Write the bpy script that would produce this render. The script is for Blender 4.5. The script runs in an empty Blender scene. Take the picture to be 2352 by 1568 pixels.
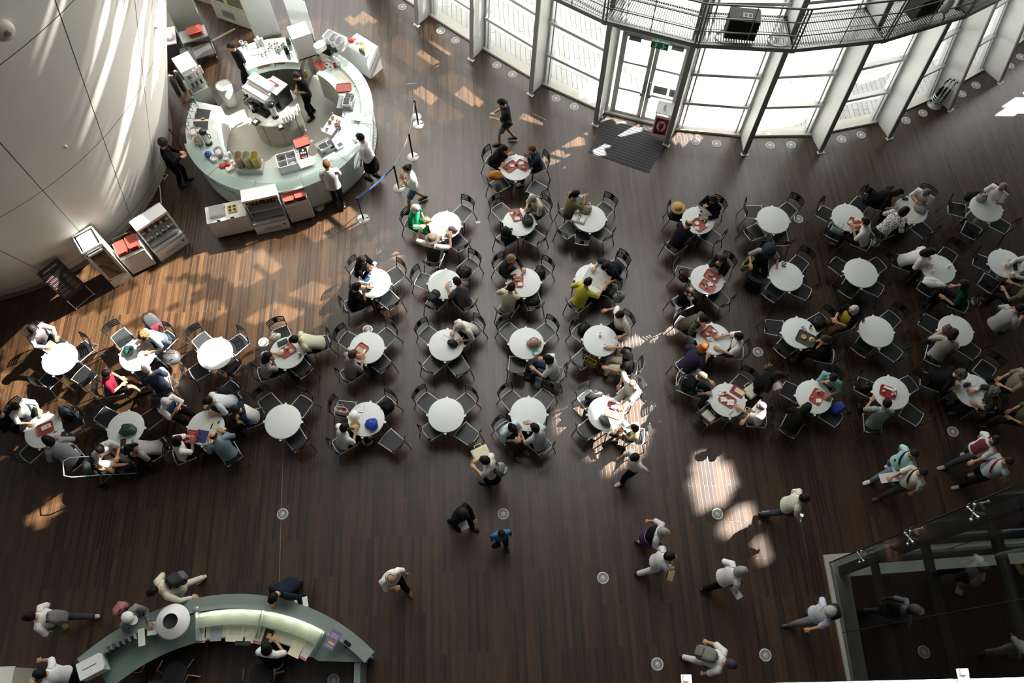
import bpy, math, random
from mathutils import Vector, Matrix
random.seed(7)
C = bpy.context.scene.collection
PI = math.pi
R = math.radians
# ------------------------------------------------------------------ camera survey
FOC, TILT, CAMZ = 1784.0, R(24.42), 16.91
CT, ST = math.cos(TILT), math.sin(TILT)
def at(u, v, z=0.0):
    """surveyed plan position of a point seen at (u, v) that lies z metres above the floor"""
    a, b = (u-1176)/FOC, (v-784)/FOC
    d = Vector((a, ST-b*CT, -CT-b*ST)); t = (z-CAMZ)/d.z
    return Vector((d.x*t, d.y*t, z))
def vec(*a): return Vector(a)
def lin(h):
    h = h.lstrip('#'); o = []
    for i in (0, 2, 4):
        c = int(h[i:i+2], 16)/255
        o.append(c/12.92 if c <= .04045 else ((c+.055)/1.055)**2.4)
    return tuple(o)+(1,)
# ------------------------------------------------------------------ materials
MATS = {}
def nodes(name):
    m = bpy.data.materials.new(name); m.use_nodes = True
    nt = m.node_tree; return m, nt, nt.nodes['Principled BSDF']
def mat(col, rough=.6, metal=0.0, var=.10, scale=9.0, spec=.5, name=None):
    """principled material with a fine procedural mottling of its colour"""
    key = (col, rough, metal, var, scale, spec)
    if key in MATS: return MATS[key]
    m, nt, b = nodes(name or 'surface_'+col.strip('#'))
    c = lin(col)
    n = nt.nodes.new('ShaderNodeTexNoise'); n.inputs['Scale'].default_value = scale; n.inputs['Detail'].default_value = 3
    t = nt.nodes.new('ShaderNodeTexCoord'); nt.links.new(t.outputs['Object'], n.inputs['Vector'])
    x = nt.nodes.new('ShaderNodeMix'); x.data_type = 'RGBA'
    x.inputs[6].default_value = tuple(v*(1-var) for v in c[:3])+(1,)
    x.inputs[7].default_value = tuple(min(1, v*(1+var)) for v in c[:3])+(1,)
    nt.links.new(n.outputs['Fac'], x.inputs[0]); nt.links.new(x.outputs[2], b.inputs['Base Color'])
    b.inputs['Roughness'].default_value = rough; b.inputs['Metallic'].default_value = metal
    b.inputs['Specular IOR Level'].default_value = spec
    MATS[key] = m; return m
def pattern(kind, c1, c2, scale=18.0, rough=.85):
    """striped / checked / flowery cloth"""
    key = (kind, c1, c2, scale)
    if key in MATS: return MATS[key]
    m, nt, b = nodes(kind+'_cloth'); L = nt.links
    t = nt.nodes.new('ShaderNodeTexCoord')
    x = nt.nodes.new('ShaderNodeMix'); x.data_type = 'RGBA'
    x.inputs[6].default_value = lin(c1); x.inputs[7].default_value = lin(c2)
    def wave(d, lo):
        w = nt.nodes.new('ShaderNodeTexWave'); w.bands_direction = d; w.inputs['Scale'].default_value = scale; w.inputs['Distortion'].default_value = .4
        L.new(t.outputs['Object'], w.inputs['Vector'])
        g = nt.nodes.new('ShaderNodeMath'); g.operation = 'GREATER_THAN'; g.inputs[1].default_value = lo; L.new(w.outputs['Fac'], g.inputs[0]); return g.outputs[0]
    if kind == 'striped': f = wave('Y', .5)
    elif kind in ('checked', 'plaid'):
        a_, b_ = wave('X', .8), wave('Y', .8)
        g = nt.nodes.new('ShaderNodeMath'); g.operation = 'MAXIMUM'; L.new(a_, g.inputs[0]); L.new(b_, g.inputs[1]); f = g.outputs[0]
    elif kind == 'printed':
        w = nt.nodes.new('ShaderNodeTexBrick'); w.inputs['Scale'].default_value = scale; w.inputs['Brick Width'].default_value = .9; w.inputs['Row Height'].default_value = .22; w.inputs['Mortar Size'].default_value = .06
        L.new(t.outputs['Object'], w.inputs['Vector']); f = w.outputs['Fac']
    else:
        w = nt.nodes.new('ShaderNodeTexVoronoi'); w.inputs['Scale'].default_value = scale*2
        L.new(t.outputs['Object'], w.inputs['Vector'])
        g = nt.nodes.new('ShaderNodeMath'); g.operation = 'GREATER_THAN'; g.inputs[1].default_value = .38; L.new(w.outputs['Distance'], g.inputs[0]); f = g.outputs[0]
    L.new(f, x.inputs[0]); L.new(x.outputs[2], b.inputs['Base Color']); b.inputs['Roughness'].default_value = rough
    MATS[key] = m; return m
def glassy(name, tint='#ffffff', gloss=.12, rough=.03, frost=0.0, frostcol='#cfe0dc'):
    """thin architectural glass: see-through, a little mirror, optionally frosted"""
    m = bpy.data.materials.new(name); m.use_nodes = True; nt = m.node_tree; nt.nodes.clear(); L = nt.links
    o = nt.nodes.new('ShaderNodeOutputMaterial')
    tr = nt.nodes.new('ShaderNodeBsdfTransparent'); tr.inputs[0].default_value = lin(tint)
    gl = nt.nodes.new('ShaderNodeBsdfGlossy'); gl.inputs['Roughness'].default_value = rough
    lw = nt.nodes.new('ShaderNodeFresnel'); lw.inputs['IOR'].default_value = 1.45
    k = nt.nodes.new('ShaderNodeMath'); k.operation = 'MULTIPLY_ADD'; k.inputs[1].default_value = 1.0; k.inputs[2].default_value = gloss*.3
    L.new(lw.outputs[0], k.inputs[0])
    mx = nt.nodes.new('ShaderNodeMixShader'); L.new(k.outputs[0], mx.inputs[0]); L.new(tr.outputs[0], mx.inputs[1]); L.new(gl.outputs[0], mx.inputs[2])
    out = mx.outputs[0]
    if frost:
        d = nt.nodes.new('ShaderNodeBsdfDiffuse'); d.inputs[0].default_value = lin(frostcol)
        tl = nt.nodes.new('ShaderNodeBsdfTranslucent'); tl.inputs[0].default_value = lin(frostcol)
        n = nt.nodes.new('ShaderNodeTexNoise'); n.inputs['Scale'].default_value = 6
        m2 = nt.nodes.new('ShaderNodeMixShader'); m2.inputs[0].default_value = .4; L.new(d.outputs[0], m2.inputs[1]); L.new(tl.outputs[0], m2.inputs[2])
        f = nt.nodes.new('ShaderNodeMath'); f.operation = 'MULTIPLY_ADD'; f.inputs[1].default_value = .12; f.inputs[2].default_value = frost-.06; L.new(n.outputs['Fac'], f.inputs[0])
        m3 = nt.nodes.new('ShaderNodeMixShader'); L.new(f.outputs[0], m3.inputs[0]); L.new(out, m3.inputs[1]); L.new(m2.outputs[0], m3.inputs[2]); out = m3.outputs[0]
    L.new(out, o.inputs[0]); return m
def planks(name, c1, c2, gap, rowh, length, rough, spec, yaw, mortar, tintnoise=.35):
    m, nt, b = nodes(name); L = nt.links
    t = nt.nodes.new('ShaderNodeTexCoord'); mp = nt.nodes.new('ShaderNodeMapping'); mp.inputs['Rotation'].default_value = (0, 0, PI/2+yaw)
    L.new(t.outputs['Object'], mp.inputs[0])
    br = nt.nodes.new('ShaderNodeTexBrick'); L.new(mp.outputs[0], br.inputs['Vector'])
    br.inputs['Color1'].default_value = lin(c1); br.inputs['Color2'].default_value = lin(c2); br.inputs['Mortar'].default_value = lin(gap)
    br.inputs['Scale'].default_value = 1; br.inputs['Brick Width'].default_value = length; br.inputs['Row Height'].default_value = rowh
    br.inputs['Mortar Size'].default_value = mortar; br.inputs['Mortar Smooth'].default_value = .2; br.inputs['Bias'].default_value = -.1
    mp2 = nt.nodes.new('ShaderNodeMapping'); mp2.inputs['Scale'].default_value = (1.2, 26, 1); L.new(mp.outputs[0], mp2.inputs[0])
    n = nt.nodes.new('ShaderNodeTexNoise'); n.inputs['Scale'].default_value = 1.4; n.inputs['Detail'].default_value = 6; L.new(mp2.outputs[0], n.inputs['Vector'])
    mx = nt.nodes.new('ShaderNodeMix'); mx.data_type = 'RGBA'; mx.blend_type = 'MULTIPLY'; mx.inputs[0].default_value = 1
    cr = nt.nodes.new('ShaderNodeMapRange'); cr.inputs[1].default_value = .3; cr.inputs[2].default_value = .7; cr.inputs[3].default_value = 1-tintnoise; cr.inputs[4].default_value = 1+tintnoise
    L.new(n.outputs['Fac'], cr.inputs[0]); L.new(br.outputs['Color'], mx.inputs[6]); L.new(cr.outputs[0], mx.inputs[7])
    L.new(mx.outputs[2], b.inputs['Base Color']); b.inputs['Roughness'].default_value = rough; b.inputs['Specular IOR Level'].default_value = spec
    bp = nt.nodes.new('ShaderNodeBump'); bp.inputs['Strength'].default_value = .25; bp.inputs['Distance'].default_value = .004; bp.invert = True
    L.new(br.outputs['Fac'], bp.inputs['Height']); L.new(bp.outputs[0], b.inputs['Normal'])
    return m
def emis(col, k):
    key = ('e', col, k)
    if key in MATS: return MATS[key]
    m, nt, b = nodes('lamp_glow'); b.inputs['Emission Color'].default_value = lin(col); b.inputs['Emission Strength'].default_value = k
    b.inputs['Base Color'].default_value = lin(col); MATS[key] = m; return m
WHITE = mat('#f2f3f1', .45, var=.02); STEEL = mat('#c9cccb', .32, .9, .05); DARKMET = mat('#2a2b2c', .35, .6, .08)
BLACK = mat('#0d0d0e', .45, var=.15); BLACKGLOSS = mat('#101112', .25, var=.1, name='black_lacquer'); PAPER = mat('#f4f3ec', .8, var=.03)
REDTRAY = mat('#ac5145', .45, var=.06); GREY = mat('#8d8f8e', .6); LGREY = mat('#c4c6c4', .55, var=.04); WOODWHITE = mat('#e9e8e2', .5, var=.03)
TABLETOP = mat('#e4e9e7', .42, var=.025, scale=60, name='white_laminate'); GLASS = glassy('clear_pane'); SKIN = mat('#c99a78', .6, var=.06, name='skin_tone')
CUPW = mat('#f7f7f3', .5, var=.02); CLEAR = glassy('clear_plastic', '#f6f8f7', .15, .15, .38, '#ffffff'); GREENGL = glassy('green_tinted_glass', '#e1f1eb', .25, .06, .55, '#c6dbd4')
# ------------------------------------------------------------------ mesh builder
class MB:
    def __init__(s): s.v = []; s.f = []; s.m = []; s.sm = []; s.xf = None; s.mi = 0
    def add(s, vs, fs, sm=False):
        k = len(s.v)
        s.v += [tuple(s.xf @ Vector(p)) if s.xf else tuple(p) for p in vs]
        s.f += [tuple(i+k for i in f) for f in fs]; s.m += [s.mi]*len(fs); s.sm += [sm]*len(fs); return s
    def box(s, cx, cy, z0, sx, sy, sz, rz=0, taper=1.0):
        c, n = math.cos(rz), math.sin(rz); vs = []
        for z, k in ((z0, 1), (z0+sz, taper)):
            for a, b in ((-1, -1), (1, -1), (1, 1), (-1, 1)):
                x, y = a*sx/2*k, b*sy/2*k; vs.append((cx+x*c-y*n, cy+x*n+y*c, z))
        return s.add(vs, [(3, 2, 1, 0), (4, 5, 6, 7)]+[(i, (i+1) % 4, 4+(i+1) % 4, 4+i) for i in range(4)])
    def prism(s, poly, z0, z1, poly2=None):
        n = len(poly); p2 = poly2 or poly
        vs = [(p[0], p[1], z0) for p in poly]+[(p[0], p[1], z1) for p in p2]
        return s.add(vs, [tuple(range(n-1, -1, -1)), tuple(range(n, 2*n))]+[(i, (i+1) % n, n+(i+1) % n, n+i) for i in range(n)])
    def loft(s, rings, cap=True, sm=True, closed=True):
        n = len(rings[0]); vs = [p for r in rings for p in r]; fs = []
        for k in range(len(rings)-1):
            for i in range(n if closed else n-1): fs.append((k*n+i, k*n+(i+1) % n, (k+1)*n+(i+1) % n, (k+1)*n+i))
        s.add(vs, fs, sm)
        if cap and closed:
            s.add(rings[0], [tuple(range(n-1, -1, -1))], sm); s.add(rings[-1], [tuple(range(n))], sm)
        return s
    def lathe(s, prof, n=24, c=(0, 0, 0), cap=True, sx=1, sy=1):
        return s.loft([[(c[0]+r*sx*math.cos(2*PI*i/n), c[1]+r*sy*math.sin(2*PI*i/n), c[2]+z) for i in range(n)] for r, z in prof], cap)
    def tube(s, pts, r, n=8, cap=True):
        pts = [Vector(p) for p in pts]; rs = r if isinstance(r, (list, tuple)) else [r]*len(pts); rings = []
        up = None
        for i, p in enumerate(pts):
            d = (pts[min(i+1, len(pts)-1)]-pts[max(i-1, 0)])
            d = d.normalized() if d.length > 1e-9 else Vector((0, 0, 1))
            if up is None: up = Vector((0, 0, 1)) if abs(d.z) < .9 else Vector((1, 0, 0))
            x = d.cross(up).normalized(); up = x.cross(d).normalized()
            rings.append([tuple(p+x*rs[i]*math.cos(2*PI*k/n)+up*rs[i]*math.sin(2*PI*k/n)) for k in range(n)])
        return s.loft(rings, cap)
    def ell(s, c, rx, ry, rz, nu=14, nv=9, M=None, keep=None):
        vs = []; fs = []
        for j in range(nv+1):
            t = PI*j/nv
            for i in range(nu):
                p = Vector((math.sin(t)*math.cos(2*PI*i/nu), math.sin(t)*math.sin(2*PI*i/nu), math.cos(t)))
                vs.append(p)
        for j in range(nv):
            for i in range(nu):
                f = (j*nu+i, (j+1)*nu+i, (j+1)*nu+(i+1) % nu, j*nu+(i+1) % nu)
                if keep is None or keep(sum((vs[k] for k in f), Vector())/4): fs.append(f)
        out = []
        for p in vs:
            q = Vector((p.x*rx, p.y*ry, p.z*rz)); q = M @ q if M else q; out.append(tuple(q+Vector(c)))
        return s.add(out, fs, True)
    def blob(s, c, rx, ry, rz, amp=.15, seed=0, nu=16, nv=10, flat=True):
        """a soft lumpy volume (cloth, bag) with a flattened underside"""
        rnd = random.Random(seed); ph = [rnd.uniform(0, 6.28) for _ in range(6)]; rings = []
        for j in range(nv+1):
            t = PI*j/nv; ring = []
            for i in range(nu):
                a = 2*PI*i/nu
                k = 1+amp*(.5*math.sin(3*a+ph[0]+2*t)+.35*math.sin(5*a+ph[1]-3*t)+.3*math.sin(2*a+ph[2]+4*t))
                x, y, z = math.sin(t)*math.cos(a)*k*rx, math.sin(t)*math.sin(a)*k*ry, -math.cos(t)*rz*(1+amp*.4*math.sin(2*a+ph[3]))
                if flat: z = max(z, -rz*.75)
                ring.append((c[0]+x, c[1]+y, c[2]+z))
            rings.append(ring)
        return s.loft(rings)
    def build(s, name, mats, parent=None, loc=(0, 0, 0), rz=0):
        me = bpy.data.meshes.new(name); me.from_pydata(s.v, [], s.f)
        for m in (mats if isinstance(mats, (list, tuple)) else [mats]): me.materials.append(m)
        me.polygons.foreach_set('material_index', s.m); me.polygons.foreach_set('use_smooth', s.sm); me.update()
        return link(name, me, parent, loc, rz)
def link(name, data, parent=None, loc=(0, 0, 0), rz=0):
    o = bpy.data.objects.new(name, data); C.objects.link(o); o.location = loc; o.rotation_euler = (0, 0, rz)
    if parent: o.parent = parent
    return o
def tag(o, label, cat, group=None, kind=None):
    if label: o['label'] = label
    if cat: o['category'] = cat
    if group: o['group'] = group
    if kind: o['kind'] = kind
    return o
def thing(name, label, cat, loc=(0, 0, 0), rz=0, group=None): return tag(link(name, None, None, loc, rz), label, cat, group)
KIDS = {}
def dup(src, label, loc, rz, group=None, sc=None):
    o = src.copy(); C.objects.link(o); o.location = loc; o.rotation_euler = (0, 0, rz); o['label'] = label
    if group: o['group'] = group
    if sc: o.scale = (sc,)*3
    for ch in src.children:
        c = ch.copy(); C.objects.link(c); c.parent = o
        for g in ch.children:
            d = g.copy(); C.objects.link(d); d.parent = c
    return o
TXT = []
def text(parent, body, size, loc, rot, m, depth=.001, align='CENTER'):
    cu = bpy.data.curves.new('lettering', 'FONT'); cu.body = body; cu.size = size; cu.extrude = depth; cu.align_x = align; cu.align_y = 'CENTER'; cu.resolution_u = 2
    t = bpy.data.objects.new('letters', cu); C.objects.link(t); TXT.append((t, parent, loc, rot, m))
def finish_text():
    bpy.context.view_layer.update(); dg = bpy.context.evaluated_depsgraph_get()
    for t, parent, loc, rot, m in TXT:
        me = bpy.data.meshes.new_from_object(t.evaluated_get(dg)); me.name = 'lettering'; me.materials.clear(); me.materials.append(m)
        o = link('lettering', me, parent, loc); o.rotation_euler = rot; cu = t.data; bpy.data.objects.remove(t); bpy.data.curves.remove(cu)
def rrect(w, h, r, n=4):
    o = []
    for cx, cy, a0 in ((w/2-r, h/2-r, 0), (-w/2+r, h/2-r, 90), (-w/2+r, -h/2+r, 180), (w/2-r, -h/2+r, 270)):
        for k in range(n+1):
            a = R(a0+90*k/n); o.append((cx+r*math.cos(a), cy+r*math.sin(a)))
    return o
def ang(deg): return R(deg-90)      # heading (0 right, 90 away from the camera) -> z rotation of a thing that faces +Y
SUN_E, SKY_E, SCREEN_K, DESK_W, EXPO = 38.0, 2.6, .46, 1.3, 0.18
HALF_T, SOFT_T = .32, .15
# ------------------------------------------------------------------ the setting
S = 'structure'
FLOORM = planks('dark_strip_floor', '#291a0d', '#4b341e', '#3b3027', .085, 1.6, .30, .8, R(-2.5), .006)
DECKM = planks('pale_deck', '#b9bab6', '#cbccc8', '#7b7c7a', .14, 2.2, .7, .3, R(-2.5), .008, .08)
TIP = [vec(-4.45, 19.25, 0)]+[at(*q) for q in [(957, 58), (1082, 137), (1218, 217), (1367, 287), (1530, 333), (1710, 355), (1885, 350), (2043, 318), (2183, 253), (2298, 190)]]+[vec(15.3, 16.9, 0)]
GLF = [vec(-4.0, 19.7, 0)]+[at(*q) for q in [(990, 30), (1112, 107), (1248, 188), (1390, 252), (1552, 292), (1702, 307), (1862, 305), (2013, 275), (2140, 220), (2255, 155)]]+[vec(14.9, 17.45, 0)]
NRM = [(g-t).normalized() for g, t in zip(GLF, TIP)]
LEAN = [.1, .1, .09, .07, 0, -.02, .03, .08, .11, .2, .25, .25]
def fac(i, z, out=0.0): return GLF[i]+NRM[i]*(LEAN[i]*z+out)+vec(0, 0, z)
PIT = [(6.93, -4), (7.08, 2.25), (16, 2.9)]
fl = MB(); fl.add([(-20, -4, 0), PIT[0]+(0,), PIT[1]+(0,), PIT[2]+(0,), (22, 2.9, 0), (22, 17.5, 0)]+[tuple(p) for p in reversed(GLF)]+[(-4.2, 23, 0), (-20, 23, 0)], [tuple(range(8+len(GLF)))])
tag(fl.build('floor', FLOORM), 'dark brown narrow strip wooden floor of the hall', 'floor', kind=S)
dk = MB(); dk.add([tuple(p-vec(0, 0, .015)) for p in GLF]+[(22, 17.5, -.015), (40, 60, -.015), (-30, 60, -.015), (-4.2, 23, -.015)], [tuple(range(4+len(GLF)))])
tag(dk.build('terrace_floor', DECKM), 'pale sunlit plank deck outside the glass wall', 'terrace', kind=S)
# fins, bays and catwalk of the glass wall
FINM = mat('#f6f7f4', .5, var=.02); EDGEM = mat('#9a9c99', .5, .2, .03); FRAMEM = mat('#dfe3e1', .4, .2, .03); SILLM = mat('#d9d7cc', .7, var=.05)
for i in range(len(TIP)):
    m = MB(); n = NRM[i]; s_ = vec(-n.y, n.x, 0)*.022
    rings = []
    for z in (0, 6.2):
        o = n*(LEAN[i]*z)+vec(0, 0, z); a, b = TIP[i]+n*.02+o, GLF[i]+n*.22+o
        rings.append([tuple(a-s_), tuple(b-s_), tuple(b+s_), tuple(a+s_)])
    m.loft(rings, sm=False); m.mi = 1; rings = []; w = vec(-n.y, n.x, 0)*.065
    for z in (0, 6.2):
        o = n*(LEAN[i]*z)+vec(0, 0, z); a = TIP[i]+o
        rings.append([tuple(a-w), tuple(a+n*.03-w), tuple(a+n*.03+w), tuple(a+w)])
    m.loft(rings, sm=False); m.mi = 0
    p = TIP[i]; m.box(p.x, p.y, 0, .2, .1, .015, math.atan2(n.y, n.x)-PI/2)
    tag(m.build('trim_%d' % (i+1), [FINM, EDGEM]), None, None, kind=S)
TRANS = [1.05, 2.1, 3.15, 4.3, 5.3]
def bar(m, a, b, h, d, off):
    """a level bar from a to b, h high and d deep, shifted along its outward normal"""
    t = (b-a).normalized(); n = vec(t.y, -t.x, 0); n = -n if n.y < 0 else n
    p = a+n*off; q = b+n*off
    m.loft([[tuple(p+n*x+vec(0, 0, z)) for x, z in ((-d/2, -h/2), (d/2, -h/2), (d/2, h/2), (-d/2, h/2))], [tuple(q+n*x+vec(0, 0, z)) for x, z in ((-d/2, -h/2), (d/2, -h/2), (d/2, h/2), (-d/2, h/2))]], sm=False)
LOUVM = mat('#fbfbf8', .5, var=.01)
for i in range(len(TIP)-1):
    door = i == 4
    w = tag(link('window_%d' % (i+1), None), None, None, kind=S)
    fr = MB()
    for k in (i, i+1):
        sgn = 1 if k == i else -1
        t = (GLF[i+1]-GLF[i]).normalized()*sgn
        for off in (.06, .17):
            fr.loft([[tuple(fac(k, z)+t*(off+dx)+NRM[k]*dy) for dx, dy in ((-.02, -.05), (.02, -.05), (.02, .05), (-.02, .05))] for z in (.06, 5.4)], sm=False)
    for z in TRANS:
        if door and z < 2.9: continue
        bar(fr, fac(i, z), fac(i+1, z), .09, .13, -.02)
    if door: bar(fr, fac(i, 2.98), fac(i+1, 2.98), .16, .12, 0)
    fr.build('frame', FRAMEM, w)
    sl = MB(); bar(sl, fac(i, .03), fac(i+1, .03), .07, .30, .03); sl.build('sill', SILLM, w)
    g = MB(); z0 = 2.98 if door else .08
    g.add([tuple(fac(i, z0, .02)), tuple(fac(i+1, z0, .02)), tuple(fac(i+1, 5.4, .02)), tuple(fac(i, 5.4, .02))], [(0, 1, 2, 3)]); g.build('pane', GLASS, w)
    lv = MB()
    for z in (.52, 1.57, 2.62, 3.7, 4.8): bar(lv, fac(i, z, .3), fac(i+1, z, .3), .012, .11, 0)
    lv.build('louver', LOUVM, w)
# the double door in the fifth bay
dr = tag(link('door_1', None), None, None, kind=S)
DW = (fac(5, 0)-fac(4, 0)); DX = DW.normalized(); DN = vec(DX.y, -DX.x, 0); DN = DN if DN.y > 0 else -DN
DL = DW.length; d0, d1 = .17, DL-.17; mid = (d0+d1)/2
def dpt(x, z, y=0.0): return fac(4, 0)+DX*x+DN*y+vec(0, 0, z)
def dbox(m, x0, x1, z0, z1, y0, y1):
    m.loft([[tuple(dpt(x0, z, y)) for y, z in ((y0, z0), (y1, z0), (y1, z1), (y0, z1))], [tuple(dpt(x1, z, y)) for y, z in ((y0, z0), (y1, z0), (y1, z1), (y0, z1))]], sm=False)
DOORM = mat('#d9dcda', .45, .2, .03)
for a, b in ((d0, mid-.01), (mid+.01, d1)):
    m = MB()
    dbox(m, a, a+.1, .02, 2.88, -.04, .03); dbox(m, b-.1, b, .02, 2.88, -.04, .03); dbox(m, a, b, 2.76, 2.88, -.04, .03); dbox(m, a, b, .02, .14, -.04, .03)
    for z in (.98, 1.92): dbox(m, a, b, z-.03, z+.03, -.04, .03)
    lf = m.build('door_leaf', DOORM, dr)
    g = MB(); g.add([tuple(dpt(a, .1)), tuple(dpt(b, .1)), tuple(dpt(b, 2.8)), tuple(dpt(a, 2.8))], [(0, 1, 2, 3)]); g.build('pane', GLASS, lf)
    h = MB(); hx = b-.05 if a == d0 else a+.05; dbox(h, hx-.02, hx+.02, .98, 1.5, -.11, -.07); dbox(h, hx-.09 if a == d0 else hx-.02, hx+.02 if a == d0 else hx+.09, .9, 1.02, -.07, -.04); h.build('handle', STEEL, lf)
    c = MB(); cx = a+.15 if a == d0 else b-.45; dbox(c, cx, cx+.3, 2.72, 2.8, -.11, -.04); c.build('closer', GREY, lf)
    if a != d0:
        for k, x in enumerate((a+.16, a+.58)):
            p = MB(); dbox(p, x, x+.36, 1.08, 1.34, -.012, -.004); p.mi = 1
            for j in range(4): dbox(p, x+.05, x+.31-(j % 2)*.06, 1.12+j*.04, 1.13+j*.04, -.015, -.012)
            p.mi = 2
            if k: p.add([tuple(dpt(x+.15, 1.27, -.016)), tuple(dpt(x+.21, 1.27, -.016)), tuple(dpt(x+.18, 1.32, -.016))], [(0, 1, 2)])
            else: dbox(p, x+.06, x+.2, 1.27, 1.32, -.016, -.012)
            o = p.build('notice', [mat('#a7a7a5', .7), mat('#5a5a5a', .7), mat('#d9b23a' if k else '#b7a0a3', .7)], lf)
ex = thing('exit_sign', 'green emergency exit sign hanging over the double glass door', 'sign', dpt(mid+.1, 3.0, -.34))
exz = math.atan2(DX.y, DX.x)
m = MB(); m.box(0, 0, -.1, .42, .06, .2, exz); m.build('sign_box', mat('#2f8a5b', .4), ex)
m = MB()
for k in (-1, 1):
    c_, s_ = math.cos(exz), math.sin(exz)
    for (x, z, w, h) in ((.09*k, .05, .035, .035), (.09*k, -.02, .03, .09), (.09*k-.03, -.06, .07, .02), (.09*k+.03, 0, .06, .02)):
        m.box(x*c_-(-.034)*s_, x*s_+(-.034)*c_, z-h/2, w, .008, h, exz)
m.build('pictogram', WHITE, ex)
m = MB(); m.tube([(0, 0, .1), (0, 0, .85)], .008); m.build('hanger', STEEL, ex)
# catwalk of steel grating hung along the glass
CWX = [(1100, -95), (1240, -22), (1388, 48), (1600, 102), (1822, 114), (2033, 91), (2219, 35), (2380, -45)]
CW = [at(u, v, 4.0) for u, v in CWX]
cwk = thing('catwalk', 'grey steel grating catwalk with railing hung along the upper glass wall', 'catwalk')
CWM = mat('#8e9290', .4, .7, .05)
def off(i, d):
    a = CW[min(i+1, len(CW)-1)]-CW[max(i-1, 0)]; n = vec(-a.y, a.x, 0).normalized(); return CW[i]+n*d
for i in range(len(CW)-1):
    a0, a1, b0, b1 = CW[i], CW[i+1], off(i, 1.0), off(i+1, 1.0); g = MB(); n = int((a1-a0).length/.058)
    for k in range(n+1):
        t = k/n; p, q = a0.lerp(a1, t), b0.lerp(b1, t)
        tt = (a1-a0).normalized()*.011
        g.loft([[tuple(p-tt+vec(0, 0, -.03)), tuple(p+tt+vec(0, 0, -.03)), tuple(p+tt), tuple(p-tt)], [tuple(q-tt+vec(0, 0, -.03)), tuple(q+tt+vec(0, 0, -.03)), tuple(q+tt), tuple(q-tt)]], sm=False)
    for t in (.0, .1, .5, .9, 1): bar(g, a0.lerp(b0, t)-vec(0, 0, .02), a1.lerp(b1, t)-vec(0, 0, .02), .05 if t in (0, 1) else .02, .03 if t in (0, 1) else .012, 0)
    g.build('grating', CWM, cwk)
    r = MB()
    for h in (.38, .74, 1.1): r.tube([a0+vec(0, 0, h), a1+vec(0, 0, h)], .024 if h > 1 else .016, 6)
    r.tube([a0.lerp(a1, .5), a0.lerp(a1, .5)+vec(0, 0, 1.1)], .012, 6)
    bar(r, a0-vec(0, 0, .02), a1-vec(0, 0, .02), .11, .05, 0)
    r.build('railing', CWM, cwk)
for i in range(len(CW)):
    p = MB()
    for e in (-.04, .04):
        t = (off(i, 1)-CW[i]); t = vec(t.y, -t.x, 0).normalized()*e; p.tube([CW[i]+t-vec(0, 0, .1), CW[i]+t+vec(0, 0, 1.1)], .022, 6)
    p.tube([CW[i]-vec(0, 0, .08), off(i, 1)-vec(0, 0, .08)], .04, 6); p.build('post', CWM, cwk)
def speaker(u, v, lab, rz):
    p = at(u, v, 4.02); o = thing('loudspeaker', lab, 'speaker', p, rz)
    m = MB(); m.box(0, 0, 0, .66, .4, .52); m.build('cabinet', mat('#3b3c3c', .6), o)
    m = MB(); m.box(0, -.205, .03, .6, .02, .46); m.build('grille', mat('#090909', .8), o)
    m = MB(); m.box(.05, -.02, .52, .2, .13, .006); m.mi = 1; m.box(.01, -.02, .523, .06, .09, .006); m.box(.1, -.02, .523, .06, .09, .006); m.build('carry_handle', [LGREY, BLACK], o)
speaker(1698, 76, 'black loudspeaker box standing on the catwalk among white cables', R(-8))
speaker(2112, 26, 'black loudspeaker at the catwalk bend, beside the small spotlight', R(25))
for k, (u, v, lab) in enumerate([(1655, 88, 'coil of white cable on the catwalk left of the loudspeaker'), (1775, 95, 'coil of white cable on the catwalk right of the loudspeaker')]):
    m = MB()
    for j in range(7): r = .14+.018*j; m.tube([(r*math.cos(a*.42)+.02*j, r*.8*math.sin(a*.42), .012+.006*j) for a in range(16)], .007, 5)
    tag(m.build('cable_coil', WHITE, None, at(u, v, 4.0)), lab, 'cable', 'coils of cable')
sp = thing('spotlight', 'small white cylinder spotlight on the catwalk railing at upper right', 'lamp', at(2168, 26, 4.35), R(20))
m = MB(); m.lathe([(.085, 0), (.09, .02), (.09, .3), (.075, .32)], 20); m.build('housing', LGREY, sp); m = MB(); m.lathe([(.07, .315), (.07, .325)], 20); m.build('cap', GREY, sp)
m = MB(); m.tube([(0, 0, 0), (0, -.1, -.1), (.0, -.1, -.2)], .02); m.build('bracket', GREY, sp)
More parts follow.
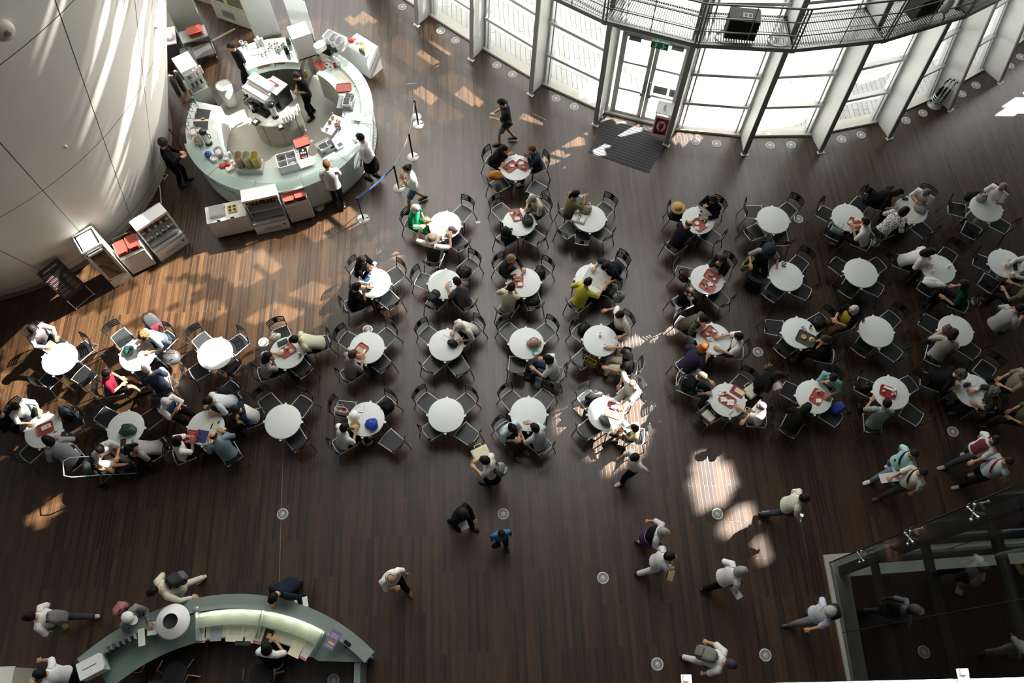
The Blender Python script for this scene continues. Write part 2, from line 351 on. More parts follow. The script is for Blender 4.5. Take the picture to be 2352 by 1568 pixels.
# flared concrete drum on the left
CC, CR, CK = vec(-13.64, 13.11, 0), 4.36, .385
def conc(name):
    m, nt, b = nodes(name); L = nt.links; N = nt.nodes.new
    t = N('ShaderNodeTexCoord'); sx = N('ShaderNodeSeparateXYZ'); L.new(t.outputs['Object'], sx.inputs[0])
    def math_(op, a, bb=None):
        q = N('ShaderNodeMath'); q.operation = op
        for i_, v_ in enumerate((a, bb)):
            if v_ is None: continue
            if isinstance(v_, (int, float)): q.inputs[i_].default_value = v_
            else: L.new(v_, q.inputs[i_])
        return q.outputs[0]
    an = math_('ARCTAN2', sx.outputs[1], sx.outputs[0])
    def joint(val, period, phase, width):
        f = math_('FRACT', math_('ADD', math_('DIVIDE', val, period), phase)); return math_('LESS_THAN', math_('ABSOLUTE', math_('SUBTRACT', f, .5)), width)
    j1 = joint(an, R(15.2), .319, .006); j2 = joint(sx.outputs[2], 3.8, .4, .003)
    j = math_('MAXIMUM', j1, j2)
    n = N('ShaderNodeTexNoise'); n.inputs['Scale'].default_value = .8; n.inputs['Detail'].default_value = 8; L.new(t.outputs['Object'], n.inputs['Vector'])
    mx = N('ShaderNodeMix'); mx.data_type = 'RGBA'; mx.inputs[6].default_value = lin('#d4d2c9'); mx.inputs[7].default_value = lin('#e4e2da'); L.new(n.outputs['Fac'], mx.inputs[0])
    m2 = N('ShaderNodeMix'); m2.data_type = 'RGBA'; m2.inputs[7].default_value = lin('#1c1b19'); L.new(j, m2.inputs[0]); L.new(mx.outputs[2], m2.inputs[6])
    L.new(m2.outputs[2], b.inputs['Base Color']); b.inputs['Roughness'].default_value = .5; return m
m = MB(); m.lathe([(CR+CK*z, z) for z in [0, .5, 1, 2, 3, 4, 5, 6, 7, 8, 9, 10]], 160, cap=False)
tag(m.build('wall_left', conc('fair_faced_panels'), None, CC), 'flared round concrete wall with dark panel joints', 'wall', kind=S)
m = MB(); m.lathe([(CR-.1, 0), (CR+.12, 0), (CR+.12, .05), (CR+.02, .06)], 160, cap=False); tag(m.build('baseboard_left', mat('#6d6459', .7), None, CC), None, None, kind=S)
def cone_at(u, v):
    a, b = (u-1176)/FOC, (v-784)/FOC; d = Vector((a, ST-b*CT, -CT-b*ST)); lo = None
    for k in range(1, 6000):
        p = vec(0, 0, CAMZ)+d*(k*.005)
        if math.hypot(p.x-CC.x, p.y-CC.y) < CR+CK*p.z: return p
    return p
wl = cone_at(2, 66); dd = (wl-CC); wa = math.atan2(dd.y, dd.x)
o = thing('wall_fixture', 'round beige fitting on the flared concrete wall at the upper left', 'fixture', wl, wa)
m = MB(); m.loft([[( x, r*math.cos(2*PI*i/20), r*math.sin(2*PI*i/20)) for i in range(20)] for x, r in ((-.05, .16), (.08, .16), (.14, .12), (.15, .06))]); m.build('housing', mat('#c9c4b4', .5), o)
m = MB(); m.loft([[( x, r*math.cos(2*PI*i/14), r*math.sin(2*PI*i/14)) for i in range(14)] for x, r in ((.14, .05), (.17, .05), (.175, .03))]); m.build('lens', mat('#77746a', .3), o)
for u, v, lab in ((149, 336, 'tiny round knob on the concrete wall below the long joint'), (356, 62, 'tiny round knob on the concrete wall near its right edge')):
    p = cone_at(u, v); dd = p-CC; m = MB(); m.lathe([(.02, -.03), (.035, .02), (.03, .05), (.012, .06)], 14); o = tag(m.build('wall_knob', mat('#d8d6cc', .5), None, p), lab, 'fixture', 'wall knobs'); o.rotation_euler = (0, PI/2, 0); o.rotation_euler = Vector((dd.x, dd.y, 0)).to_track_quat('Z', 'Y').to_euler()  # a plain round knob on the wall, not a sensor
# ventilation discs in the floor
VENTM = mat('#c9cbc8', .45, .2, .04); VENTD = mat('#44423f', .7)
VENTS = [(924, 16), (1012, 71), (1046, 93), (1141, 150), (1177, 171), (1277, 226), (1319, 245), (1430, 287), (1477, 300), (1597, 325), (1646, 330), (1769, 334), (1817, 333), (1933, 320), (1978, 310), (2081, 277), (2120, 260), (2209, 216), (2242, 196), (2319, 151), (2345, 131),
         (835, 95), (605, 786), (844, 757), (844, 1011), (1834, 503), (2009, 557), (2242, 692), (1741, 808), (2189, 991), (649, 1180), (1156, 1180), (1648, 1180), (1385, 1327), (1510, 1525), (1758, 1504), (766, 1562)]
VL = {21: 'floor vent disc beside the glass panel behind the cafe', 22: 'floor vent disc by the table of the striped woman', 23: 'floor vent disc behind the table of the black-checked diner', 24: 'floor vent disc half under the table with the bright blue bag', 25: 'floor vent disc right of the empty table with the sunlit spot',
      26: 'floor vent disc behind the man eating beside the mint bag', 27: 'floor vent disc below the table with three cups', 28: 'floor vent disc behind the chair of the man in white tee', 29: 'floor vent disc beside the walkers in white and maroon', 30: 'leftmost white floor vent disc of the open floor', 31: 'white floor vent disc above the child in blue hoodie', 32: 'white floor vent disc in the sunlit patch of open floor', 33: 'white floor vent disc left of the woman holding a book', 34: 'white floor vent disc left of the bending man with backpack', 35: 'white floor vent disc right of the bending man with backpack', 36: 'floor vent disc behind the information desk by its end panel'}
ORD = 'first second third fourth fifth sixth seventh eighth ninth tenth eleventh twelfth thirteenth fourteenth fifteenth sixteenth seventeenth eighteenth nineteenth twentieth twenty-first'.split()
vent0 = None
for k, (u, v) in enumerate(VENTS):
    lab = VL.get(k) or 'floor vent disc along the glass wall, %s from the left end' % ORD[k]
    if vent0 is None:
        vent0 = thing('floor_vent', lab, 'vent', at(u, v), 0, 'round floor vents')
        m = MB(); m.lathe([(0, .003), (.118, .003)], 40, cap=False); m.build('recess', VENTD, vent0)
        m = MB(); m.lathe([(.097, .004), (.1, .008), (.122, .008), (.125, 0)], 40, cap=False); m.build('rim', VENTM, vent0)
        m = MB(); m.lathe([(.0, .008), (.028, .008), (.03, .004)], 20, cap=False)
        for j in range(28):
            a = 2*PI*j/28; m.box(.064*math.cos(a), .064*math.sin(a), .004, .07, .0065, .004, a)
        m.build('grille', VENTM, vent0)
    else: dup(vent0, lab, at(u, v), random.random())
# door mat, hand-sanitiser stand with a red poster, umbrella stand
q = [at(*p) for p in ((1352, 350), (1390, 272), (1537, 315), (1490, 398))]
m = MB(); m.loft([[tuple(p) for p in q], [tuple(p+vec(0, 0, .012)) for p in q]], sm=False); m.mi = 1
for k in range(14): t = (k+.5)/14; bar(m, q[0].lerp(q[1], t)+vec(0, 0, .013), q[3].lerp(q[2], t)+vec(0, 0, .013), .006, .012, 0)
tag(m.build('door_mat', [mat('#55575a', .9), mat('#3a3b3d', .9)]), 'dark grey ribbed mat inside the double glass door', 'mat')
p = at(1512, 314); o = thing('poster_stand', 'small white table with a red poster on its front beside the door', 'stand', p, R(-16))
m = MB(); m.box(0, .17, .92, .46, .42, .025); m.build('table_top', WHITE, o)
for x in (-.2, .2):
    for y in (0, .35): m = MB(); m.tube([(x, y, 0), (x, y, .92)], .014, 6); m.build('leg', FRAMEM, o)
m = MB(); m.box(0, -.03, .1, .4, .012, .74); m.mi = 1; m.box(0, -.037, .14, .34, .004, .62); m.mi = 0
m.loft([[(.12*math.cos(a*.314), -.041, .47+.2*math.sin(a*.314)) for a in range(20)], [(.12*math.cos(a*.314), -.043, .47+.2*math.sin(a*.314)) for a in range(20)]], sm=False)
m.mi = 1; m.loft([[(.055*math.cos(a*.314), -.045, .45+.11*math.sin(a*.314)) for a in range(20)], [(.055*math.cos(a*.314), -.047, .45+.11*math.sin(a*.314)) for a in range(20)]], sm=False)
m.mi = 2; m.box(-.03, -.049, .56, .1, .004, .02, 0); m.box(.05, -.049, .5, .02, .004, .1); m.box(0, -.049, .3, .04, .004, .05); m.box(0, -.049, .19, .26, .004, .025)
m.build('poster', [PAPER, mat('#b01a22', .5), BLACK], o)
b = at(1527, 251, .95); o = thing('sanitiser_bottle', 'clear pump bottle standing on the white poster table', 'bottle', b)
m = MB(); m.lathe([(.036, 0), (.038, .02), (.038, .13), (.014, .16), (.014, .175)], 16); m.build('body', CLEAR, o); m = MB(); m.tube([(0, 0, .175), (0, 0, .22), (.04, 0, .22)], .008, 6); m.build('pump', WHITE, o)
p = at(2146, 240); o = thing('umbrella_stand', 'round steel umbrella stand by the third fin from the right', 'stand', p)
m = MB(); m.lathe([(0, 0), (.2, 0), (.2, .02), (.05, .03), (.03, .05)], 24, cap=False); m.build('base', LGREY, o)
for j, z in enumerate((.22, .3, .38)): m = MB(); m.tube([(.17*math.cos(a*.393), .17*math.sin(a*.393), z) for a in range(17)], .012, 6); m.build('ring', STEEL, o)
m = MB(); m.tube([(0, 0, 0), (0, 0, .45)], .015); m.build('pole', STEEL, o)
for k, (dx, dy) in enumerate(((-.12, .03), (-.04, .08), (.05, .05), (.12, -.03))):
    u_ = tag(link('umbrella', None, None, p+vec(dx, dy, 0)), ('leftmost', 'second from left', 'second from right', 'rightmost')[k]+' furled black umbrella in the round umbrella stand', 'umbrella', 'furled umbrellas')
    m = MB(); m.tube([(0, 0, .03), (0, 0, .12), (.01, 0, .6)], [.006, .026, .03], 8); m.build('canopy', BLACK, u_)
    m = MB(); m.tube([(.01, 0, .6), (.015, 0, .8)], .007, 6); m.tube([(.015, 0, .78), (.015, 0, .86), (.03, 0, .9), (.06, 0, .9), (.07, 0, .86)], .014, 8); m.build('handle', BLACKGLOSS, u_)
# glass enclosure at lower right over its dark stairwell
KERBM = mat('#b7b5a8', .75, var=.12, scale=30); TWM = mat('#3b3f40', .4, .6, .08); TGL = glassy('dark_pane', '#d5e0dd', .35, .02)
k0, k1, k2 = vec(6.60, 2.69, 0), vec(6.74, -3, 0), vec(16, 3.35, 0)
kb = MB()
kb.loft([[(6.60, 2.69, 0), (7.08, 2.25, 0), (7.08, 2.25, .06), (6.60, 2.69, .06)], [(6.80, -4, 0), (7.10, -4, 0), (7.10, -4, .06), (6.80, -4, .06)]], sm=False)
kb.loft([[(6.60, 2.69, 0), (7.08, 2.25, 0), (7.08, 2.25, .06), (6.60, 2.69, .06)], [(16, 3.35, 0), (16, 2.9, 0), (16, 2.9, .06), (16, 3.35, .06)]], sm=False)
tag(kb.build('kerb', KERBM), 'pale concrete kerb around the dark stairwell at lower right', 'kerb', kind=S)
pt = MB(); pt.add([(6.93, -4, 0), (7.08, 2.25, 0), (16, 2.9, 0), (16, -4, 0), (6.93, -4, -3), (7.08, 2.25, -3), (16, 2.9, -3), (16, -4, -3)], [(0, 1, 5, 4), (1, 2, 6, 5), (2, 3, 7, 6), (3, 0, 4, 7), (4, 5, 6, 7)])
tag(pt.build('stairwell_wall', mat('#1b1b1c', .8)), None, None, kind=S)
tw = tag(link('glass_enclosure', None), 'tall dark glass enclosure with steel posts at the lower right', 'enclosure', kind=S)
cn = at(1905, 1292, .06)
lx, bx = vec(.075, -4.2, 0), vec(6.5, .46, 0)
for nm, dv in (('pane', lx), ('pane', bx)):
    m = MB(); m.add([tuple(cn), tuple(cn+dv), tuple(cn+dv+vec(0, 0, 6.6)), tuple(cn+vec(0, 0, 6.6))], [(0, 1, 2, 3)]); m.build(nm, TGL, tw)
m = MB()
for dv in (lx, bx):
    for t in (.33, .66): m.tube([cn+dv*t, cn+dv*t+vec(0, 0, 6.6)], .008, 4)
m.tube([cn, cn+vec(0, 0, 6.6)], .015, 4)
m.build('seal', BLACK, tw)
co = cn+vec(.24, -.16, 0); m = MB(); m.box(co.x, co.y, 0, .16, .16, 6.6); m.build('post', TWM, tw)
for z in (1.55, 3.55, 5.55):
    m = MB(); m.tube([co+vec(0, 0, z), co+lx*.98+vec(0, 0, z)], .085, 8); m.build('beam', TWM, tw)
    m = MB(); m.tube([co+vec(0, 0, z), co+bx*.98+vec(0, 0, z)], .085, 8); m.build('beam', TWM, tw)
    for dv in (lx.normalized(), bx.normalized()):
        m = MB(); p = cn+dv*.12+vec(0, 0, z); m.tube([co+vec(0, 0, z), p], .02, 6)
        for e in (-.09, .09): m.tube([p, p+dv*e+vec(0, 0, .09)], .014, 6); m.tube([p, p+dv*e+vec(0, 0, -.09)], .014, 6); m.ell(p+dv*e+vec(0, 0, .09), .03, .03, .03, 8, 6); m.ell(p+dv*e+vec(0, 0, -.09), .03, .03, .03, 8, 6)
        m.build('spider_clamp', STEEL, tw)
def strip(n, a, b, wd, col):
    m = MB(); t = (b-a).normalized(); w_ = vec(-t.y, t.x, 0)*wd/2; u_ = vec(0, 0, .003); m.add([tuple(a-w_+u_), tuple(b-w_+u_), tuple(b+w_+u_), tuple(a+w_+u_)], [(0, 1, 2, 3)]); tag(m.build(n, mat(col, .5)), None, None, kind=S)
strip('trim_13', at(652, 985), at(640, 1380), .012, '#8f857a'); strip('trim_14', at(484, 95), at(540, 66), .07, '#b3a184'); strip('trim_15', at(702, 222), at(718, 194), .06, '#8a5a34'); strip('trim_16', at(1857, 1290), at(1836, 1170), .01, '#6b5f52')
# balcony edge under the camera, with its two small white lamps
BZ = 12.5
a, b, c_, d_ = at(1500, 1575, BZ), at(2352, 1555, BZ), at(2420, 1600, BZ), at(1500, 1625, BZ)
m = MB(); m.loft([[tuple(p) for p in (a, b, c_, d_)], [tuple(p+vec(0, 0, -.25)) for p in (a, b, c_, d_)]], sm=False)
tag(m.build('balcony_slab', WHITE), 'white balcony edge along the bottom right border', 'balcony', kind=S)
for k, (u, v) in enumerate(((1576, 1566), (2210, 1552))):
    o = thing('edge_lamp', 'small white lamp on the balcony edge, '+('left of the white slab' if k == 0 else 'above the stairwell'), 'lamp', at(u, v, BZ))
    m = MB(); m.box(0, 0, 0, .05, .07, .02); m.build('base', WHITE, o); m = MB(); m.box(0, .02, .02, .035, .03, .02); m.build('head', LGREY, o)
# ------------------------------------------------------------------ people
def ik(s, t, l1, l2, pole):
    d = t-s; L = d.length
    if L > (l1+l2)*.985: t = s+d*((l1+l2)*.985/L); d = t-s; L = d.length
    if L < 1e-4: return s+pole.normalized()*l1, t
    a = (l1*l1-l2*l2+L*L)/(2*L); h = math.sqrt(max(1e-6, l1*l1-a*a)); n = d/L
    p = pole-n*pole.dot(n); p = p.normalized() if p.length > 1e-5 else vec(0, 0, 1)
    return s+n*a+p*h, t
def hand(m, w, d, side, curl=.5):
    """palm, four unequal fingers and a side thumb, from the wrist w along d"""
    d = d.normalized(); x = d.cross(vec(0, 0, 1)); x = x.normalized() if x.length > 1e-3 else vec(1, 0, 0); n = x.cross(d)  # n: back of the hand
    P = lambda a, b, c: w+x*a+d*b+n*c
    m.loft([[tuple(P(a*wd, b, c*th)) for a, c in ((-1, -.6), (-.5, -1), (.5, -1), (1, -.6), (1, .6), (.5, 1), (-.5, 1), (-1, .6))] for b, wd, th in ((-.015, .024, .017), (.02, .034, .016), (.06, .042, .014), (.09, .040, .011))])
    for k, (a, L, s) in enumerate(((-.031, .062, -.1), (-.010, .075, -.02), (.011, .080, .03), (.032, .070, .1))):
        p = P(a, .086, 0); q = p+(d+x*s)*L*.5-n*L*.12*curl; r = q+(d*(1-.5*curl)-n*curl)*L*.32; e = r+(d*(.8-curl)-n*curl*1.2)*L*.24
        m.tube([p, q, r, e], [.0095, .009, .008, .006], 6)
    t0 = P(-.03*side, .02, -.004); t1 = P(-.056*side, .05, -.012); t2 = P(-.055*side, .082, -.024); m.tube([t0, t1, t2], [.012, .0105, .008], 6)
def ring(c, rx, ry, f, n=16, X=vec(1, 0, 0)): return [tuple(c+X*(rx*math.cos(2*PI*k/n))+f*(ry*math.sin(2*PI*k/n))) for k in range(n)]
PEOPLE = []; SK = []
ARMS = {'table': ((-.16, .40, .775), (.16, .40, .775)), 'lap': ((-.10, .26, .66), (.10, .26, .66)), 'phone': ((-.06, .36, .95), (.07, .36, .97)), 'low': ((-.07, .34, .82), (.07, .34, .82)), 'one': ((-.15, .40, .775), (.10, .30, .95)),
        'chin': ((-.2, .36, .775), (.05, .26, .98)), 'fold': ((.13, .33, .79), (-.13, .33, .80)), 'mouth': ((-.05, .27, 1.0), (.06, .27, 1.0)), 'spread': ((-.26, .46, .775), (.26, .46, .775)),
        'hang': ((-.25, .03, .80), (.25, .03, .80)), 'walk': ((-.25, .24, .86), (.26, -.22, .84)), 'walk2': ((-.26, -.22, .84), (.25, .24, .86)), 'carry': ((-.24, .05, .82), (.12, .32, 1.02)), 'hold': ((-.08, .33, 1.08), (.09, .33, 1.08)), 'face': ((-.24, .1, .86), (.04, .2, 1.42)), 'crossed': ((-.03, .21, 1.10), (.04, .2, 1.13)), 'counter': ((-.2, .42, 1.08), (.2, .42, 1.08))}
def person(label, u, v, face, pose='sit', lean=12, nod=25, turn=0, shirt='#222222', sl=.5, legs='#22252b', bottom='trousers', hair='#15110f', hs='short', arms=None, s=1.0, table=None, chair=True, group=None, knee=None, stride=.26, shoes='#1a1a1a', skin=None, neck=None, vest=None, hatc=None, side=None, front=None):
    sit = pose == 'sit'; hz = (.53 if sit else .90)
    la = R(lean); t = vec(0, math.sin(la), math.cos(la)); P = vec(0, 0, hz); fw = vec(0, math.cos(la), -math.sin(la))
    na = R(lean*.6+nod*.6); h = vec(0, math.sin(na), math.cos(na)); hf = vec(0, math.cos(na), -math.sin(na)); tu = R(turn)
    hx = vec(math.cos(tu), 0, 0)+hf*math.sin(tu)*-1; hx.normalize(); hf2 = hx.cross(h)*-1 if hx.cross(h).dot(hf) < 0 else hx.cross(h)
    NK = P+t*.545; HC = NK+h*.145+hf*.015
    rz = ang(face)
    hp = at(u, v, HC.z*s); off_ = Matrix.Rotation(rz, 3, 'Z') @ Vector((HC.x*s, HC.y*s, 0)); loc = vec(hp.x-off_.x, hp.y-off_.y, 0)
    a = ARMS[arms] if isinstance(arms, str) else arms or (ARMS['table'] if sit else ARMS['hang'])
    Sh = [P+t*.475+vec(k*.165, 0, 0) for k in (-1, 1)]; EL = []; WR = []
    for k in (0, 1):
        e, wv = ik(Sh[k], vec(*a[k]), .275, .245, vec((-.7, .7)[k], -.5, -.8)); EL.append(e); WR.append(wv)
    if sit:
        kn = knee or ((-.11, .43, .50), (.11, .43, .50)); K = [vec(*q) for q in kn]
        A = [vec(q.x*1.05, q.y+.02 if q.z < .56 else q.y+.05, .09) for q in K]
        if knee == 'x': pass
    else:
        sd = stride; K = [vec(-.085, .10+sd*.5, .49), vec(.085, .06-sd*.35, .48)]; A = [vec(-.09, sd, .08), vec(.09, -sd*1.05, .08 if sd < .1 else .13)]
    HP = [vec(-.085, 0, hz-.02), vec(.085, 0, hz-.02)]
    # one continuous body
    V = [P, P+t*.17, P+t*.33, P+t*.45, NK, NK+h*.065+hf*.02, NK+h*.135+hf*.01, NK+h*.205]
    rad = [.10, .095, .10, .06, .046, .066, .088, .068]
    E_ = [(0, 1), (1, 2), (2, 3), (3, 4), (4, 5), (5, 6), (6, 7)]
    for k in (0, 1):
        b = len(V); V += [Sh[k], EL[k], WR[k]]; rad += [.042, .04, .027]; E_ += [(3, b), (b, b+1), (b+1, b+2)]
        b = len(V); V += [HP[k], K[k], A[k]]; rad += [.075, .052, .036]; E_ += [(0, b), (b, b+1), (b+1, b+2)]
    me = bpy.data.meshes.new('sk'); me.from_pydata([tuple(p) for p in V], E_, [])
    ob = bpy.data.objects.new('sk', me); C.objects.link(ob); mo = ob.modifiers.new('skin', 'SKIN'); mo.use_smooth_shade = True
    sub = ob.modifiers.new('sub', 'SUBSURF'); sub.levels = 1; sub.render_levels = 1
    if not me.skin_vertices:
        me.attributes  # created with the modifier
    for k, sv in enumerate(me.skin_vertices[0].data): sv.radius = (rad[k], rad[k]); sv.use_root = (k == 0)
    # face, ears, hands
    x = MB(); M = Matrix((hx, hf2, h)).transposed()
    Hq = lambda a_, b_, c_: HC+hx*a_+hf2*b_+h*c_
    x.ell(Hq(0, .088, -.015), .013, .02, .022, 8, 6, M)
    for k in (-1, 1): x.ell(Hq(.082*k, -.005, -.005), .012, .02, .03, 8, 6, M)
    x.ell(Hq(0, .03, -.03), .068, .06, .078, 14, 10, M)
    x.mi = 1
    for k in (-1, 1): x.ell(Hq(.03*k, .083, .015), .013, .008, .007, 8, 5, M)
    x.mi = 2; x.ell(Hq(0, .083, -.055), .022, .01, .007, 8, 5, M); x.mi = 0
    for k in (0, 1): hand(x, WR[k], (WR[k]-EL[k]), (-1, 1)[k]*-1, .55)
    # hair or headgear
    hr = MB(); hc = Hq(0, -.012, .02)
    if hs != 'bald':
        hr.ell(hc, .094, .107, .112, 18, 12, M, keep=lambda p: p.z > -.55 and not (p.y > .25 and p.z < .5) and not (p.z < -.1 and p.y > -.05))
        hr.ell(Hq(0, .045, .085), .07, .045, .03, 12, 7, M)
    else: hr.ell(hc, .09, .107, .105, 18, 12, M, keep=lambda p: -.5 < p.z < .35 and p.y < -.05)
    if hs in ('long', 'bob'): hr.ell(Hq(0, -.055, -.05 if hs == 'bob' else -.11), .098, .07, .1 if hs == 'bob' else .19, 14, 10, M)
    if hs == 'bob' or hs == 'long':
        for k in (-1, 1): hr.ell(Hq(.075*k, .0, -.05), .03, .055, .09, 10, 8, M)
    if hs == 'pony': hr.ell(Hq(0, -.125, -.03), .04, .05, .11, 10, 8, M); hr.ell(Hq(0, -.105, .05), .03, .03, .03, 8, 6, M)
    if hs == 'bun': hr.ell(Hq(0, -.105, .07), .05, .045, .05, 10, 8, M)
    if hs == 'curly':
        rr = random.Random(int(u)); [hr.ell(Hq(*(Vector((rr.gauss(0, 1), rr.gauss(-.6, 1), rr.gauss(.7, .7))).normalized()*.1)), .045, .045, .04, 8, 6, M) for _ in range(22)]
    # clothing
    c = MB(); T = lambda q: P+t*q
    prof = [(-.07, .184, .137), (0, .18, .134), (.12, .163, .122), (.26, .18, .124), (.38, .194, .122), (.455, .178, .10), (.505, .125, .085), (.545, .068, .066)]
    if sit: prof[0] = (-.06, .186, .142)
    c.loft([ring(T(q), rx, ry, fw) for q, rx, ry in prof])
    for k in (0, 1):
        d = vec((-1, 1)[k]*.03, 0, 0); s0 = Sh[k]-d*2
        if sl == 0: continue
        if sl < 1: e = Sh[k].lerp(EL[k], min(1, sl*1.45)); c.tube([s0, Sh[k]+d*.4, Sh[k].lerp(e, .5), e], [.062, .072, .066, .062], 12)
        else: c.tube([s0, Sh[k]+d*.4, Sh[k].lerp(EL[k], .55), EL[k], EL[k].lerp(WR[k], .5), EL[k].lerp(WR[k], .93)], [.062, .072, .062, .056, .048, .042], 12)
    g = MB()
    if bottom == 'skirt':
        if sit:
            rings = [ring(P+vec(0, -.02, .04), .165, .13, vec(0, 1, 0)), ring(P+vec(0, .03, -.02), .185, .13, vec(0, .8, -.6)), ring(vec(0, .22, hz-.03), .195, .1, vec(0, .2, -1)), ring(vec(0, .42, .50), .2, .085, vec(0, .3, -1)), ring(vec(0, .50, .38), .2, .06, vec(0, 1, -.3))]
        else: rings = [ring(vec(0, 0, z), a_, b_, vec(0, 1, 0)) for z, a_, b_ in ((hz+.08, .155, .12), (hz-.08, .185, .15), (hz-.28, .205, .19), (hz-.46, .21, .21))]
        g.loft(rings)
    else:
        g.loft([ring(P+vec(0, 0, q), rx, ry, vec(0, 1, 0)) for q, rx, ry in ((.07, .145, .105), (0, .166, .122), (-.07, .163, .124), (-.1, .12, .1))])
        for k in (0, 1):
            kk, aa = K[k], A[k]
            if bottom == 'shorts': e = HP[k].lerp(kk, .8); g.tube([HP[k], HP[k].lerp(kk, .4), e], [.095, .095, .085], 12)
            else: g.tube([HP[k], HP[k].lerp(kk, .5), kk.lerp(HP[k], .12), kk.lerp(aa, .12), kk.lerp(aa, .6), kk.lerp(aa, .97)], [.096, .088, .072, .07, .062, .056], 12)
    PEOPLE.append(dict(label=label, loc=loc, rz=rz, s=s, x=x, hair=hr, hairc=hatc or hair, shirt=c, shirtm=shirt if not isinstance(shirt, str) else mat(shirt, .9, var=.12, scale=14, spec=.12), legs=g, legm=legs if not isinstance(legs, str) else mat(legs, .9, var=.12, scale=14, spec=.12), A=A, K=K, shoes=shoes, group=group, skin=skin, hs=hs, T=T, fw=fw, Hq=Hq, M=M, bottom=bottom, hatc=hatc, vest=vest, front=front, WR=WR, EL=EL, Sh=Sh))
    SK.append(ob)
    if table and chair: chair_at(table, loc.x, loc.y, rz, True, side)
    return PEOPLE[-1]
HATS = {'cap': [(.104, -.01), (.106, .03), (.098, .08), (.06, .115), (0, .123)], 'beanie': [(.106, -.03), (.108, .04), (.092, .1), (.05, .132), (0, .138)]}
def finish_people():
    dg = bpy.context.evaluated_depsgraph_get(); bpy.context.view_layer.update(); dg = bpy.context.evaluated_depsgraph_get()
    eye = mat('#17120f', .3); lip = mat('#8d4a41', .5)
    for d, ob in zip(PEOPLE, SK):
        me = bpy.data.meshes.new_from_object(ob.evaluated_get(dg)); x = d['x']; k = len(x.v)
        b = MB(); b.v = [tuple(v.co) for v in me.vertices]; b.f = [tuple(p.vertices) for p in me.polygons]; b.m = [0]*len(b.f); b.sm = [True]*len(b.f)
        n = len(b.v); b.v += x.v; b.f += [tuple(i+n for i in f) for f in x.f]; b.m += x.m; b.sm += x.sm
        o = tag(b.build('person', [d['skin'] or SKIN, eye, lip], None, d['loc'], d['rz']), d['label'], 'person', d['group']); o.scale = (d['s'],)*3; d['ob'] = o
        bpy.data.meshes.remove(me); old = ob.data; bpy.data.objects.remove(ob); bpy.data.meshes.remove(old)
        hm = mat(d['hairc'], .62, var=.25, scale=40, spec=.18)
        hs, Hq, M = d['hs'], d['Hq'], d['M']
        if hs in ('cap', 'beanie', 'hat', 'bucket'):
            hx = MB(); hx.xf = Matrix.Translation(Hq(0, -.01, .045)) @ M.to_4x4()
            if hs in HATS: hx.lathe(HATS[hs], 20, sy=1.1)
            else: hx.lathe([(.175, -.02), (.16, .0), (.106, .012), (.1, .08), (.08, .1), (0, .104)], 24, sy=1.08)
            if hs == 'cap': hx.loft([[(.09*math.cos(a*PI/8), .09+.11*math.sin(a*PI/8), -.005+dz) for a in range(9)] for dz in (0, .012)], sm=False)
            hx.build('hat', hm, o)
            if hs == 'hat': hx = MB(); hx.xf = Matrix.Translation(Hq(0, -.01, .045)) @ M.to_4x4(); hx.lathe([(.108, .014), (.105, .04)], 24, sy=1.08, cap=False); hx.build('hat_band', BLACK, o)
            hb = mat('#15110f', .62, spec=.18)
            d['hair'].build('hair', hb, o)
        else: d['hair'].build('hair', hm, o)
        d['shirt'].build('shirt', d['shirtm'], o); d['legs'].build(d['bottom'], d['legm'], o)
        if d['vest']:
            q = MB(); T = d['T']; q.loft([ring(T(a), rx, ry, d['fw']) for a, rx, ry in ((-.02, .188, .141), (.12, .171, .13), (.26, .187, .131), (.38, .199, .13), (.455, .17, .108), (.5, .11, .085))]); q.build('vest', mat(d['vest'], .9, spec=.12), o)
        if d['front']:
            q = MB(); T = d['T']; q.loft([[tuple(T(a)+vec(1, 0, 0)*rx*math.cos(R(50+8*k))+d['fw']*ry*math.sin(R(50+8*k))) for k in range(11)] for a, rx, ry in ((0, .187, .14), (.12, .17, .128), (.26, .187, .13), (.38, .2, .128), (.455, .185, .107), (.505, .13, .09))], closed=False); q.build('shirt_front', d['front'] if not isinstance(d['front'], str) else mat(d['front'], .9, var=.3, scale=30, spec=.12), o)
        for k in (0, 1):
            a, kn = d['A'][k], d['K'][k]; sh = MB()
            sh.loft([[(a.x+w*math.cos(2*PI*i/12), a.y+y+.0, max(.0, a.z-.08)+max(0, hh*(.5+.5*math.sin(2*PI*i/12)))) for i in range(12)] for y, w, hh in ((-.07, .03, .07), (-.05, .042, .085), (.03, .045, .08), (.11, .048, .06), (.17, .04, .045), (.19, .02, .03))]); sh.build('shoe', mat(d['shoes'], .5), o)
def strap(d, c, wide=.02, cross=True, flip=False):
    """a shoulder strap worn across the chest and back"""
    T, fw = d['T'], d['fw']; m = MB(); sg = -1 if flip else 1
    X = vec(1, 0, 0); pts = []
    for k in range(13):
        a = 2*PI*k/12; q = .28+.215*math.cos(a); xx = .105*math.cos(a)*sg; yy = .142*math.sin(a)
        pts.append(T(q+.03)+X*xx+fw*yy)
    m.tube(pts, wide, 6); return m, c
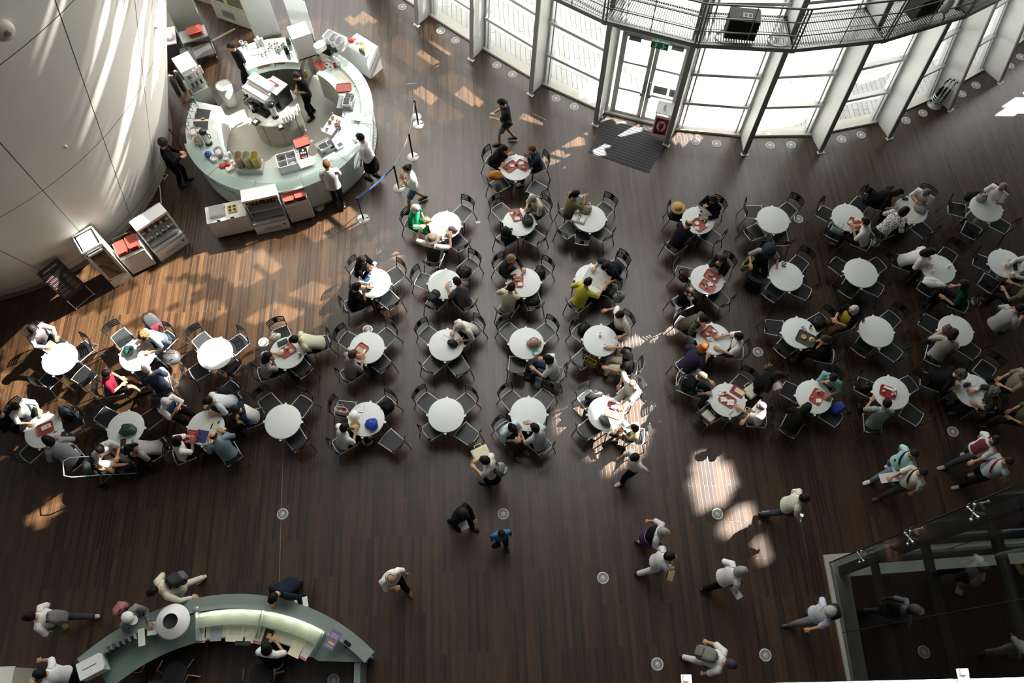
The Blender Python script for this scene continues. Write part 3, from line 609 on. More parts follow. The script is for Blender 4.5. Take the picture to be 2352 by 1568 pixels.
# the attendant at the information desk is added with the other people
# ------------------------------------------------------------------ tables and chairs
TN = {
 'A0': (1184.9, 384.8, 'table of the pair nearest the doors'), 'A1': (1022.4, 516.6, 'table of the woman in green'), 'A2': (1193, 510.3, 'table of the man holding a camera'),
 'A3': (1354.8, 501.9, 'table bearing the lettered white tote'), 'A4': (1603.5, 505.7, 'table beside the straw hat'), 'A5': (1776, 504.6, 'empty table with the sunlit spot'),
 'A6': (1948.3, 499.4, 'table beside the mint bag'), 'A7': (2093, 482, 'table spread with papers and net bag'), 'A8': (2265.5, 478, 'table of the grey-haired man in white'),
 'B0': (858.8, 649.5, 'table with the white and blue bag'), 'B1': (1020.9, 652, 'table of the man in grey tee'), 'B2': (1203.2, 648.4, 'table of the women sharing a tray'),
 'B3': (1359.6, 640, 'table with the open newspaper'), 'B4': (1624.4, 641.6, 'table with two trays side by side'), 'B5': (1805.8, 634.5, 'table of the man in dark hat'),
 'B6': (1977.3, 626.5, 'bare table of the second row'), 'B7': (2155.6, 618, 'table with three cups'), 'B8': (2309, 605, 'table with the open laptop'),
 'C0': (137, 823.6, 'table of the woman in lilac'), 'C1': (314.7, 815, 'table with the dark green pouch'), 'C2': (494, 811.8, 'bare third-row table toward the left'),
 'C3': (659.9, 809.6, 'table of the woman in stripes'), 'C4': (842.9, 798.2, 'table of the black-checked diner'), 'C5': (1024.9, 791.9, 'table of the man sketching'),
 'C6': (1209.2, 788.1, 'table with the pinkish handbag'), 'C7': (1379.2, 781.9, 'table of the two women with cups'), 'C8': (1638.8, 778.2, 'table of the orange-haired diner'),
 'C9': (1835.5, 764.2, 'table with the striped black tray'), 'C10': (2013, 761, 'bare third-row table toward the right'), 'C11': (2195.1, 759, 'table of the woman with hairclip'),
 'D0': (99.5, 988.4, 'front-row table nearest the left border'), 'D1': (288.5, 983.4, 'table beside the stroller'), 'D2': (473, 981.5, 'table with the red book'),
 'D3': (649.8, 967.3, 'left bare table of the front row'), 'D4': (841.2, 962, 'table with the bright blue bag'), 'D5': (1024.6, 952.7, 'right bare table of the front row'),
 'D6': (1213.7, 950.5, 'table of the seated pair with phones'), 'D7': (1391.5, 949.5, 'table of the bald man and child'), 'D8': (1671.4, 918.5, 'table of the man crossing his legs'),
 'D9': (1869.5, 911, 'table of the diner in teal'), 'D10': (2046.5, 901.5, 'table of the man in green plaid'), 'D11': (2235, 897, 'cluttered table of the grey pair')}
TH = .72
TC = {k: at(u, v, TH) for k, (u, v, n) in TN.items()}
t0 = None
for k, (u, v, n) in TN.items():
    lab = 'white round '+n if not n.startswith(('empty', 'bare', 'left', 'right', 'front', 'cluttered')) else n.replace('table', 'white round table')
    p = TC[k].copy(); p.z = 0; rz = R(random.uniform(-9, 3))
    if t0 is None:
        t0 = thing('cafe_table', lab, 'table', p, rz, 'round white cafe tables')
        m = MB(); m.lathe([(0, .696), (.385, .696), (.398, .702), (.40, .71), (.398, .717), (.39, .72), (0, .72)], 64, cap=False); m.build('table_top', TABLETOP, t0)
        legm = mat('#8f9392', .35, .7, .05); tabm = WHITE
        for j in range(4):
            a = PI/2*j; c, s_ = math.cos(a), math.sin(a); m = MB()
            m.tube([(c*.415, s_*.415, .695), (c*.43, s_*.43, 0)], .014, 8)
            m.mi = 1; m.xf = Matrix.Rotation(a, 4, 'Z'); m.prism([(.34, -.06), (.43, -.022), (.447, 0), (.43, .022), (.34, .06)], .688, .70)
            m.xf = None; m.build('leg', [legm, tabm], t0)
        m = MB(); m.tube([(-.38, 0, .685), (.38, 0, .685)], .012, 6); m.tube([(0, -.38, .68), (0, .38, .68)], .012, 6); m.build('brace', legm, t0)
    else: dup(t0, lab, p, rz)
# chair
CFR = mat('#d3d6d4', .35, .35, .05); CBL = mat('#17181a', .34, .1, .15, name='black_stained_ply'); CSEAT = mat('#2c2e30', .3, .1, .12, name='black_ply_sheen')  # seat's black ply is greyed to stand in for window sheen
CLEG = mat('#5f6362', .35, .6, .1, name='chair_leg_metal')
ch0 = thing('cafe_chair', 'x', 'chair', (0, 0, -50))
def seat_poly(k):
    o = []
    for i in range(9): x = -1+i/4; o.append((.205*x*k, .2*k+.02*(1-x*x)))
    for i in range(9): x = 1-i/4; o.append((.182*x*k, -.2*k-.018*(1-x*x)))
    return o
m = MB(); m.prism(seat_poly(.96), .436, .452); m.build('seat', CSEAT, ch0)
m = MB(); pts = [(x, y, .442) for x, y in seat_poly(1.0)]; m.tube(pts+[pts[0]], .0115, 6)
for x, y in ((-.205, .2), (.205, .2), (-.182, -.2), (.182, -.2)): m.ell((x, y, .446), .02, .02, .013, 8, 6)
m.build('seat_frame', CFR, ch0)
m = MB()
def arc(z, h, dep=.006):
    f, b = [], []
    n = 10
    rings = []
    for i in range(n+1):
        x = -1+2*i/n; y = -.205-.055*(z-.44)/.36-.06*(1-x*x)-.0; X = .205*x
        rings.append([(X, y-dep, z-h/2), (X, y+dep, z-h/2), (X, y+dep-.004, z+h/2), (X, y-dep-.004, z+h/2)])
    m.loft(rings, sm=False)
arc(.785, .035); arc(.725, .024); arc(.67, .024); arc(.615, .03)
m.loft([[(x, -.205-.055*(z-.44)/.36-.06+d, z) for x, d in ((-.05, -.01), (.05, -.01), (.05, .01), (-.05, .01))] for z in (.61, .79)], sm=False)
for k in (-1, 1): m.tube([(.182*k, -.2, .44), (.196*k, -.215, .6), (.206*k, -.262, .80)], .0115, 6)
m.build('backrest', CBL, ch0)
for k in (-1, 1):
    m = MB(); m.tube([(.203*k, .19, .44), (.215*k, .21, 0)], .0115, 6); m.lathe([(.016, 0), (.016, .02)], 8, (.215*k, .21, 0)); m.build('leg', CLEG, ch0)
    m = MB(); m.tube([(.182*k, -.195, .44), (.205*k, -.30, 0)], .0115, 6); m.lathe([(.016, 0), (.016, .02)], 8, (.205*k, -.30, 0)); m.build('leg', CLEG, ch0)
SIDES = {}; CHN = [0]
def chair_at(key, x, y, rz, used=False, force=None, lab=None):
    if lab is None:
        d = vec(x, y, 0)-vec(TC[key].x, TC[key].y, 0); a = math.degrees(math.atan2(d.y, d.x)) % 360
        names = ['right', 'upper right', 'top', 'upper left', 'left', 'lower left', 'bottom', 'lower right']
        order = sorted(range(8), key=lambda i: min(abs(a-45*i), 360-abs(a-45*i)))
        taken = SIDES.setdefault(key, set()); nm = force or next(names[i] for i in order if names[i] not in taken); taken.add(nm)
        lab = ('occupied' if used else 'empty')+' black slatted chair, '+nm+' of the '+TN[key][2]
    global CH_FIRST
    if CHN[0] == 0: o = ch0; o.location = (x, y, 0); o.rotation_euler = (0, 0, rz); o['label'] = lab
    else: o = dup(ch0, lab, (x, y, 0), rz)
    o['group'] = 'black slatted cafe chairs'; CHN[0] += 1; return o
def chairs(key, *pts):
    out = []
    for q in pts:
        p = at(q[0], q[1], .445); t = TC[key]
        a = math.atan2(t.y-p.y, t.x-p.x)-PI/2 if len(q) < 3 or q[2] is None else ang(q[2])
        o = chair_at(key, p.x, p.y, a); out.append(o)
        if len(q) > 3: o['label'] = o['label'].replace('empty', q[3], 1)
    return out
chairs('A0', (1147, 424, None, 'bag-laden'), (1234, 434, 150))
chairs('A1', (1062, 489), (1053, 558))
chairs('A2', (1152, 485), (1163, 548, None, 'backpack-laden'), (1228, 546))
chairs('A3', (1386, 483), (1305, 529, 40), (1339, 545, 80), (1381, 537))
chairs('A4', (1556, 495, -10, 'hat-laden'), (1633, 543))
chairs('A5', (1731, 487, -5), (1808, 484), (1732, 534), (1792, 547, 95))
chairs('A6', (1898, 492), (1975, 470), (1917, 533, 55, 'mint-bag-laden'))
chairs('A7', (2117, 527))
chairs('A8', (2198, 481, -15), (2230, 530), (2297, 517))
chairs('B0', (906, 633), (895, 690))
chairs('B1', (1076, 613), (976, 646), (1002, 692))
chairs('B2', (1242, 628, None, 'bag-laden'), (1223, 692, 110, 'bag-laden'))
chairs('B3', (1414, 613), (1396, 664, None, 'bag-laden'))
chairs('B4', (1571, 629, -20, 'bag-laden'), (1651, 686))
chairs('B5', (1833, 607), (1775, 672), (1840, 668))
chairs('B6', (1927, 611), (2011, 611), (1950, 663), (2006, 660))
chairs('B7', (2175, 588), (2130, 659, 50, 'coat-draped'))
chairs('B8', (2257, 603), (2270, 651))
chairs('C0', (188, 806), (194, 865), (118, 868))
chairs('C1', (281, 776))
chairs('C2', (545, 790), (467, 785), (460, 850), (528, 839))
chairs('C3', (648, 770, None, 'bag-laden'), (692, 845))
chairs('C4', (803, 783), (885, 775), (874, 833))
chairs('C5', (987, 771), (996, 836), (1054, 842))
chairs('C6', (1171, 763), (1251, 764), (1188, 840, 80))
chairs('C7', (1337, 766, None, 'bag-laden'), (1338, 825, None, 'bag-laden'))
chairs('C9', (1778, 752, -10), (1803, 798), (1880, 740, None, 'bag-laden'))
chairs('C10', (2043, 735), (1982, 797), (2047, 807))
chairs('C11', (2135, 743), (2226, 803))
chairs('D0', (167, 970, None, 'backpack-laden'), (74, 1036))
chairs('D1', (244, 958), (348, 960))
chairs('D3', (619, 927), (692, 932), (682, 1011))
chairs('D4', (793, 940, -10, 'bag-laden'), (884, 934, None, 'coat-draped'), (900, 1013))
chairs('D5', (983, 925), (1067, 927), (1073, 997), (996, 985))
chairs('D6', (1176, 920), (1248, 917))
chairs('D7', (1353, 919, None, 'bag-laden'), (1353, 985))
chairs('D8', (1702, 883, None, 'bag-laden'), (1630, 951, None, 'bag-laden'))
chairs('D9', (1817, 899), (1909, 955, None, 'bag-laden'))
chairs('D10', (1987, 889, None, 'bag-laden'), (2082, 886), (2094, 952))
chairs('D11', (2262, 850))
# ------------------------------------------------------------------ people at the tables
def P(*a, **k): return person(*a, **k)
def cl(k): return k
P('person with dark hair and black top leaning arms folded on table nearest doors', 1157, 342, -30, shirt='#1b1b1d', sl=1, hs='bob', arms='fold', lean=22, table='A0')
P('brown-haired person in navy jacket with hands at mouth, table nearest doors', 1222, 343, 200, shirt='#33404f', sl=1, hair='#5a4028', arms='mouth', lean=10, table='A0', legs='#2c2d30', shoes='#d8d8d4')
P('white-haired woman in bright green dress at the top left of the tables', 955, 479, -25, shirt='#1f8a63', sl=.6, legs='#1c7d5a', bottom='skirt', hair='#cfccc2', hs='bob', arms='lap', lean=8, table='A1')
P('person in brown brimmed hat and dark vest raising both open hands', 993, 549, 75, shirt='#dcdcd6', sl=.6, vest='#4a4238', hs='hat', hatc='#8b7a68', arms=((-.36, .2, 1.2), (.36, .32, 1.08)), lean=5, nod=12, table='A1')
P('grey-haired man in khaki vest looking down at his camera', 1223, 457, 215, shirt='#d8d6c9', sl=.7, vest='#a39769', hair='#8f8c86', arms='low', lean=14, nod=40, table='A2', legs='#4a4636')
P('woman with dark ponytail in khaki top looking at her phone', 1322, 446, 20, shirt='#7d785a', sl=.7, hs='pony', arms='phone', lean=5, table='A3', legs='#56503f')
P('woman with dark bob in black jacket, table beside the straw hat', 1638, 458, 220, shirt='#141416', sl=1, hair='#2a1a14', hs='bob', arms='one', lean=12, table='A4')
P('balding person in dark purple top eating at the straw hat table', 1583, 512, 42, shirt='#221d26', sl=.8, hs='bald', hair='#4a423c', arms='mouth', lean=22, table='A4', legs='#5d6150')
P('man in white shirt eating from a red tray beside the mint bag', 1988, 509, 150, shirt='#e3e3df', sl=.9, arms='low', lean=15, table='A6', legs='#2a2a2c')
P('woman in black leaning far over the table spread with papers', 2064, 441, -25, shirt='#0f0f11', sl=.8, hair='#1f1713', hs='bob', arms='spread', lean=35, table='A7', neck='#eee', legs='#141414')
P('person with grey hair in white top at upper right of papers table', 2127, 443, 228, shirt='#e4e2dc', sl=.7, hair='#5c5a58', arms='low', lean=22, nod=35, table='A7')
P('dark-haired woman in black and white floral top bending over the papers', 2078, 484, 30, shirt=pattern('floral', '#3a3a3a', '#e6e6e2', 14), sl=.7, hs='bob', arms='table', lean=28, table='A7')
P('grey-haired man all in white with a plaid bag at the far table', 2302, 430, 222, shirt='#e9e7df', sl=.6, hair='#77746e', arms='lap', lean=8, table='A8', legs='#dedcd2', skin=mat('#b5705a', .6))
P('woman in black reading a white leaflet, table with white and blue bag', 832, 597, -30, shirt='#131316', sl=1, hs='long', hair='#241a15', arms='phone', lean=12, table='B0')
P('black-clad man typing on a phone, table with white and blue bag', 819, 659, 25, shirt='#151517', sl=.95, arms='one', lean=14, table='B0')
P('man in grey tee looking at his phone beside a black backpack', 1050, 647, 130, shirt='#5c5d60', sl=.6, arms='one', lean=14, table='B1', legs='#22242c')
P('fair-haired woman in dark cardigan over red print facing the camera side', 1175, 594, -40, shirt='#2e2c2f', sl=1, front='#8e3b45', hair='#8a6f4c', hs='bob', arms='table', lean=14, nod=18, table='B2')
P('dark-haired woman in cream knit seen from behind, sharing a tray', 1174, 660, 62, shirt=pattern('striped', '#d9d6b8', '#c6c2a2', 30), sl=.7, hs='short', arms='chin', lean=12, table='B2', legs='#1f1f20')
P('person in navy top bending low over the open newspaper', 1391, 612, 222, shirt='#1d2436', sl=.9, arms='spread', lean=34, nod=30, table='B3')
P('man in yellow polo shirt pointing at the open newspaper', 1350, 648, 45, shirt='#c9c24a', sl=.7, arms=((-.2, .3, .78), (.27, .52, .86)), lean=16, table='B3', legs='#151515')
P('woman in dark jacket eating, upper right of the two side-by-side trays', 1658, 595, 222, shirt='#23242a', sl=1, hair='#2c1d17', hs='bob', arms='mouth', lean=16, table='B4')
P('brown-haired child in black with a wide white collar', 1582, 667, 30, shirt='#131315', sl=1, hair='#3f2c20', hs='short', arms='lap', lean=4, s=.82, table='B4', vest=None)
P('man in dark brimmed hat and grey shirt seated between two tables', 1766, 575, 262, shirt='#9a9c99', sl=.7, vest='#2b332f', hs='hat', hatc='#2b3338', arms=((-.33, .33, .72), (.3, .34, .76)), lean=12, nod=30, table='B5', legs='#19191b')
P('long-haired woman in white tee leaning over the table with three cups', 2136, 579, -22, shirt='#ebebe9', sl=.6, hs='long', arms='table', lean=30, nod=10, table='B7')
P('person in dark green top, table with three cups, seen from above', 2213, 652, 150, shirt='#143a26', sl=.6, hs='bob', hair='#1a211a', arms=((-.3, .42, .8), (.2, .3, .72)), lean=20, table='B7')
P('person in pale sleeves typing on the laptop at the right border', 2372, 597, 190, shirt='#d8d6cf', sl=1, arms='table', lean=10, table='B8')
P('person in camouflage top by the laptop at the right border', 2362, 655, 130, shirt=pattern('floral', '#7e6f45', '#4d4a30', 10), sl=.7, arms='table', lean=10, table='B8')
P('woman in pale lilac jacket reading a leaflet at far left', 77, 756, -32, shirt='#aaa0a6', sl=1, hair='#15120f', hs='bob', arms='table', lean=12, table='C0', vest=None)
P('curly-haired person reading a newspaper, red and grey backpack behind', 330, 769, 232, shirt='#6d7c8a', sl=.6, hair='#5d4426', hs='curly', arms='table', lean=18, table='C1')
P('dark-haired person in maroon shirt sitting sideways with hands in lap', 246, 857, 18, shirt='#96293f', sl=.6, arms='lap', lean=14, table='C1', legs='#18181a', bottom='shorts')
P('white-haired man in navy shirt, table with the dark green pouch', 336, 846, 118, shirt='#3a4052', sl=.6, hair='#d3d0c8', hs='short', arms='lap', lean=12, table='C1', legs='#dfe6ea')
P('woman with long dark hair in black and white stripes', 614, 818, 22, shirt=pattern('striped', '#16161a', '#e9e9e6', 16), sl=.7, hs='long', hair='#19110e', arms='chin', lean=14, table='C3')
P('man in cream shirt bending over a red tray opposite the stripes', 676, 780, 200, shirt='#d8d7bf', sl=1, arms='low', lean=42, nod=20, table='C3', legs='#1d1d1f')
P('brown-haired diner in black and white checked shirt', 810, 814, 40, shirt=pattern('checked', '#202022', '#b9b9b7', 18), sl=.9, hair='#4a3826', arms='low', lean=14, table='C4')
P('grey-haired man in white shirt sketching beside a camera bag', 1055, 751, 222, shirt='#e3e1d8', sl=.6, hair='#a7a49b', arms='table', lean=25, nod=35, table='C5')
P('woman in white top and blue jeans photographing with phone by pinkish handbag', 1258, 824, 165, shirt='#dfe6e7', sl=.6, hs='bob', arms='one', lean=10, table='C6', legs='#2b3f55')
P('woman in loose white blouse, upper right of the two cups', 1423, 724, 215, shirt='#ece6dd', sl=.8, arms=((-.34, .3, .9), (.4, .1, .8)), lean=6, table='C7', legs='#111113')
P('woman in black with both hands on the table of two cups', 1436, 810, 168, shirt='#121214', sl=.4, hs='long', arms='spread', lean=10, table='C7', legs='#d5d2b6')
P('dark-haired person in camouflage jacket eating from a red tray', 1616, 733, -32, shirt=pattern('floral', '#2e2d24', '#565341', 10), sl=.9, hs='short', arms='low', lean=26, table='C8')
P('man in white tee holding a cup opposite the orange-haired diner', 1696, 773, 172, shirt='#efeeea', sl=.6, arms='table', lean=4, table='C8', legs='#3b3e42')
P('orange-haired diner in purple shirt bent over the table', 1616, 797, 32, shirt='#39344c', sl=.8, hair='#8a4a1e', hs='bob', arms='table', lean=26, table='C8', legs='#4a4a46')
P('brown-haired woman in black eating from the striped black tray', 1895, 779, 165, shirt='#131519', sl=.6, hair='#3a2a20', hs='bun', arms='mouth', lean=18, table='C9', legs='#141414')
P('silver-haired woman in yellow print top and black cardigan', 1960, 711, 200, shirt='#15110f', sl=.7, front='#b3a638', hair='#b9b9b4', hs='bob', arms='low', lean=6, nod=10, table='C10', legs='#4c3a28')
P('woman in grey coat with orange hairclip sitting by a dark bag', 2190, 766, 62, shirt='#b5b2a6', sl=1, hs='bob', hair='#231712', arms='table', lean=20, table='C11')
P('person in loose pale grey clothes seated at the right border, third row', 2342, 708, 20, shirt='#bcbeb9', sl=1, arms='table', lean=16, chair=False, legs='#b0b3ae')
P('man in green plaid shirt and dark hair, front row at the left border', 37, 934, -28, shirt=pattern('plaid', '#b9d2c6', '#eef2ee', 16), sl=.6, arms='table', lean=14, table='D0')
P('person in grey top leaning over a red tray at the far left', 109, 1010, 140, shirt='#9a9b9f', sl=.7, hs='bob', arms='table', lean=30, nod=10, table='D0', legs='#e5dfc4')
P('dark-clothed person cut by the left border, beside front-row chairs', -8, 948, 160, shirt='#121319', sl=1, arms='lap', lean=6, chair=False)
P('man in pale checked shirt reaching down to a baby in the stroller', 231, 1031, -45, shirt=pattern('plaid', '#bdbdb9', '#e3e3de', 16), sl=.6, arms=((-.1, .45, .78), (.2, .5, .72)), lean=22, table='D1', legs='#77776c')
P('woman in black and white striped tee bending to the stroller', 297, 1030, 215, shirt=pattern('striped', '#1b1b1d', '#d9d9d5', 26), sl=.6, hs='pony', arms='low', lean=28, table='D1', legs='#141416')
P('white-haired person with blue scarf over white top using a phone', 381, 923, -28, shirt='#efefec', sl=.8, hair='#d6d3cc', hs='short', arms='phone', lean=12, table='D2', front='#3b6ba8', legs='#111113')
P('dark-haired person in pale shirt writing, upper right of the red book', 478, 921, 218, shirt='#d7dce2', sl=.6, arms='table', lean=28, nod=20, table='D2', legs='#27343f')
P('person in white and navy jacket at the right of the red book table', 540, 940, 200, shirt='#202b3f', sl=.9, vest='#e1e0d8', hair='#20262e', arms='lap', lean=14, table='D2')
P('woman in white tee holding the red book open', 408, 1011, 28, shirt='#eae9e2', sl=.6, hs='bob', arms='phone', lean=10, table='D2')
P('balding man in pale blue shirt, lower right of the red book table', 489, 999, 128, shirt='#7f989f', sl=.7, hs='bald', hair='#2a2521', arms='table', lean=20, table='D2', legs='#18181a')
P('man in white shirt eating, table with the bright blue bag', 791, 982, 35, shirt='#efefed', sl=.95, hair='#1b120c', arms='low', lean=12, table='D4', legs='#16161a')
P('woman in pale blue blouse reading a card with crossed legs stretched out', 1177, 984, -50, shirt='#bcd6d8', sl=.8, hs='bun', arms='low', lean=14, table='D6', legs='#35382b', shoes='#8a6a4a')
P('man in pale grey tee photographing across the front-row table', 1229, 983, 135, shirt='#c3c6c9', sl=.6, arms=((-.2, .4, .8), (.02, .4, 1.0)), lean=12, table='D6', legs='#1a1a1c')
P('bald man in pale grey shirt reaching to a red tray', 1453, 879, 228, shirt='#b9bab4', sl=.7, hs='bald', hair='#a79a86', arms=((-.12, .5, .78), (.25, .1, .75)), lean=4, nod=8, table='D7', legs='#b3b3aa')
P('child in yellow top with pink headband using a tablet', 1457, 982, 170, shirt='#e0dc9c', sl=.5, hs='bob', arms='low', lean=4, s=.78, table='D7', legs='#5d6468', bottom='shorts')
P('man in dark navy tee with greying hair, upper left of magazine table', 1612, 864, -22, shirt='#14151c', sl=.6, hair='#5b554c', arms='table', lean=10, table='D8', legs='#2a3a3c')
P('grey-haired man in white tee holding a cup with legs crossed', 1748, 933, 172, shirt='#f0efec', sl=.6, hair='#8d8a83', arms=((.05, .45, .8), (-.3, .42, .78)), lean=6, table='D8', legs='#7e8383', knee=((.02, .46, .50), (.14, .5, .60)), shoes='#4a4a4a')
P('dark-haired diner in teal tee reaching to a red tray', 1913, 867, 228, shirt='#7fb3ae', sl=.6, arms='chin', lean=14, table='D9')
P('dark-haired person in dark olive top at the table of the diner in teal', 1853, 936, 55, shirt='#22231a', sl=.9, hs='bob', arms='low', lean=16, table='D9', legs='#1b1c18')
P('man in green and white plaid shirt eating from a red tray', 2037, 926, 80, shirt=pattern('plaid', '#2f4a42', '#b9c9c0', 14), sl=.9, arms='table', lean=16, table='D10', legs='#3a2420')
P('blurred grey-haired figure in black at the cluttered table', 2207, 859, -20, shirt='#141414', sl=.9, hair='#4f4a44', hs='curly', arms='table', lean=26, table='D11')
P('curly grey-haired figure in dark grey at the right of cluttered table', 2282, 899, 175, shirt='#33332f', sl=.9, hair='#5c5a54', hs='curly', arms='table', lean=16, table='D11')
P('fair-haired person in beige cut by the right border, front row', 2352, 858, 170, shirt='#8b8372', sl=.8, hair='#8f8675', hs='bob', arms='lap', lean=4, chair=False)
P('person in olive top cut by the right border below the beige one', 2376, 935, 170, shirt='#5c6140', sl=.7, arms='lap', lean=4, chair=False)
# ------------------------------------------------------------------ walkers and standing people
P('young man in grey tee and shorts walking with a phone and black shoulder bag', 1152, 236, 180, 'walk', lean=4, nod=45, shirt='#2d2d2e', sl=.6, legs='#7b7d80', bottom='shorts', arms='hold', stride=.2, shoes='#151515')
d_short = P('woman in white tee and denim shorts walking past the stanchions', 935, 388, 205, 'walk', lean=4, nod=15, shirt='#e6e6e6', sl=.5, legs='#4a6d8c', bottom='shorts', hs='bun', arms=((-.05, .24, 1.35), (.06, .25, 1.08)), stride=.24, shoes='#1c1c1c')
P('woman in white blouse and black skirt holding a phone by the counter', 828, 316, 155, 'stand', lean=4, nod=30, shirt='#eeeaf0', sl=.7, legs='#111113', bottom='skirt', arms='face', stride=.06)
P('person with brown hair in grey knit and jeans ordering at the counter', 750, 378, 105, 'stand', lean=5, nod=20, shirt=pattern('striped', '#b9b8b2', '#cfcec8', 40), sl=.8, hair='#5d4028', legs='#20242c', arms='hold', stride=.1)
P('barista all in black walking behind the counter by the white bin', 531, 108, 225, 'walk', lean=4, nod=25, shirt='#0e0e0f', sl=.6, legs='#0e0e10', arms='hang', stride=.16)
P('barista all in black with crossed arms beside the coffee island', 680, 175, 225, 'stand', lean=3, nod=35, shirt='#101012', sl=.6, legs='#101012', hair='#1d1613', arms='crossed', stride=.08)
P('man in black with a beanie standing between concrete wall and counter', 375, 330, 15, 'stand', lean=4, nod=25, shirt='#141416', sl=1, legs='#131315', hs='beanie', hatc='#2c2d2c', arms='hold', stride=.08)
d_bp1 = P('woman in white tee with tote and grey backpack walking toward the left', 1114, 1057, 165, 'walk', lean=5, nod=35, shirt='#dddcd2', sl=.6, legs='#121214', bottom='skirt', hs='short', arms='hold', stride=.1)
P('man in white tee walking away from the child in yellow', 1457, 1051, 205, 'walk', lean=6, nod=20, shirt='#ecebe6', sl=.7, legs='#141418', arms='walk2', stride=.22, shoes='#b9b9b9')
P('person in black coat and beanie carrying a tablet', 1062, 1178, -35, 'walk', lean=8, nod=25, shirt='#141416', sl=1, hs='beanie', hatc='#1d2023', legs='#111113', arms=((-.12, .3, .95), (.24, .2, .86)), stride=.22)
P('child in blue hoodie with the hood down', 1152, 1226, -75, 'walk', lean=4, nod=15, shirt='#50729c', sl=1, legs='#1c2128', arms='hang', s=.8, stride=.12)
P('balding man in white shirt walking alone across the open floor', 897, 1327, -55, 'walk', lean=5, nod=30, shirt='#f0f0ea', sl=.9, hs='bald', hair='#6b5c4c', legs='#15161c', arms=((-.25, .1, .86), (.05, .26, 1.3)), stride=.24, shoes='#7a4a3a')
P('grey-haired woman in black vest and purple skirt', 1526, 1222, -25, 'walk', lean=10, nod=25, shirt='#cfcacf', sl=.9, vest='#141417', hair='#8c8b86', hs='bob', legs='#4a3566', bottom='skirt', arms='walk2', stride=.16, s=.95)
P('dark-haired woman in white top touching her mouth and carrying a book', 1537, 1277, 5, 'walk', lean=8, nod=15, shirt='#e3e2de', sl=.8, legs='#e2e0d8', arms=((-.24, .1, .85), (.05, .24, 1.36)), stride=.26)
P('grey-haired person in white shirt and cap holding a paper, black apron', 1703, 1311, 10, 'walk', lean=12, nod=20, shirt='#e6e4df', sl=.8, hair='#8f8d89', hs='bob', legs='#111114', arms=((-.2, .1, .9), (.3, .2, .8)), stride=.25)
d_bp2 = P('bending man in white clothes with a grey patterned backpack', 1678, 1524, -25, 'walk', lean=32, nod=25, shirt='#dcdcd8', sl=.95, legs='#dddad0', hair='#3a3a40', arms=((-.28, -.05, .82), (.3, .1, .8)), stride=.2)
d_bp3 = P('man in grey cap and white shirt beside the pale kerb', 1903, 1404, 188, 'walk', lean=0, nod=2, shirt='#c9ccd6', sl=.6, legs='#6f7072', hs='cap', hatc='#a2a29a', arms='walk', stride=.26)
P('man in cream sweater walking right near the sunlit patch', 1848, 1144, -12, 'walk', lean=8, nod=10, shirt='#d9dbc5', sl=1, legs='#3f4a55', arms=((-.24, .1, .86), (.24, .26, .9)), stride=.28)
d_s1 = P('person in mint tee with dark strap walking beside the white-clad companion', 2097, 1042, 198, 'walk', lean=0, nod=5, shirt='#a8d5d3', sl=.7, legs='#6f7f8c', arms='walk', stride=.3, shoes='#e3e2d8')
d_s2 = P('person in white top with black sling strap holding papers', 2117, 1085, 196, 'walk', lean=0, nod=5, shirt='#e9e6da', sl=.7, legs='#3a3c38', arms=((-.26, .0, .82), (.14, .34, .95)), stride=.26)
P('person in white blouse over maroon top walking at lower right', 2284, 1010, 192, 'walk', lean=0, nod=5, shirt='#dcdad3', sl=.9, front='#7e3848', hs='bob', legs='#3f4347', arms='walk', stride=.3, shoes='#aaa69c')
d_s3 = P('person in pale shirt with red strap and black trousers', 2313, 1060, 192, 'walk', lean=0, nod=5, shirt='#c5cace', sl=.7, legs='#0f0f11', arms='walk2', stride=.22, shoes='#8b8b88')
d_bp4 = P('person in cream clothes wearing a black backpack beside the desk', 352, 1358, 222, 'walk', lean=20, nod=25, shirt='#d6d1bd', sl=1, legs='#d9d5c2', arms=((-.4, -.1, 1.0), (.2, .2, .95)), stride=.28, shoes='#d5d0bf')
d_bp5 = P('person in white cap and grey sweater with pink backpack at the desk', 295, 1417, -28, 'stand', lean=16, nod=20, shirt='#85878c', sl=1, hs='cap', hatc='#e9e8e2', legs='#1a1b1e', arms=((-.05, .42, 1.1), (.2, .3, .95)), stride=.14)
d_bp6 = P('long-striding person in white top with olive bag and grey backpack', 68, 1416, 185, 'walk', lean=6, nod=20, shirt='#eceae4', sl=.7, legs='#3f4042', arms=((-.28, .1, .9), (.28, .2, .85)), stride=.36, shoes='#d8cdbb')
P('dark-haired woman in white blouse and black skirt beside a pale cabinet', 92, 1547, 172, 'stand', lean=4, nod=10, shirt='#eeeeec', sl=.9, legs='#121214', bottom='skirt', arms='counter', stride=.1)
P('person in navy jacket leaning over the information desk to write', 628, 1372, -115, 'stand', lean=26, nod=35, shirt='#1d2433', sl=1, legs='#1c1d22', arms=((-.42, .28, .95), (.1, .42, 1.08)), stride=.1)
P('woman in black standing with a white paper beside the cream canvas tote', 1789, 862, -22, 'stand', lean=14, nod=30, shirt='#121315', sl=.6, legs='#101012', hs='bob', arms='hold', stride=.1)
P('desk attendant in white sleeves and black vest writing behind the desk', 612, 1487, 82, shirt='#eeeeec', sl=.9, vest='#17171a', hs='bob', arms='low', lean=16, chair=False, legs='#121214', bottom='skirt')
finish_people()
for d, c, fl in ((d_s1, '#15161a', False), (d_s2, '#15161a', False), (d_s3, '#a3222c', False)):
    m, cc = strap(d, c, .018, flip=fl); m.build('strap', mat(c, .7), d['ob'])
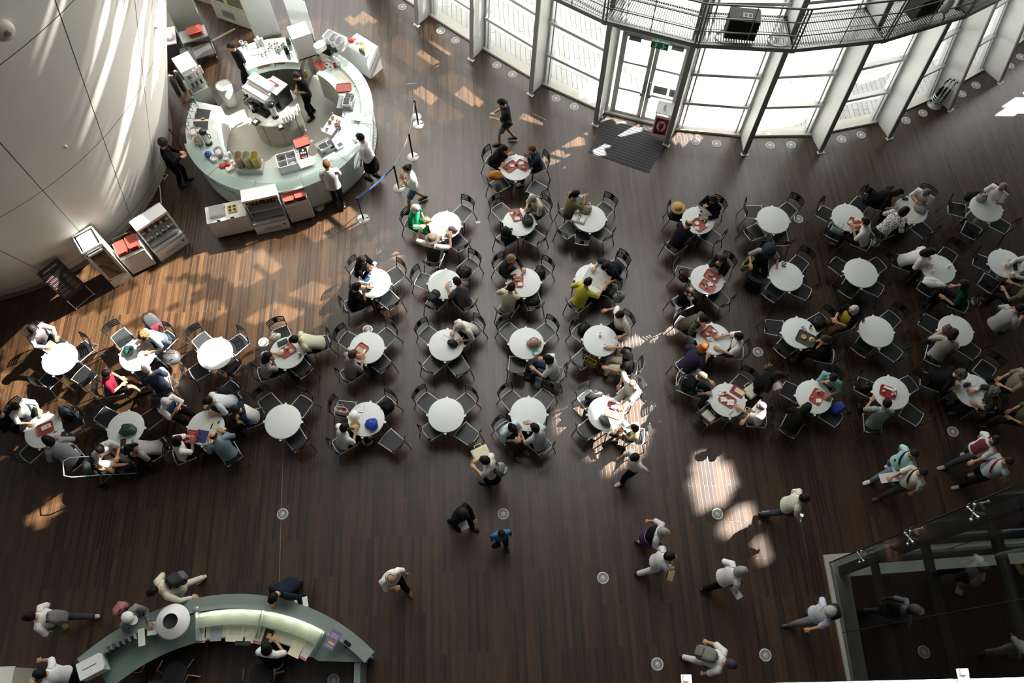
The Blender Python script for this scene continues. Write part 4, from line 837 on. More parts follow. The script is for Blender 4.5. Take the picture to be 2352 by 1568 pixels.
# ------------------------------------------------------------------ bags and other belongings
def place(m, name, mats, p, rz, lab, cat, grp=None): return tag(m.build(name, mats, None, p, rz), lab, cat, grp)
def backpack(p, rz, col, lab, tilt=0, s=1, worn=False, col2=None):
    o = thing('backpack', lab, 'backpack', p, rz); o.scale = (s,)*3; o.rotation_euler = (tilt, 0, rz); cm = mat(col, .75, var=.2, scale=20)
    m = MB(); m.loft([rr(.28*w, .17*d, z, y) for z, w, d, y in ((0, .8, .8, 0), (.03, .98, 1, 0), (.2, 1, 1.05, 0), (.33, .95, .9, .01), (.41, .7, .55, .03), (.43, .4, .3, .035))]); m.build('body', cm, o)
    m = MB(); m.loft([rr(.2*w, .07*d, z, -.095) for z, w, d in ((.03, .8, .7), (.06, 1, 1), (.17, 1, 1), (.22, .8, .6))]); m.build('pocket', mat(col2 or col, .7, var=.25, scale=24), o)
    for k in (-1, 1): m = MB(); m.tube([(.07*k, .08, .38), (.085*k, .15, .3), (.09*k, .15, .15), (.08*k, .09, .05)], .018, 6); m.build('strap', mat('#1b1b1c', .8), o)
    m = MB(); m.tube([(-.035, .04, .42), (-.03, .045, .47), (.03, .045, .47), (.035, .04, .42)], .01, 6); m.build('handle', mat('#1b1b1c', .8), o)
    return o
def rr(w, d, z, y=0, n=3):
    return [(a, b+y, z) for a, b in rrect(w, d, min(w, d)*.42, n)]
def worn(d, col, lab, s=.9, col2=None):
    s_ = d['s']; q = d['T'](.1)+d['fw']*-.24; Rm = Matrix.Rotation(d['rz'], 3, 'Z'); p = d['loc']+Rm @ Vector(q)*s_
    tl = math.atan2(d['fw'].z, d['fw'].y); return backpack(p, d['rz'], col, lab, tl, s, True, col2)
def blobbag(p, rz, sx, sy, sz, col, lab, name='handbag', cat='bag', handles=True, seed=1, amp=.16, rough=.6, hcol=None):
    o = thing(name, lab, cat, p, rz); m = MB(); m.blob((0, 0, sz*.75), sx, sy, sz, amp, seed); m.build('body', mat(col, rough, var=.25, scale=16) if isinstance(col, str) else col, o)
    if handles:
        for k in (-1, 1): m = MB(); m.tube([(-sx*.5, sy*.3*k, sz*1.5), (-sx*.35, sy*.5*k, sz*2.2), (0, sy*.6*k, sz*2.5), (sx*.35, sy*.5*k, sz*2.2), (sx*.5, sy*.3*k, sz*1.5)], .009, 6); m.build('handle', mat(hcol or (col if isinstance(col, str) else '#222222'), .6), o)
    return o
def tote(p, rz, w, h, col, lab, lie=False, txt=None, name='tote_bag'):
    o = thing(name, lab, 'bag', p, rz); cm = mat(col, .85, var=.08)
    m = MB()
    if lie:
        m.loft([[(x*w/2*k, y*h/2*k, z+.012*math.sin(7*x+5*y)) for x, y in ((-1, -1), (0, -1.02), (1, -1), (1.02, 0), (1, 1), (0, 1), (-1, 1), (-1.02, 0))] for z, k in ((0, 1), (.03, .98), (.05, .8))]); m.build('body', cm, o)
        for k in (-1, 1): m = MB(); m.tube([(-w*.2, h*.48, .03), (-w*.2, h*.7, .02+.01*k), (w*.2, h*.7, .02+.01*k), (w*.2, h*.48, .03)], .009, 6); m.build('handle', cm, o)
    else:
        m.loft([rr(w*a, .13*b, z) for z, a, b in ((0, .9, .9), (.02, 1, 1), (h*.6, 1, 1.1), (h, 1.02, .9))]+[rr(w*a, .13*b, z) for z, a, b in ((h, .95, .7), (h*.5, .9, .8), (.04, .85, .8))]); m.build('body', cm, o)
        for k in (-1, 1): m = MB(); m.tube([(-w*.22, .05*k, h-.02), (-w*.2, .06*k, h+.12), (w*.2, .06*k, h+.12), (w*.22, .05*k, h-.02)], .009, 6); m.build('handle', cm, o)
    if txt: text(o, txt, .11, (0, -.02, .062) if lie else (0, -.075, h*.5), (0, 0, PI/2) if lie else (PI/2, 0, 0), BLACK)
    return o
def tt(u, v, z=TH): return at(u, v, z)
SEAT = .455
def tray(u, v, rz, lab, z=TH, col=None, cat='tray', w=.345, h=.25, mt=None):
    m = MB(); o0, o1, i1, i0 = rrect(w, h, .05), rrect(w+.02, h+.02, .055), rrect(w-.005, h-.005, .048), rrect(w-.03, h-.03, .04)
    m.loft([[(a, b, zz) for a, b in pl] for pl, zz in ((o0, 0), (o1, .02), (i1, .021), (i0, .006))], cap=False, sm=False)
    m.add([(a, b, .006) for a, b in i0], [tuple(range(len(i0)))]); m.add([(a, b, 0) for a, b in reversed(o0)], [tuple(range(len(o0)))])
    return place(m, 'tray', mt or (REDTRAY if not col else mat(col, .5)), tt(u, v, z), R(rz), lab, cat, 'cafe trays' if z == TH and not col else None)
def cup(u, v, lab, z=TH, col=None, drink='#3a2417', r=.036, h=.095, grp='drinking cups', name='cup', lid=False):
    o = thing(name, lab, 'cup', tt(u, v, z), 0, grp); m = MB(); m.lathe([(r*.72, 0), (r, h), (r*.93, h), (r*.68, .012)], 16, cap=False); m.lathe([(0, .002), (r*.72, .002)], 16, cap=False); m.build('body', CUPW if not col else mat(col, .4), o)
    m = MB()
    if lid: m.lathe([(r*1.05, h-.002), (r*1.05, h+.008), (r*.85, h+.014), (0, h+.014)], 16, cap=False); m.build('lid', WHITE, o)
    else: m.lathe([(0, h*.82), (r*.9, h*.82)], 16, cap=False); m.build('drink', mat(drink, .15), o)
    return o
def napkin(u, v, lab, z=TH, s=.07, seed=0, rz=0, col='#f6f5f0'):
    rnd = random.Random(seed); m = MB(); n = 6; vs = []; fs = []
    for j in range(n+1):
        for i in range(n+1): vs.append(((i/n-.5)*2*s*(1+rnd.uniform(-.1, .1)), (j/n-.5)*2*s*(.8+rnd.uniform(-.1, .1)), .004+rnd.random()*.022))
    for j in range(n):
        for i in range(n): a = j*(n+1)+i; fs.append((a, a+1, a+n+2, a+n+1))
    m.add(vs, fs, True); k = len(vs); m.add([(x, y, .0) for x, y, zz in vs], [tuple(reversed(f)) for f in fs], True)
    return place(m, 'paper_napkin', mat(col, .85, var=.03), tt(u, v, z), R(rz), lab, 'napkin', 'crumpled napkins')
def box_item(name, u, v, w, h, t, rz, mats, lab, cat, z=TH, grp=None, marks=None):
    m = MB(); m.prism(rrect(w, h, min(w, h)*.06), 0, t)
    if marks:
        m.mi = 1
        for x, y, a, b in marks: m.box(x*w, y*h, t, a*w, b*h, .001)
    return place(m, name, mats, tt(u, v, z), R(rz), lab, cat, grp)
def phone(u, v, rz, lab, z=TH): return box_item('mobile_phone', u, v, .072, .145, .009, rz, [BLACKGLOSS, mat('#9fb0b5', .2)], lab, 'phone', z, None, [(0, 0, .85, .82)])
def food(u, v, lab, col='#caa259', z=TH+.008, r=.05, h=.03, name='sandwich', cat='food', sy=.7):
    m = MB(); m.blob((0, 0, h*.7), r, r*sy, h, .12, int(u)); return place(m, name, mat(col, .8, var=.3, scale=40), tt(u, v, z), random.random()*3, lab, cat)
def plate(u, v, lab, z=TH, r=.07, col=None, name='plate'):
    m = MB(); m.lathe([(0, .004), (r*.6, .004), (r, .016), (r, .02), (r*.62, .009), (0, .009)], 24, cap=False); return place(m, name, mat(col, .4) if col else CUPW, tt(u, v, z), 0, lab, name)
NEWS = pattern('printed', '#8d8c88', '#e9e8e0', 26)
# nearest the doors
tray(1173, 383, 40, 'red tray on the left of the pair nearest the doors'); tray(1200, 380, -35, 'red tray on the right of the pair nearest the doors')
cup(1164, 386, 'paper cup on the left red tray nearest the doors', TH+.006); napkin(1176, 381, 'napkin on the left red tray nearest the doors', TH+.006, .055, 2)
napkin(1197, 375, 'napkin on the right red tray nearest the doors', TH+.006, .06, 3); box_item('food_carton', 1202, 386, .1, .07, .04, -35, [mat('#8f8b7c', .6)], 'open food carton on the right red tray nearest the doors', 'carton', TH+.006)
box_item('leaflet', 1164, 400, .14, .2, .003, 35, [PAPER], 'white leaflet at the lower left edge of the table nearest doors', 'leaflet')
m = MB(); m.blob((0, 0, .1), .17, .13, .12, .22, 4); place(m, 'orange_cardigan', mat('#b5742a', .95, var=.3, scale=24), at(1139, 408, SEAT+.2), 0, 'mustard orange cardigan hung over a chair nearest the doors', 'cardigan')
box_item('card', 1097.6, 510, .12, .07, .003, 5, [PAPER], 'small white card lying on the floor by a chair', 'card', 0)
cup(1208, 441, 'white paper cup on the floor below the chair nearest the doors', .02)
# woman in green
food(990, 508, 'yellow fruit in the hand of the woman in green', '#c9bf3a', TH, .035, .03, 'fruit'); blobbag(at(980, 507, .62), 0, .1, .07, .06, '#cfc8a8', 'small cream bag in the lap of the woman in green', seed=3)
m = MB()
for k, a in ((-1, R(6)), (1, R(28))): m.loft([[(0, -.16, .0+dz), (k*.19*math.cos(a), -.16, .19*math.sin(a)+dz), (k*.19*math.cos(a), .16, .19*math.sin(a)+dz), (0, .16, dz)] for dz in (0, .004)], sm=False)
place(m, 'open_booklet', mat('#efeac4', .8, var=.04), at(1009, 531, TH), R(-8), 'open cream booklet on the table of the woman in green', 'booklet')
blobbag(at(1040, 529, TH), R(-30), .13, .075, .06, '#56435c', 'purple bag on the table of the woman in green', handles=False, seed=5); blobbag(at(1031, 541, TH), R(-25), .09, .05, .045, '#9d9266', 'tan pouch on the table of the woman in green', 'pouch', 'pouch', False, 6)
box_item('shopping_bag', 1018, 551, .24, .18, .09, 20, [mat('#b4b4ae', .5)], 'grey paper bag at the lower edge of the green woman table', 'bag', .58)
# man holding a camera
tray(1186, 494, -70, 'red tray with two cups beside the man holding a camera'); cup(1181, 486, 'iced coffee cup at the top of the tray beside the camera man', TH+.006); cup(1192, 491, 'iced coffee cup at the middle of the tray beside the camera man', TH+.006)
napkin(1175, 490, 'napkin at the left of the tray beside the camera man', TH+.006, .05, 5); napkin(1188, 502, 'napkin at the bottom of the tray beside the camera man', TH+.006, .06, 6)
blobbag(at(1212, 511, TH), .4, .14, .17, .1, '#1f201e', 'black round bag on the table of the man holding a camera', seed=8, amp=.12)
m = MB(); m.box(0, 0, 0, .13, .07, .09); m.lathe([(.035, 0), (.038, .06)], 14, (0, .05, .02)); place(m, 'camera', BLACK, at(1214, 488, .85), R(30), 'black camera held by the grey-haired man in khaki vest', 'camera')
backpack(at(1163, 548, SEAT+.01), R(-25), '#1e2526', 'dark backpack standing on a chair below the red tray with cups')
# lettered tote
tote(at(1331, 501, TH), R(-22), .34, .3, '#ecebe5', 'white tote bag with black letters lying on the table', True, 'JICA'); blobbag(at(1346, 485, TH), .3, .15, .12, .1, '#9c8c70', 'slouchy beige handbag on the lettered tote', seed=11)
cup(1354, 470, 'clear cup at the top edge of the lettered tote table', r=.03, h=.08, drink='#d8d5cc'); phone(1334, 451, 60, 'phone held by the woman with dark ponytail', .95)
# straw hat table
m = MB(); m.lathe([(0, .115), (.05, .12), (.085, .1), (.095, .02), (.105, .012), (.19, .02), (.19, .012), (.09, 0)], 32, cap=False); o = place(m, 'straw_hat', mat('#c9a766', .9, var=.15, scale=60), at(1557, 478, SEAT+.24), 0, 'straw hat on a pile of clothes beside the table', 'hat')
m = MB(); m.lathe([(.097, .018), (.095, .045)], 32, cap=False); m.build('hat_band', mat('#8a6a35', .8), o)
m = MB(); m.blob((0, 0, .1), .16, .17, .12, .2, 12); place(m, 'folded_clothes', mat('#2a1a28', .9, var=.3), at(1556, 493, SEAT), 0, 'dark purple clothes piled on the chair under the straw hat', 'clothes')
tray(1604, 517, -55, 'red tray on the straw hat table'); plate(1601, 513, 'white plate on the red tray of the straw hat table', TH+.006, .055); napkin(1600, 524, 'napkin on the red tray of the straw hat table', TH+.006, .06, 7)
box_item('black_dish', 1617, 509, .12, .1, .02, -50, [mat('#30302a', .5)], 'square black dish with food right of the straw hat table tray', 'dish'); food(1618, 509, 'piece of bread on the square black dish', '#d9c98a', TH+.02, .03, .02, 'bread')
cup(1609, 490, 'larger of two white cups above the tray of straw hat table'); cup(1606, 497, 'lower of two white cups above the tray of straw hat table', h=.07); napkin(1625, 518, 'crumpled napkin right of the straw hat table tray', s=.06, seed=8); food(1596, 503, 'yellow bun held by the balding person in purple', '#cfc27a', TH+.15, .03, .025, 'bun')
# mint bag table
tray(1964, 514, -35, 'red tray in front of the man beside the mint bag'); napkin(1952, 510, 'napkin at the left of the tray beside the mint bag', TH+.006, .06, 9); food(1966, 506, 'wrapped roll at the top of the tray beside the mint bag', '#e4d9c4', TH+.006, .06, .03)
tote(at(1917, 536, SEAT), R(-35), .3, .26, '#a9c4b4', 'mint green bag with dark handles standing on a chair', name='mint_bag')
# papers table
box_item('large_sheet', 2090, 492, .5, .42, .002, 35, [PAPER, mat('#c9bf5a', .8)], 'large white sheet under the elbows of the floral-clad woman', 'paper', TH, None, [(0, -.44, .9, .03)])
blobbag(at(2112, 483, TH), -.5, .17, .11, .07, pattern('checked', '#b9bcba', '#3c4040', 22), 'grey checked net bag on the papers table', handles=False, seed=13); box_item('eyeglass_case', 2078, 457, .15, .07, .035, -8, [mat('#23272a', .4)], 'dark case at the top of the papers table', 'case')
blobbag(at(2044, 548, 0), .3, .16, .1, .12, '#4e1118', 'dark red bag on the floor below the papers table', seed=14); blobbag(at(2060, 538, 0), .2, .16, .12, .12, '#16161a', 'black bag on the floor below the papers table', seed=15)
blobbag(at(2251, 458, TH), .2, .14, .11, .1, pattern('checked', '#d9d7d0', '#4a4a48', 16), 'white bag with black checks held by the grey-haired man in white', seed=16)
m = MB(); m.blob((0, 0, .1), .2, .15, .14, .25, 17); place(m, 'black_coat', mat('#0e0e0f', .95), at(2228, 455, SEAT), .6, 'black coat heaped on a chair left of the white-clad man', 'coat')
# white and blue bag
o = tote(at(843, 643, TH), R(-12), .36, .26, '#f0f1f0', 'white plastic bag with a round blue print on the table', True, name='plastic_bag')
m = MB(); m.lathe([(0, .062), (.075, .062)], 24, cap=False, sy=1.25); m.build('print', pattern('floral', '#3f86b5', '#2a5f8a', 8), o)
box_item('leaflet', 858, 609, .1, .2, .003, -25, [PAPER], 'white leaflet held by the woman in black', 'leaflet', .9); phone(853, 655, 20, 'phone held by the black-clad man', TH+.06)
blobbag(at(846, 674, .58), .3, .13, .09, .09, '#161618', 'black handbag with looped handles beside the black-clad man', seed=18)
# grey tee
backpack(at(1004, 672, TH), R(150), '#18191a', 'black backpack slumped on the table of the man in grey tee', R(-60), .8); blobbag(at(1066, 629, SEAT), .4, .19, .16, .12, '#141415', 'black bag on the chair right of the man in grey tee', seed=19); phone(1034, 653, 15, 'phone held by the man in grey tee', .93)
# women sharing a tray
tray(1189, 645, 88, 'red tray between the two women sharing it'); box_item('food_box', 1188, 641, .12, .1, .05, 0, [WOODWHITE], 'white food box on the shared red tray', 'box', TH+.006); napkin(1195, 653, 'napkin at the bottom of the shared red tray', TH+.006, .06, 21); napkin(1191, 632, 'napkin at the top of the shared red tray', TH+.006, .05, 22)
blobbag(at(1240, 628, SEAT), .2, .14, .17, .1, '#1c1a19', 'black bag with red trim on the chair right of the sharing women', seed=20); blobbag(at(1223, 693, SEAT), .5, .18, .15, .1, '#141414', 'black bag on the chair below the sharing women', seed=21, handles=False)
# newspaper
m = MB(); m.loft([[(x*.3, y*.21, dz+.012*abs(x)) for x, y in ((-1, -1), (0, -1), (1, -1), (1, 1), (0, 1), (-1, 1))] for dz in (0, .004)], sm=False)
o = place(m, 'newspaper', NEWS, at(1371, 640, TH), R(-28), 'open newspaper being read by the man in yellow and his companion', 'newspaper')
blobbag(at(1405, 677, SEAT), .8, .13, .19, .11, '#1a1a1b', 'black bag on the chair right of the man in yellow', seed=22); m = MB(); m.blob((0, 0, .14), .15, .13, .2, .25, 23); place(m, 'grey_jacket', mat('#9a9b9b', .8, var=.2), at(1419, 688, .42), .3, 'shiny grey jacket hanging behind the chair right of the newspaper', 'jacket')
# side-by-side trays
tray(1635, 634, -35, 'upper of the two red trays lying side by side'); tray(1624, 657, -35, 'lower of the two red trays lying side by side', col='#c4655a')
box_item('food_carton', 1633, 633, .1, .07, .04, -30, [mat('#8f8b7c', .6)], 'food carton on the upper side-by-side tray', 'carton', TH+.006); plate(1640, 641, 'white saucer on the upper side-by-side tray', TH+.006, .04, name='saucer'); napkin(1631, 653, 'napkin on the lower side-by-side tray', TH+.006, .06, 24); cup(1622, 660, 'white cup on the lower side-by-side tray', TH+.006); box_item('food_carton', 1616, 650, .11, .08, .035, -40, [mat('#6f6a58', .6)], 'food carton on the lower side-by-side tray', 'carton', TH+.006)
backpack(at(1570, 640, SEAT), R(80), '#4e2a22', 'brown striped backpack on the chair left of the two side-by-side trays', s=.9, col2='#7a4a34'); box_item('snack', 1646, 607, .06, .05, .03, 10, [PAPER], 'white wrapped snack in the hands of the woman in dark jacket', 'snack', .9)
# man in dark hat
o = thing('travel_case', 'black travel case on the floor in front of the man in dark hat', 'suitcase', at(1726, 655, 0), R(-28)); m = MB(); m.loft([rr(.42, .3, z) for z in (0, .02, .4, .44)]); m.build('body', mat('#191a1e', .55), o)
m = MB(); m.tube([(-.1, 0, .44), (-.1, 0, .5), (.1, 0, .5), (.1, 0, .44)], .012, 6); m.build('handle', BLACK, o); m = MB(); m.tube([(-.19, -.155, .06), (-.19, -.155, .36), (.19, -.155, .36), (.19, -.155, .06), (-.19, -.155, .06)], .006, 5); m.build('piping', mat('#4a4536', .6), o)
tote(at(1712, 614, .35), R(40), .34, .3, '#b3a878', 'yellowish tote bag left of the man in dark hat'); box_item('mini_console', 1800, 608, .1, .11, .03, -15, [mat('#26302f', .4), mat('#d9dcda', .5)], 'small black and white gadget on the table of the man in dark hat', 'gadget', TH, None, [(-.1, .2, .5, .25), (.05, -.25, .8, .2)])
# three cups
cup(2177, 614, 'rightmost of the three cups on the table', lid=True); cup(2139, 626, 'lowest of the three cups on the table', lid=True); cup(2137, 611, 'uppermost of the three cups, beside the long-haired woman', lid=True); food(2147, 640, 'bread roll below the three cups', '#c9a878', TH, .05, .025, 'bread')
m = MB(); m.blob((0, 0, .06), .26, .13, .08, .25, 26); place(m, 'white_coat', mat('#e9e9e6', .9), at(2140, 652, .72), R(-15), 'white coat draped over the chair below the three cups', 'coat'); blobbag(at(2104, 612, .47), .5, .15, .13, .09, '#101011', 'black bag beside the long-haired woman in white tee', seed=27)
# laptop
o = thing('laptop', 'open laptop on the table at the right border', 'laptop', at(2328, 610, TH), R(-100)); m = MB(); m.prism(rrect(.34, .24, .015), 0, .015); m.build('base', LGREY, o); m = MB(); m.box(0, .03, .015, .29, .1, .002); m.build('keyboard', BLACK, o)
m = MB(); m.xf = Matrix.Translation((0, .12, .015)) @ Matrix.Rotation(R(-15), 4, 'X'); m.box(0, 0, 0, .34, .008, .22); m.build('screen', LGREY, o)
box_item('note_card', 2304, 606, .09, .09, .002, 10, [PAPER], 'white square card left of the laptop', 'card'); cup(2322, 631, 'cup below the laptop', lid=True); box_item('receipt', 2307, 628, .05, .13, .002, 5, [PAPER], 'narrow white receipt below the laptop', 'paper'); m = MB(); m.blob((0, 0, .08), .15, .11, .1, .2, 28); place(m, 'grey_bag', mat('#9b9c98', .8), at(2296, 642, SEAT), 0, 'grey bag under the edge of the laptop table', 'bag')
# lilac / far left
box_item('leaflet', 113, 796, .2, .27, .003, -30, [PAPER, mat('#c9cf5a', .7)], 'white leaflet with a yellow corner read by the woman in lilac', 'leaflet', TH+.03, None, [(-.1, .3, .5, .2)])
blobbag(at(298, 806, TH), .2, .12, .12, .08, '#1f4a44', 'dark green striped pouch on the table with the newspaper reader', 'pouch', 'pouch', False, 29); box_item('newspaper', 324, 796, .3, .24, .004, -30, [NEWS], 'folded newspaper under the curly-haired reader', 'newspaper'); napkin(306, 838, 'crumpled white paper on the table with the dark green pouch', s=.09, seed=31); box_item('leaflet', 340, 815, .15, .2, .002, 20, [PAPER], 'white leaflet in the middle of the dark green pouch table', 'leaflet')
backpack(at(364, 757, SEAT), R(40), '#57585a', 'grey backpack with a red panel on the chair behind the newspaper reader', R(-20), 1.15, col2='#a3404a')
o = blobbag(at(398, 825, .28), -.2, .22, .19, .14, '#2a2b2d', 'large black duffel beside the table with the dark green pouch', 'duffel_bag', seed=32, amp=.08)
# stripes and cream shirt
tray(661, 805, 40, 'red tray between the woman in stripes and the man in cream'); cup(660, 800, 'clear cup in the middle of the stripes table tray', TH+.006, drink='#c9b8a8'); napkin(645, 808, 'napkin at the left of the stripes table tray', TH+.006, .07, 33); napkin(671, 806, 'napkin at the right of the stripes table tray', TH+.006, .05, 34)
box_item('green_pouch', 650, 787, .24, .11, .04, 28, [mat('#22393a', .6)], 'dark green oblong pouch beside the cream-shirted man', 'pouch'); o = thing('tea_bottle', 'small green tea bottle at the right of the stripes table', 'bottle', at(691, 817, TH)); m = MB(); m.lathe([(.03, 0), (.033, .02), (.033, .11), (.014, .15)], 14); m.build('body', mat('#8aa63e', .3), o); m = MB(); m.lathe([(.016, .15), (.016, .17)], 12); m.build('cap', WHITE, o)
blobbag(at(634, 778, SEAT+.05), .4, .14, .1, .1, '#e6e4d4', 'cream cloth bag on the chair behind the stripes table', seed=35)
# checked diner
tray(828, 805, 55, 'red tray in front of the black-checked diner'); box_item('menu_card', 826, 802, .1, .15, .004, 55, [mat('#c9bf96', .7), mat('#8f875f', .7)], 'cream card on the black-checked diner tray', 'card', TH+.006, None, [(0, .1, .7, .06), (0, -.1, .7, .06)]); box_item('receipt', 835, 808, .05, .16, .002, -30, [PAPER], 'white receipt on the black-checked diner tray', 'paper', TH+.008)
# sketching man
blobbag(at(1040, 791, TH), -.4, .13, .09, .075, '#17181a', 'black camera bag on the table of the man sketching', seed=36); box_item('sketchbook', 1023, 776, .13, .19, .008, 60, [PAPER, mat('#4a4a4a', .7)], 'white sketchbook under the hand of the grey-haired man', 'sketchbook', TH, None, [(.35, 0, .06, .9)])
# pinkish handbag
blobbag(at(1226, 790, TH), .1, .18, .11, .09, '#a78c80', 'pinkish leather handbag on a table', seed=37, amp=.06, hcol='#8d7468'); box_item('green_book', 1229, 808, .14, .11, .015, 10, [mat('#3fa88c', .6)], 'turquoise booklet under the phone by the pinkish handbag', 'booklet'); phone(1233, 811, -70, 'phone over the turquoise booklet by the pinkish handbag', TH+.05)
# two cups
cup(1378, 770, 'upper of two lone white cups on the table', r=.034, h=.09, drink='#e9e4da'); cup(1388, 797, 'lower of two lone white cups on the table', r=.034, h=.09, drink='#e9e4da')
blobbag(at(1341, 757, SEAT+.03), .6, .16, .12, .11, '#171718', 'black bag on the chair upper left of the two lone cups', seed=38); tote(at(1354, 836, .5), R(-28), .3, .22, '#8d7a3a', 'mustard paper bag on the chair below the two lone cups', name='paper_bag'); blobbag(at(1354, 823, SEAT), -.3, .15, .08, .08, '#3a2a20', 'dark brown bag beside the mustard paper bag', seed=39)
# orange-haired diner
tray(1628, 765, 42, 'red tray between the camouflage jacket and orange hair'); cup(1624, 768, 'white bowl on the tray near the orange-haired diner', TH+.006, r=.045, h=.05, name='bowl', drink='#d9c38a'); food(1630, 760, 'pastry on the tray near the orange-haired diner', '#b99a4c', TH+.006, .045, .025, 'pastry'); napkin(1641, 760, 'napkin at the right of the orange-haired diner tray', TH+.006, .05, 41); napkin(1629, 779, 'folded white napkin below the orange-haired diner tray', s=.07, seed=42)
box_item('printed_sheet', 1640, 799, .21, .28, .002, -15, [PAPER, mat('#55565a', .8)], 'white printed sheet near the orange-haired diner', 'paper', TH, None, [(.25, .2, .12, .09), (.15, -.1, .1, .05)]); cup(1658, 774, 'white cup held by the man in white tee')
# striped black tray
tray(1851, 778, -30, 'black tray with pale stripes', col='#1c1c1c', w=.42, h=.31, mt=pattern('striped', '#151515', '#5b5c58', 24)); plate(1846, 774, 'round bread bowl on the striped black tray', TH+.006, .065, '#c49a52', 'bowl'); plate(1864, 780, 'white plate on the striped black tray', TH+.006, .06); food(1864, 779, 'burger on the plate of the striped black tray', '#c9b04a', TH+.02, .05, .035, 'burger')
cup(1860, 752, 'glass above the striped black tray', col='#b9bcbb', r=.034); phone(1847, 756, 25, 'phone left of the glass above the striped black tray'); blobbag(at(1879, 742, SEAT), .2, .16, .15, .09, '#131314', 'black bag on the chair above the striped black tray', seed=43)
blobbag(at(2171, 760, TH), .6, .13, .11, .1, '#5b3f3a', 'brown and red bag at the edge of the hairclip table', seed=44)
# far left front row
tray(104, 984, 25, 'red tray on the front-row table nearest the left border'); box_item('sandwich_wrap', 107, 981, .2, .1, .03, 30, [PAPER, REDTRAY], 'white wrapped sandwich on the leftmost red tray', 'wrap', TH+.006, None, [(.2, 0, .1, .5)]); food(129, 989, 'small bun beside the leftmost red tray', '#e4dcc0', TH, .045, .025, 'bun')
backpack(at(165, 953, SEAT), R(-70), '#1f2329', 'black and blue backpack on a front-row chair at far left', R(10), 1.05, col2='#2d3c50'); m = MB(); m.blob((0, 0, .14), .17, .13, .18, .2, 45); place(m, 'navy_jacket', mat('#252a44', .9, var=.3), at(163, 1040, .42), .3, 'dark blue patterned jacket hanging behind the person in grey', 'jacket')
# stroller table
o = blobbag(at(297, 990, TH), .1, .19, .14, .1, '#1d4a3e', 'dark green and black shoulder bag on the stroller table', seed=46, hcol='#151515'); box_item('leaflet', 283, 1016, .12, .16, .003, 10, [mat('#3f3a2a', .7), mat('#8d2f2a', .7)], 'dark leaflet at the lower edge of the stroller table', 'leaflet', TH, None, [(0, .2, .8, .2)])
# red book table
m = MB()
for k, a in ((-1, R(12)), (1, R(12))): m.loft([[(0, -.14, dz), (k*.21*math.cos(a), -.14, .21*math.sin(a)+dz), (k*.21*math.cos(a), .14, .21*math.sin(a)+dz), (0, .14, dz)] for dz in (0, .01)], sm=False)
o = thing('red_book', 'red hardback with white lettering held over the table', 'book', at(441, 1003, TH+.1), R(-8)); m = MB(); m.prism(rrect(.24, .30, .008), 0, .016); m.build('cover', mat('#8d2330', .5), o); text(o, 'NIKA', .07, (.0, -.1, .0175), (0, 0, R(8)), PAPER)
m = MB(); [m.box(-.02, .1-.035*j, .0165, .16-.03*(j % 3), .012, .001) for j in range(4)]; m.build('subtitle', mat('#b9757c', .6), o)
o = thing('blue_magazine', 'dark blue magazine beside the red book', 'magazine', at(463, 1002, TH), R(-10)); m = MB(); m.prism(rrect(.26, .28, .006), 0, .008); m.build('cover', pattern('floral', '#1c2350', '#39427a', 8), o)
box_item('note_sheet', 479, 973, .2, .26, .003, -12, [mat('#f1efdf', .8)], 'cream note sheet in the middle of the red book table', 'paper'); box_item('envelope', 484, 960, .11, .12, .004, -5, [PAPER], 'white envelope above the cream note sheets', 'envelope'); box_item('yellow_sheet', 494, 980, .18, .13, .003, -12, [mat('#e4dfae', .8)], 'yellowish sheet at the right of the note sheet', 'paper'); food(503, 969, 'small blue gadget on the red book table', '#5b7f96', TH, .035, .02, 'gadget', 'gadget')
tote(at(483, 1031, .5), R(40), .2, .16, '#d9d8cc', 'white and black bag hanging below the red book table')
backpack(at(517, 905, SEAT), R(35), '#26272b', 'black rucksack on the chair behind the writing person', s=.8); ch_ = chairs('D2', (526, 898, 230, 'rucksack-laden'))
# bright blue bag
blobbag(at(855, 976, TH), .2, .14, .14, .08, '#2444b0', 'bright blue plastic bag on a table', seed=47, amp=.2); m = MB(); m.lathe([(0, .09), (.06, .085), (.085, .05), (.1, .012), (.13, .008), (.13, 0), (0, 0)], 28, cap=False); place(m, 'white_hat', mat('#efefe6', .8, var=.05), at(814, 955, TH), 0, 'round white hat on the bright blue bag table', 'hat')
napkin(827, 939, 'crumpled white paper at the top of the bright blue bag table', s=.1, seed=48); m = MB(); m.blob((0, 0, .03), .12, .1, .03, .2, 49); place(m, 'olive_cloth', mat('#77703f', .9), at(815, 977, TH), .4, 'olive cloth on the bright blue bag table', 'cloth')
tote(at(788, 948, SEAT), R(-12), .28, .26, '#e6e2d4', 'white tote with red rim standing on a front-row chair', name='rimmed_tote'); blobbag(at(790, 945, SEAT+.1), 0, .09, .05, .08, '#a02c44', 'crimson pouch inside the white tote with red rim', 'pouch', 'pouch', False, 50)
m = MB(); m.blob((0, 0, .16), .2, .15, .2, .28, 51); place(m, 'black_jacket', mat('#0d0d0e', .95), at(888, 940, .42), .5, 'black jacket heaped over a chair upper right of the blue bag', 'jacket')
phone(1217, 971, 55, 'dark phone raised by the man in pale grey tee', TH+.16); box_item('card', 1189, 1009, .09, .13, .003, 70, [PAPER], 'white card read by the woman in pale blue blouse', 'card', .8)
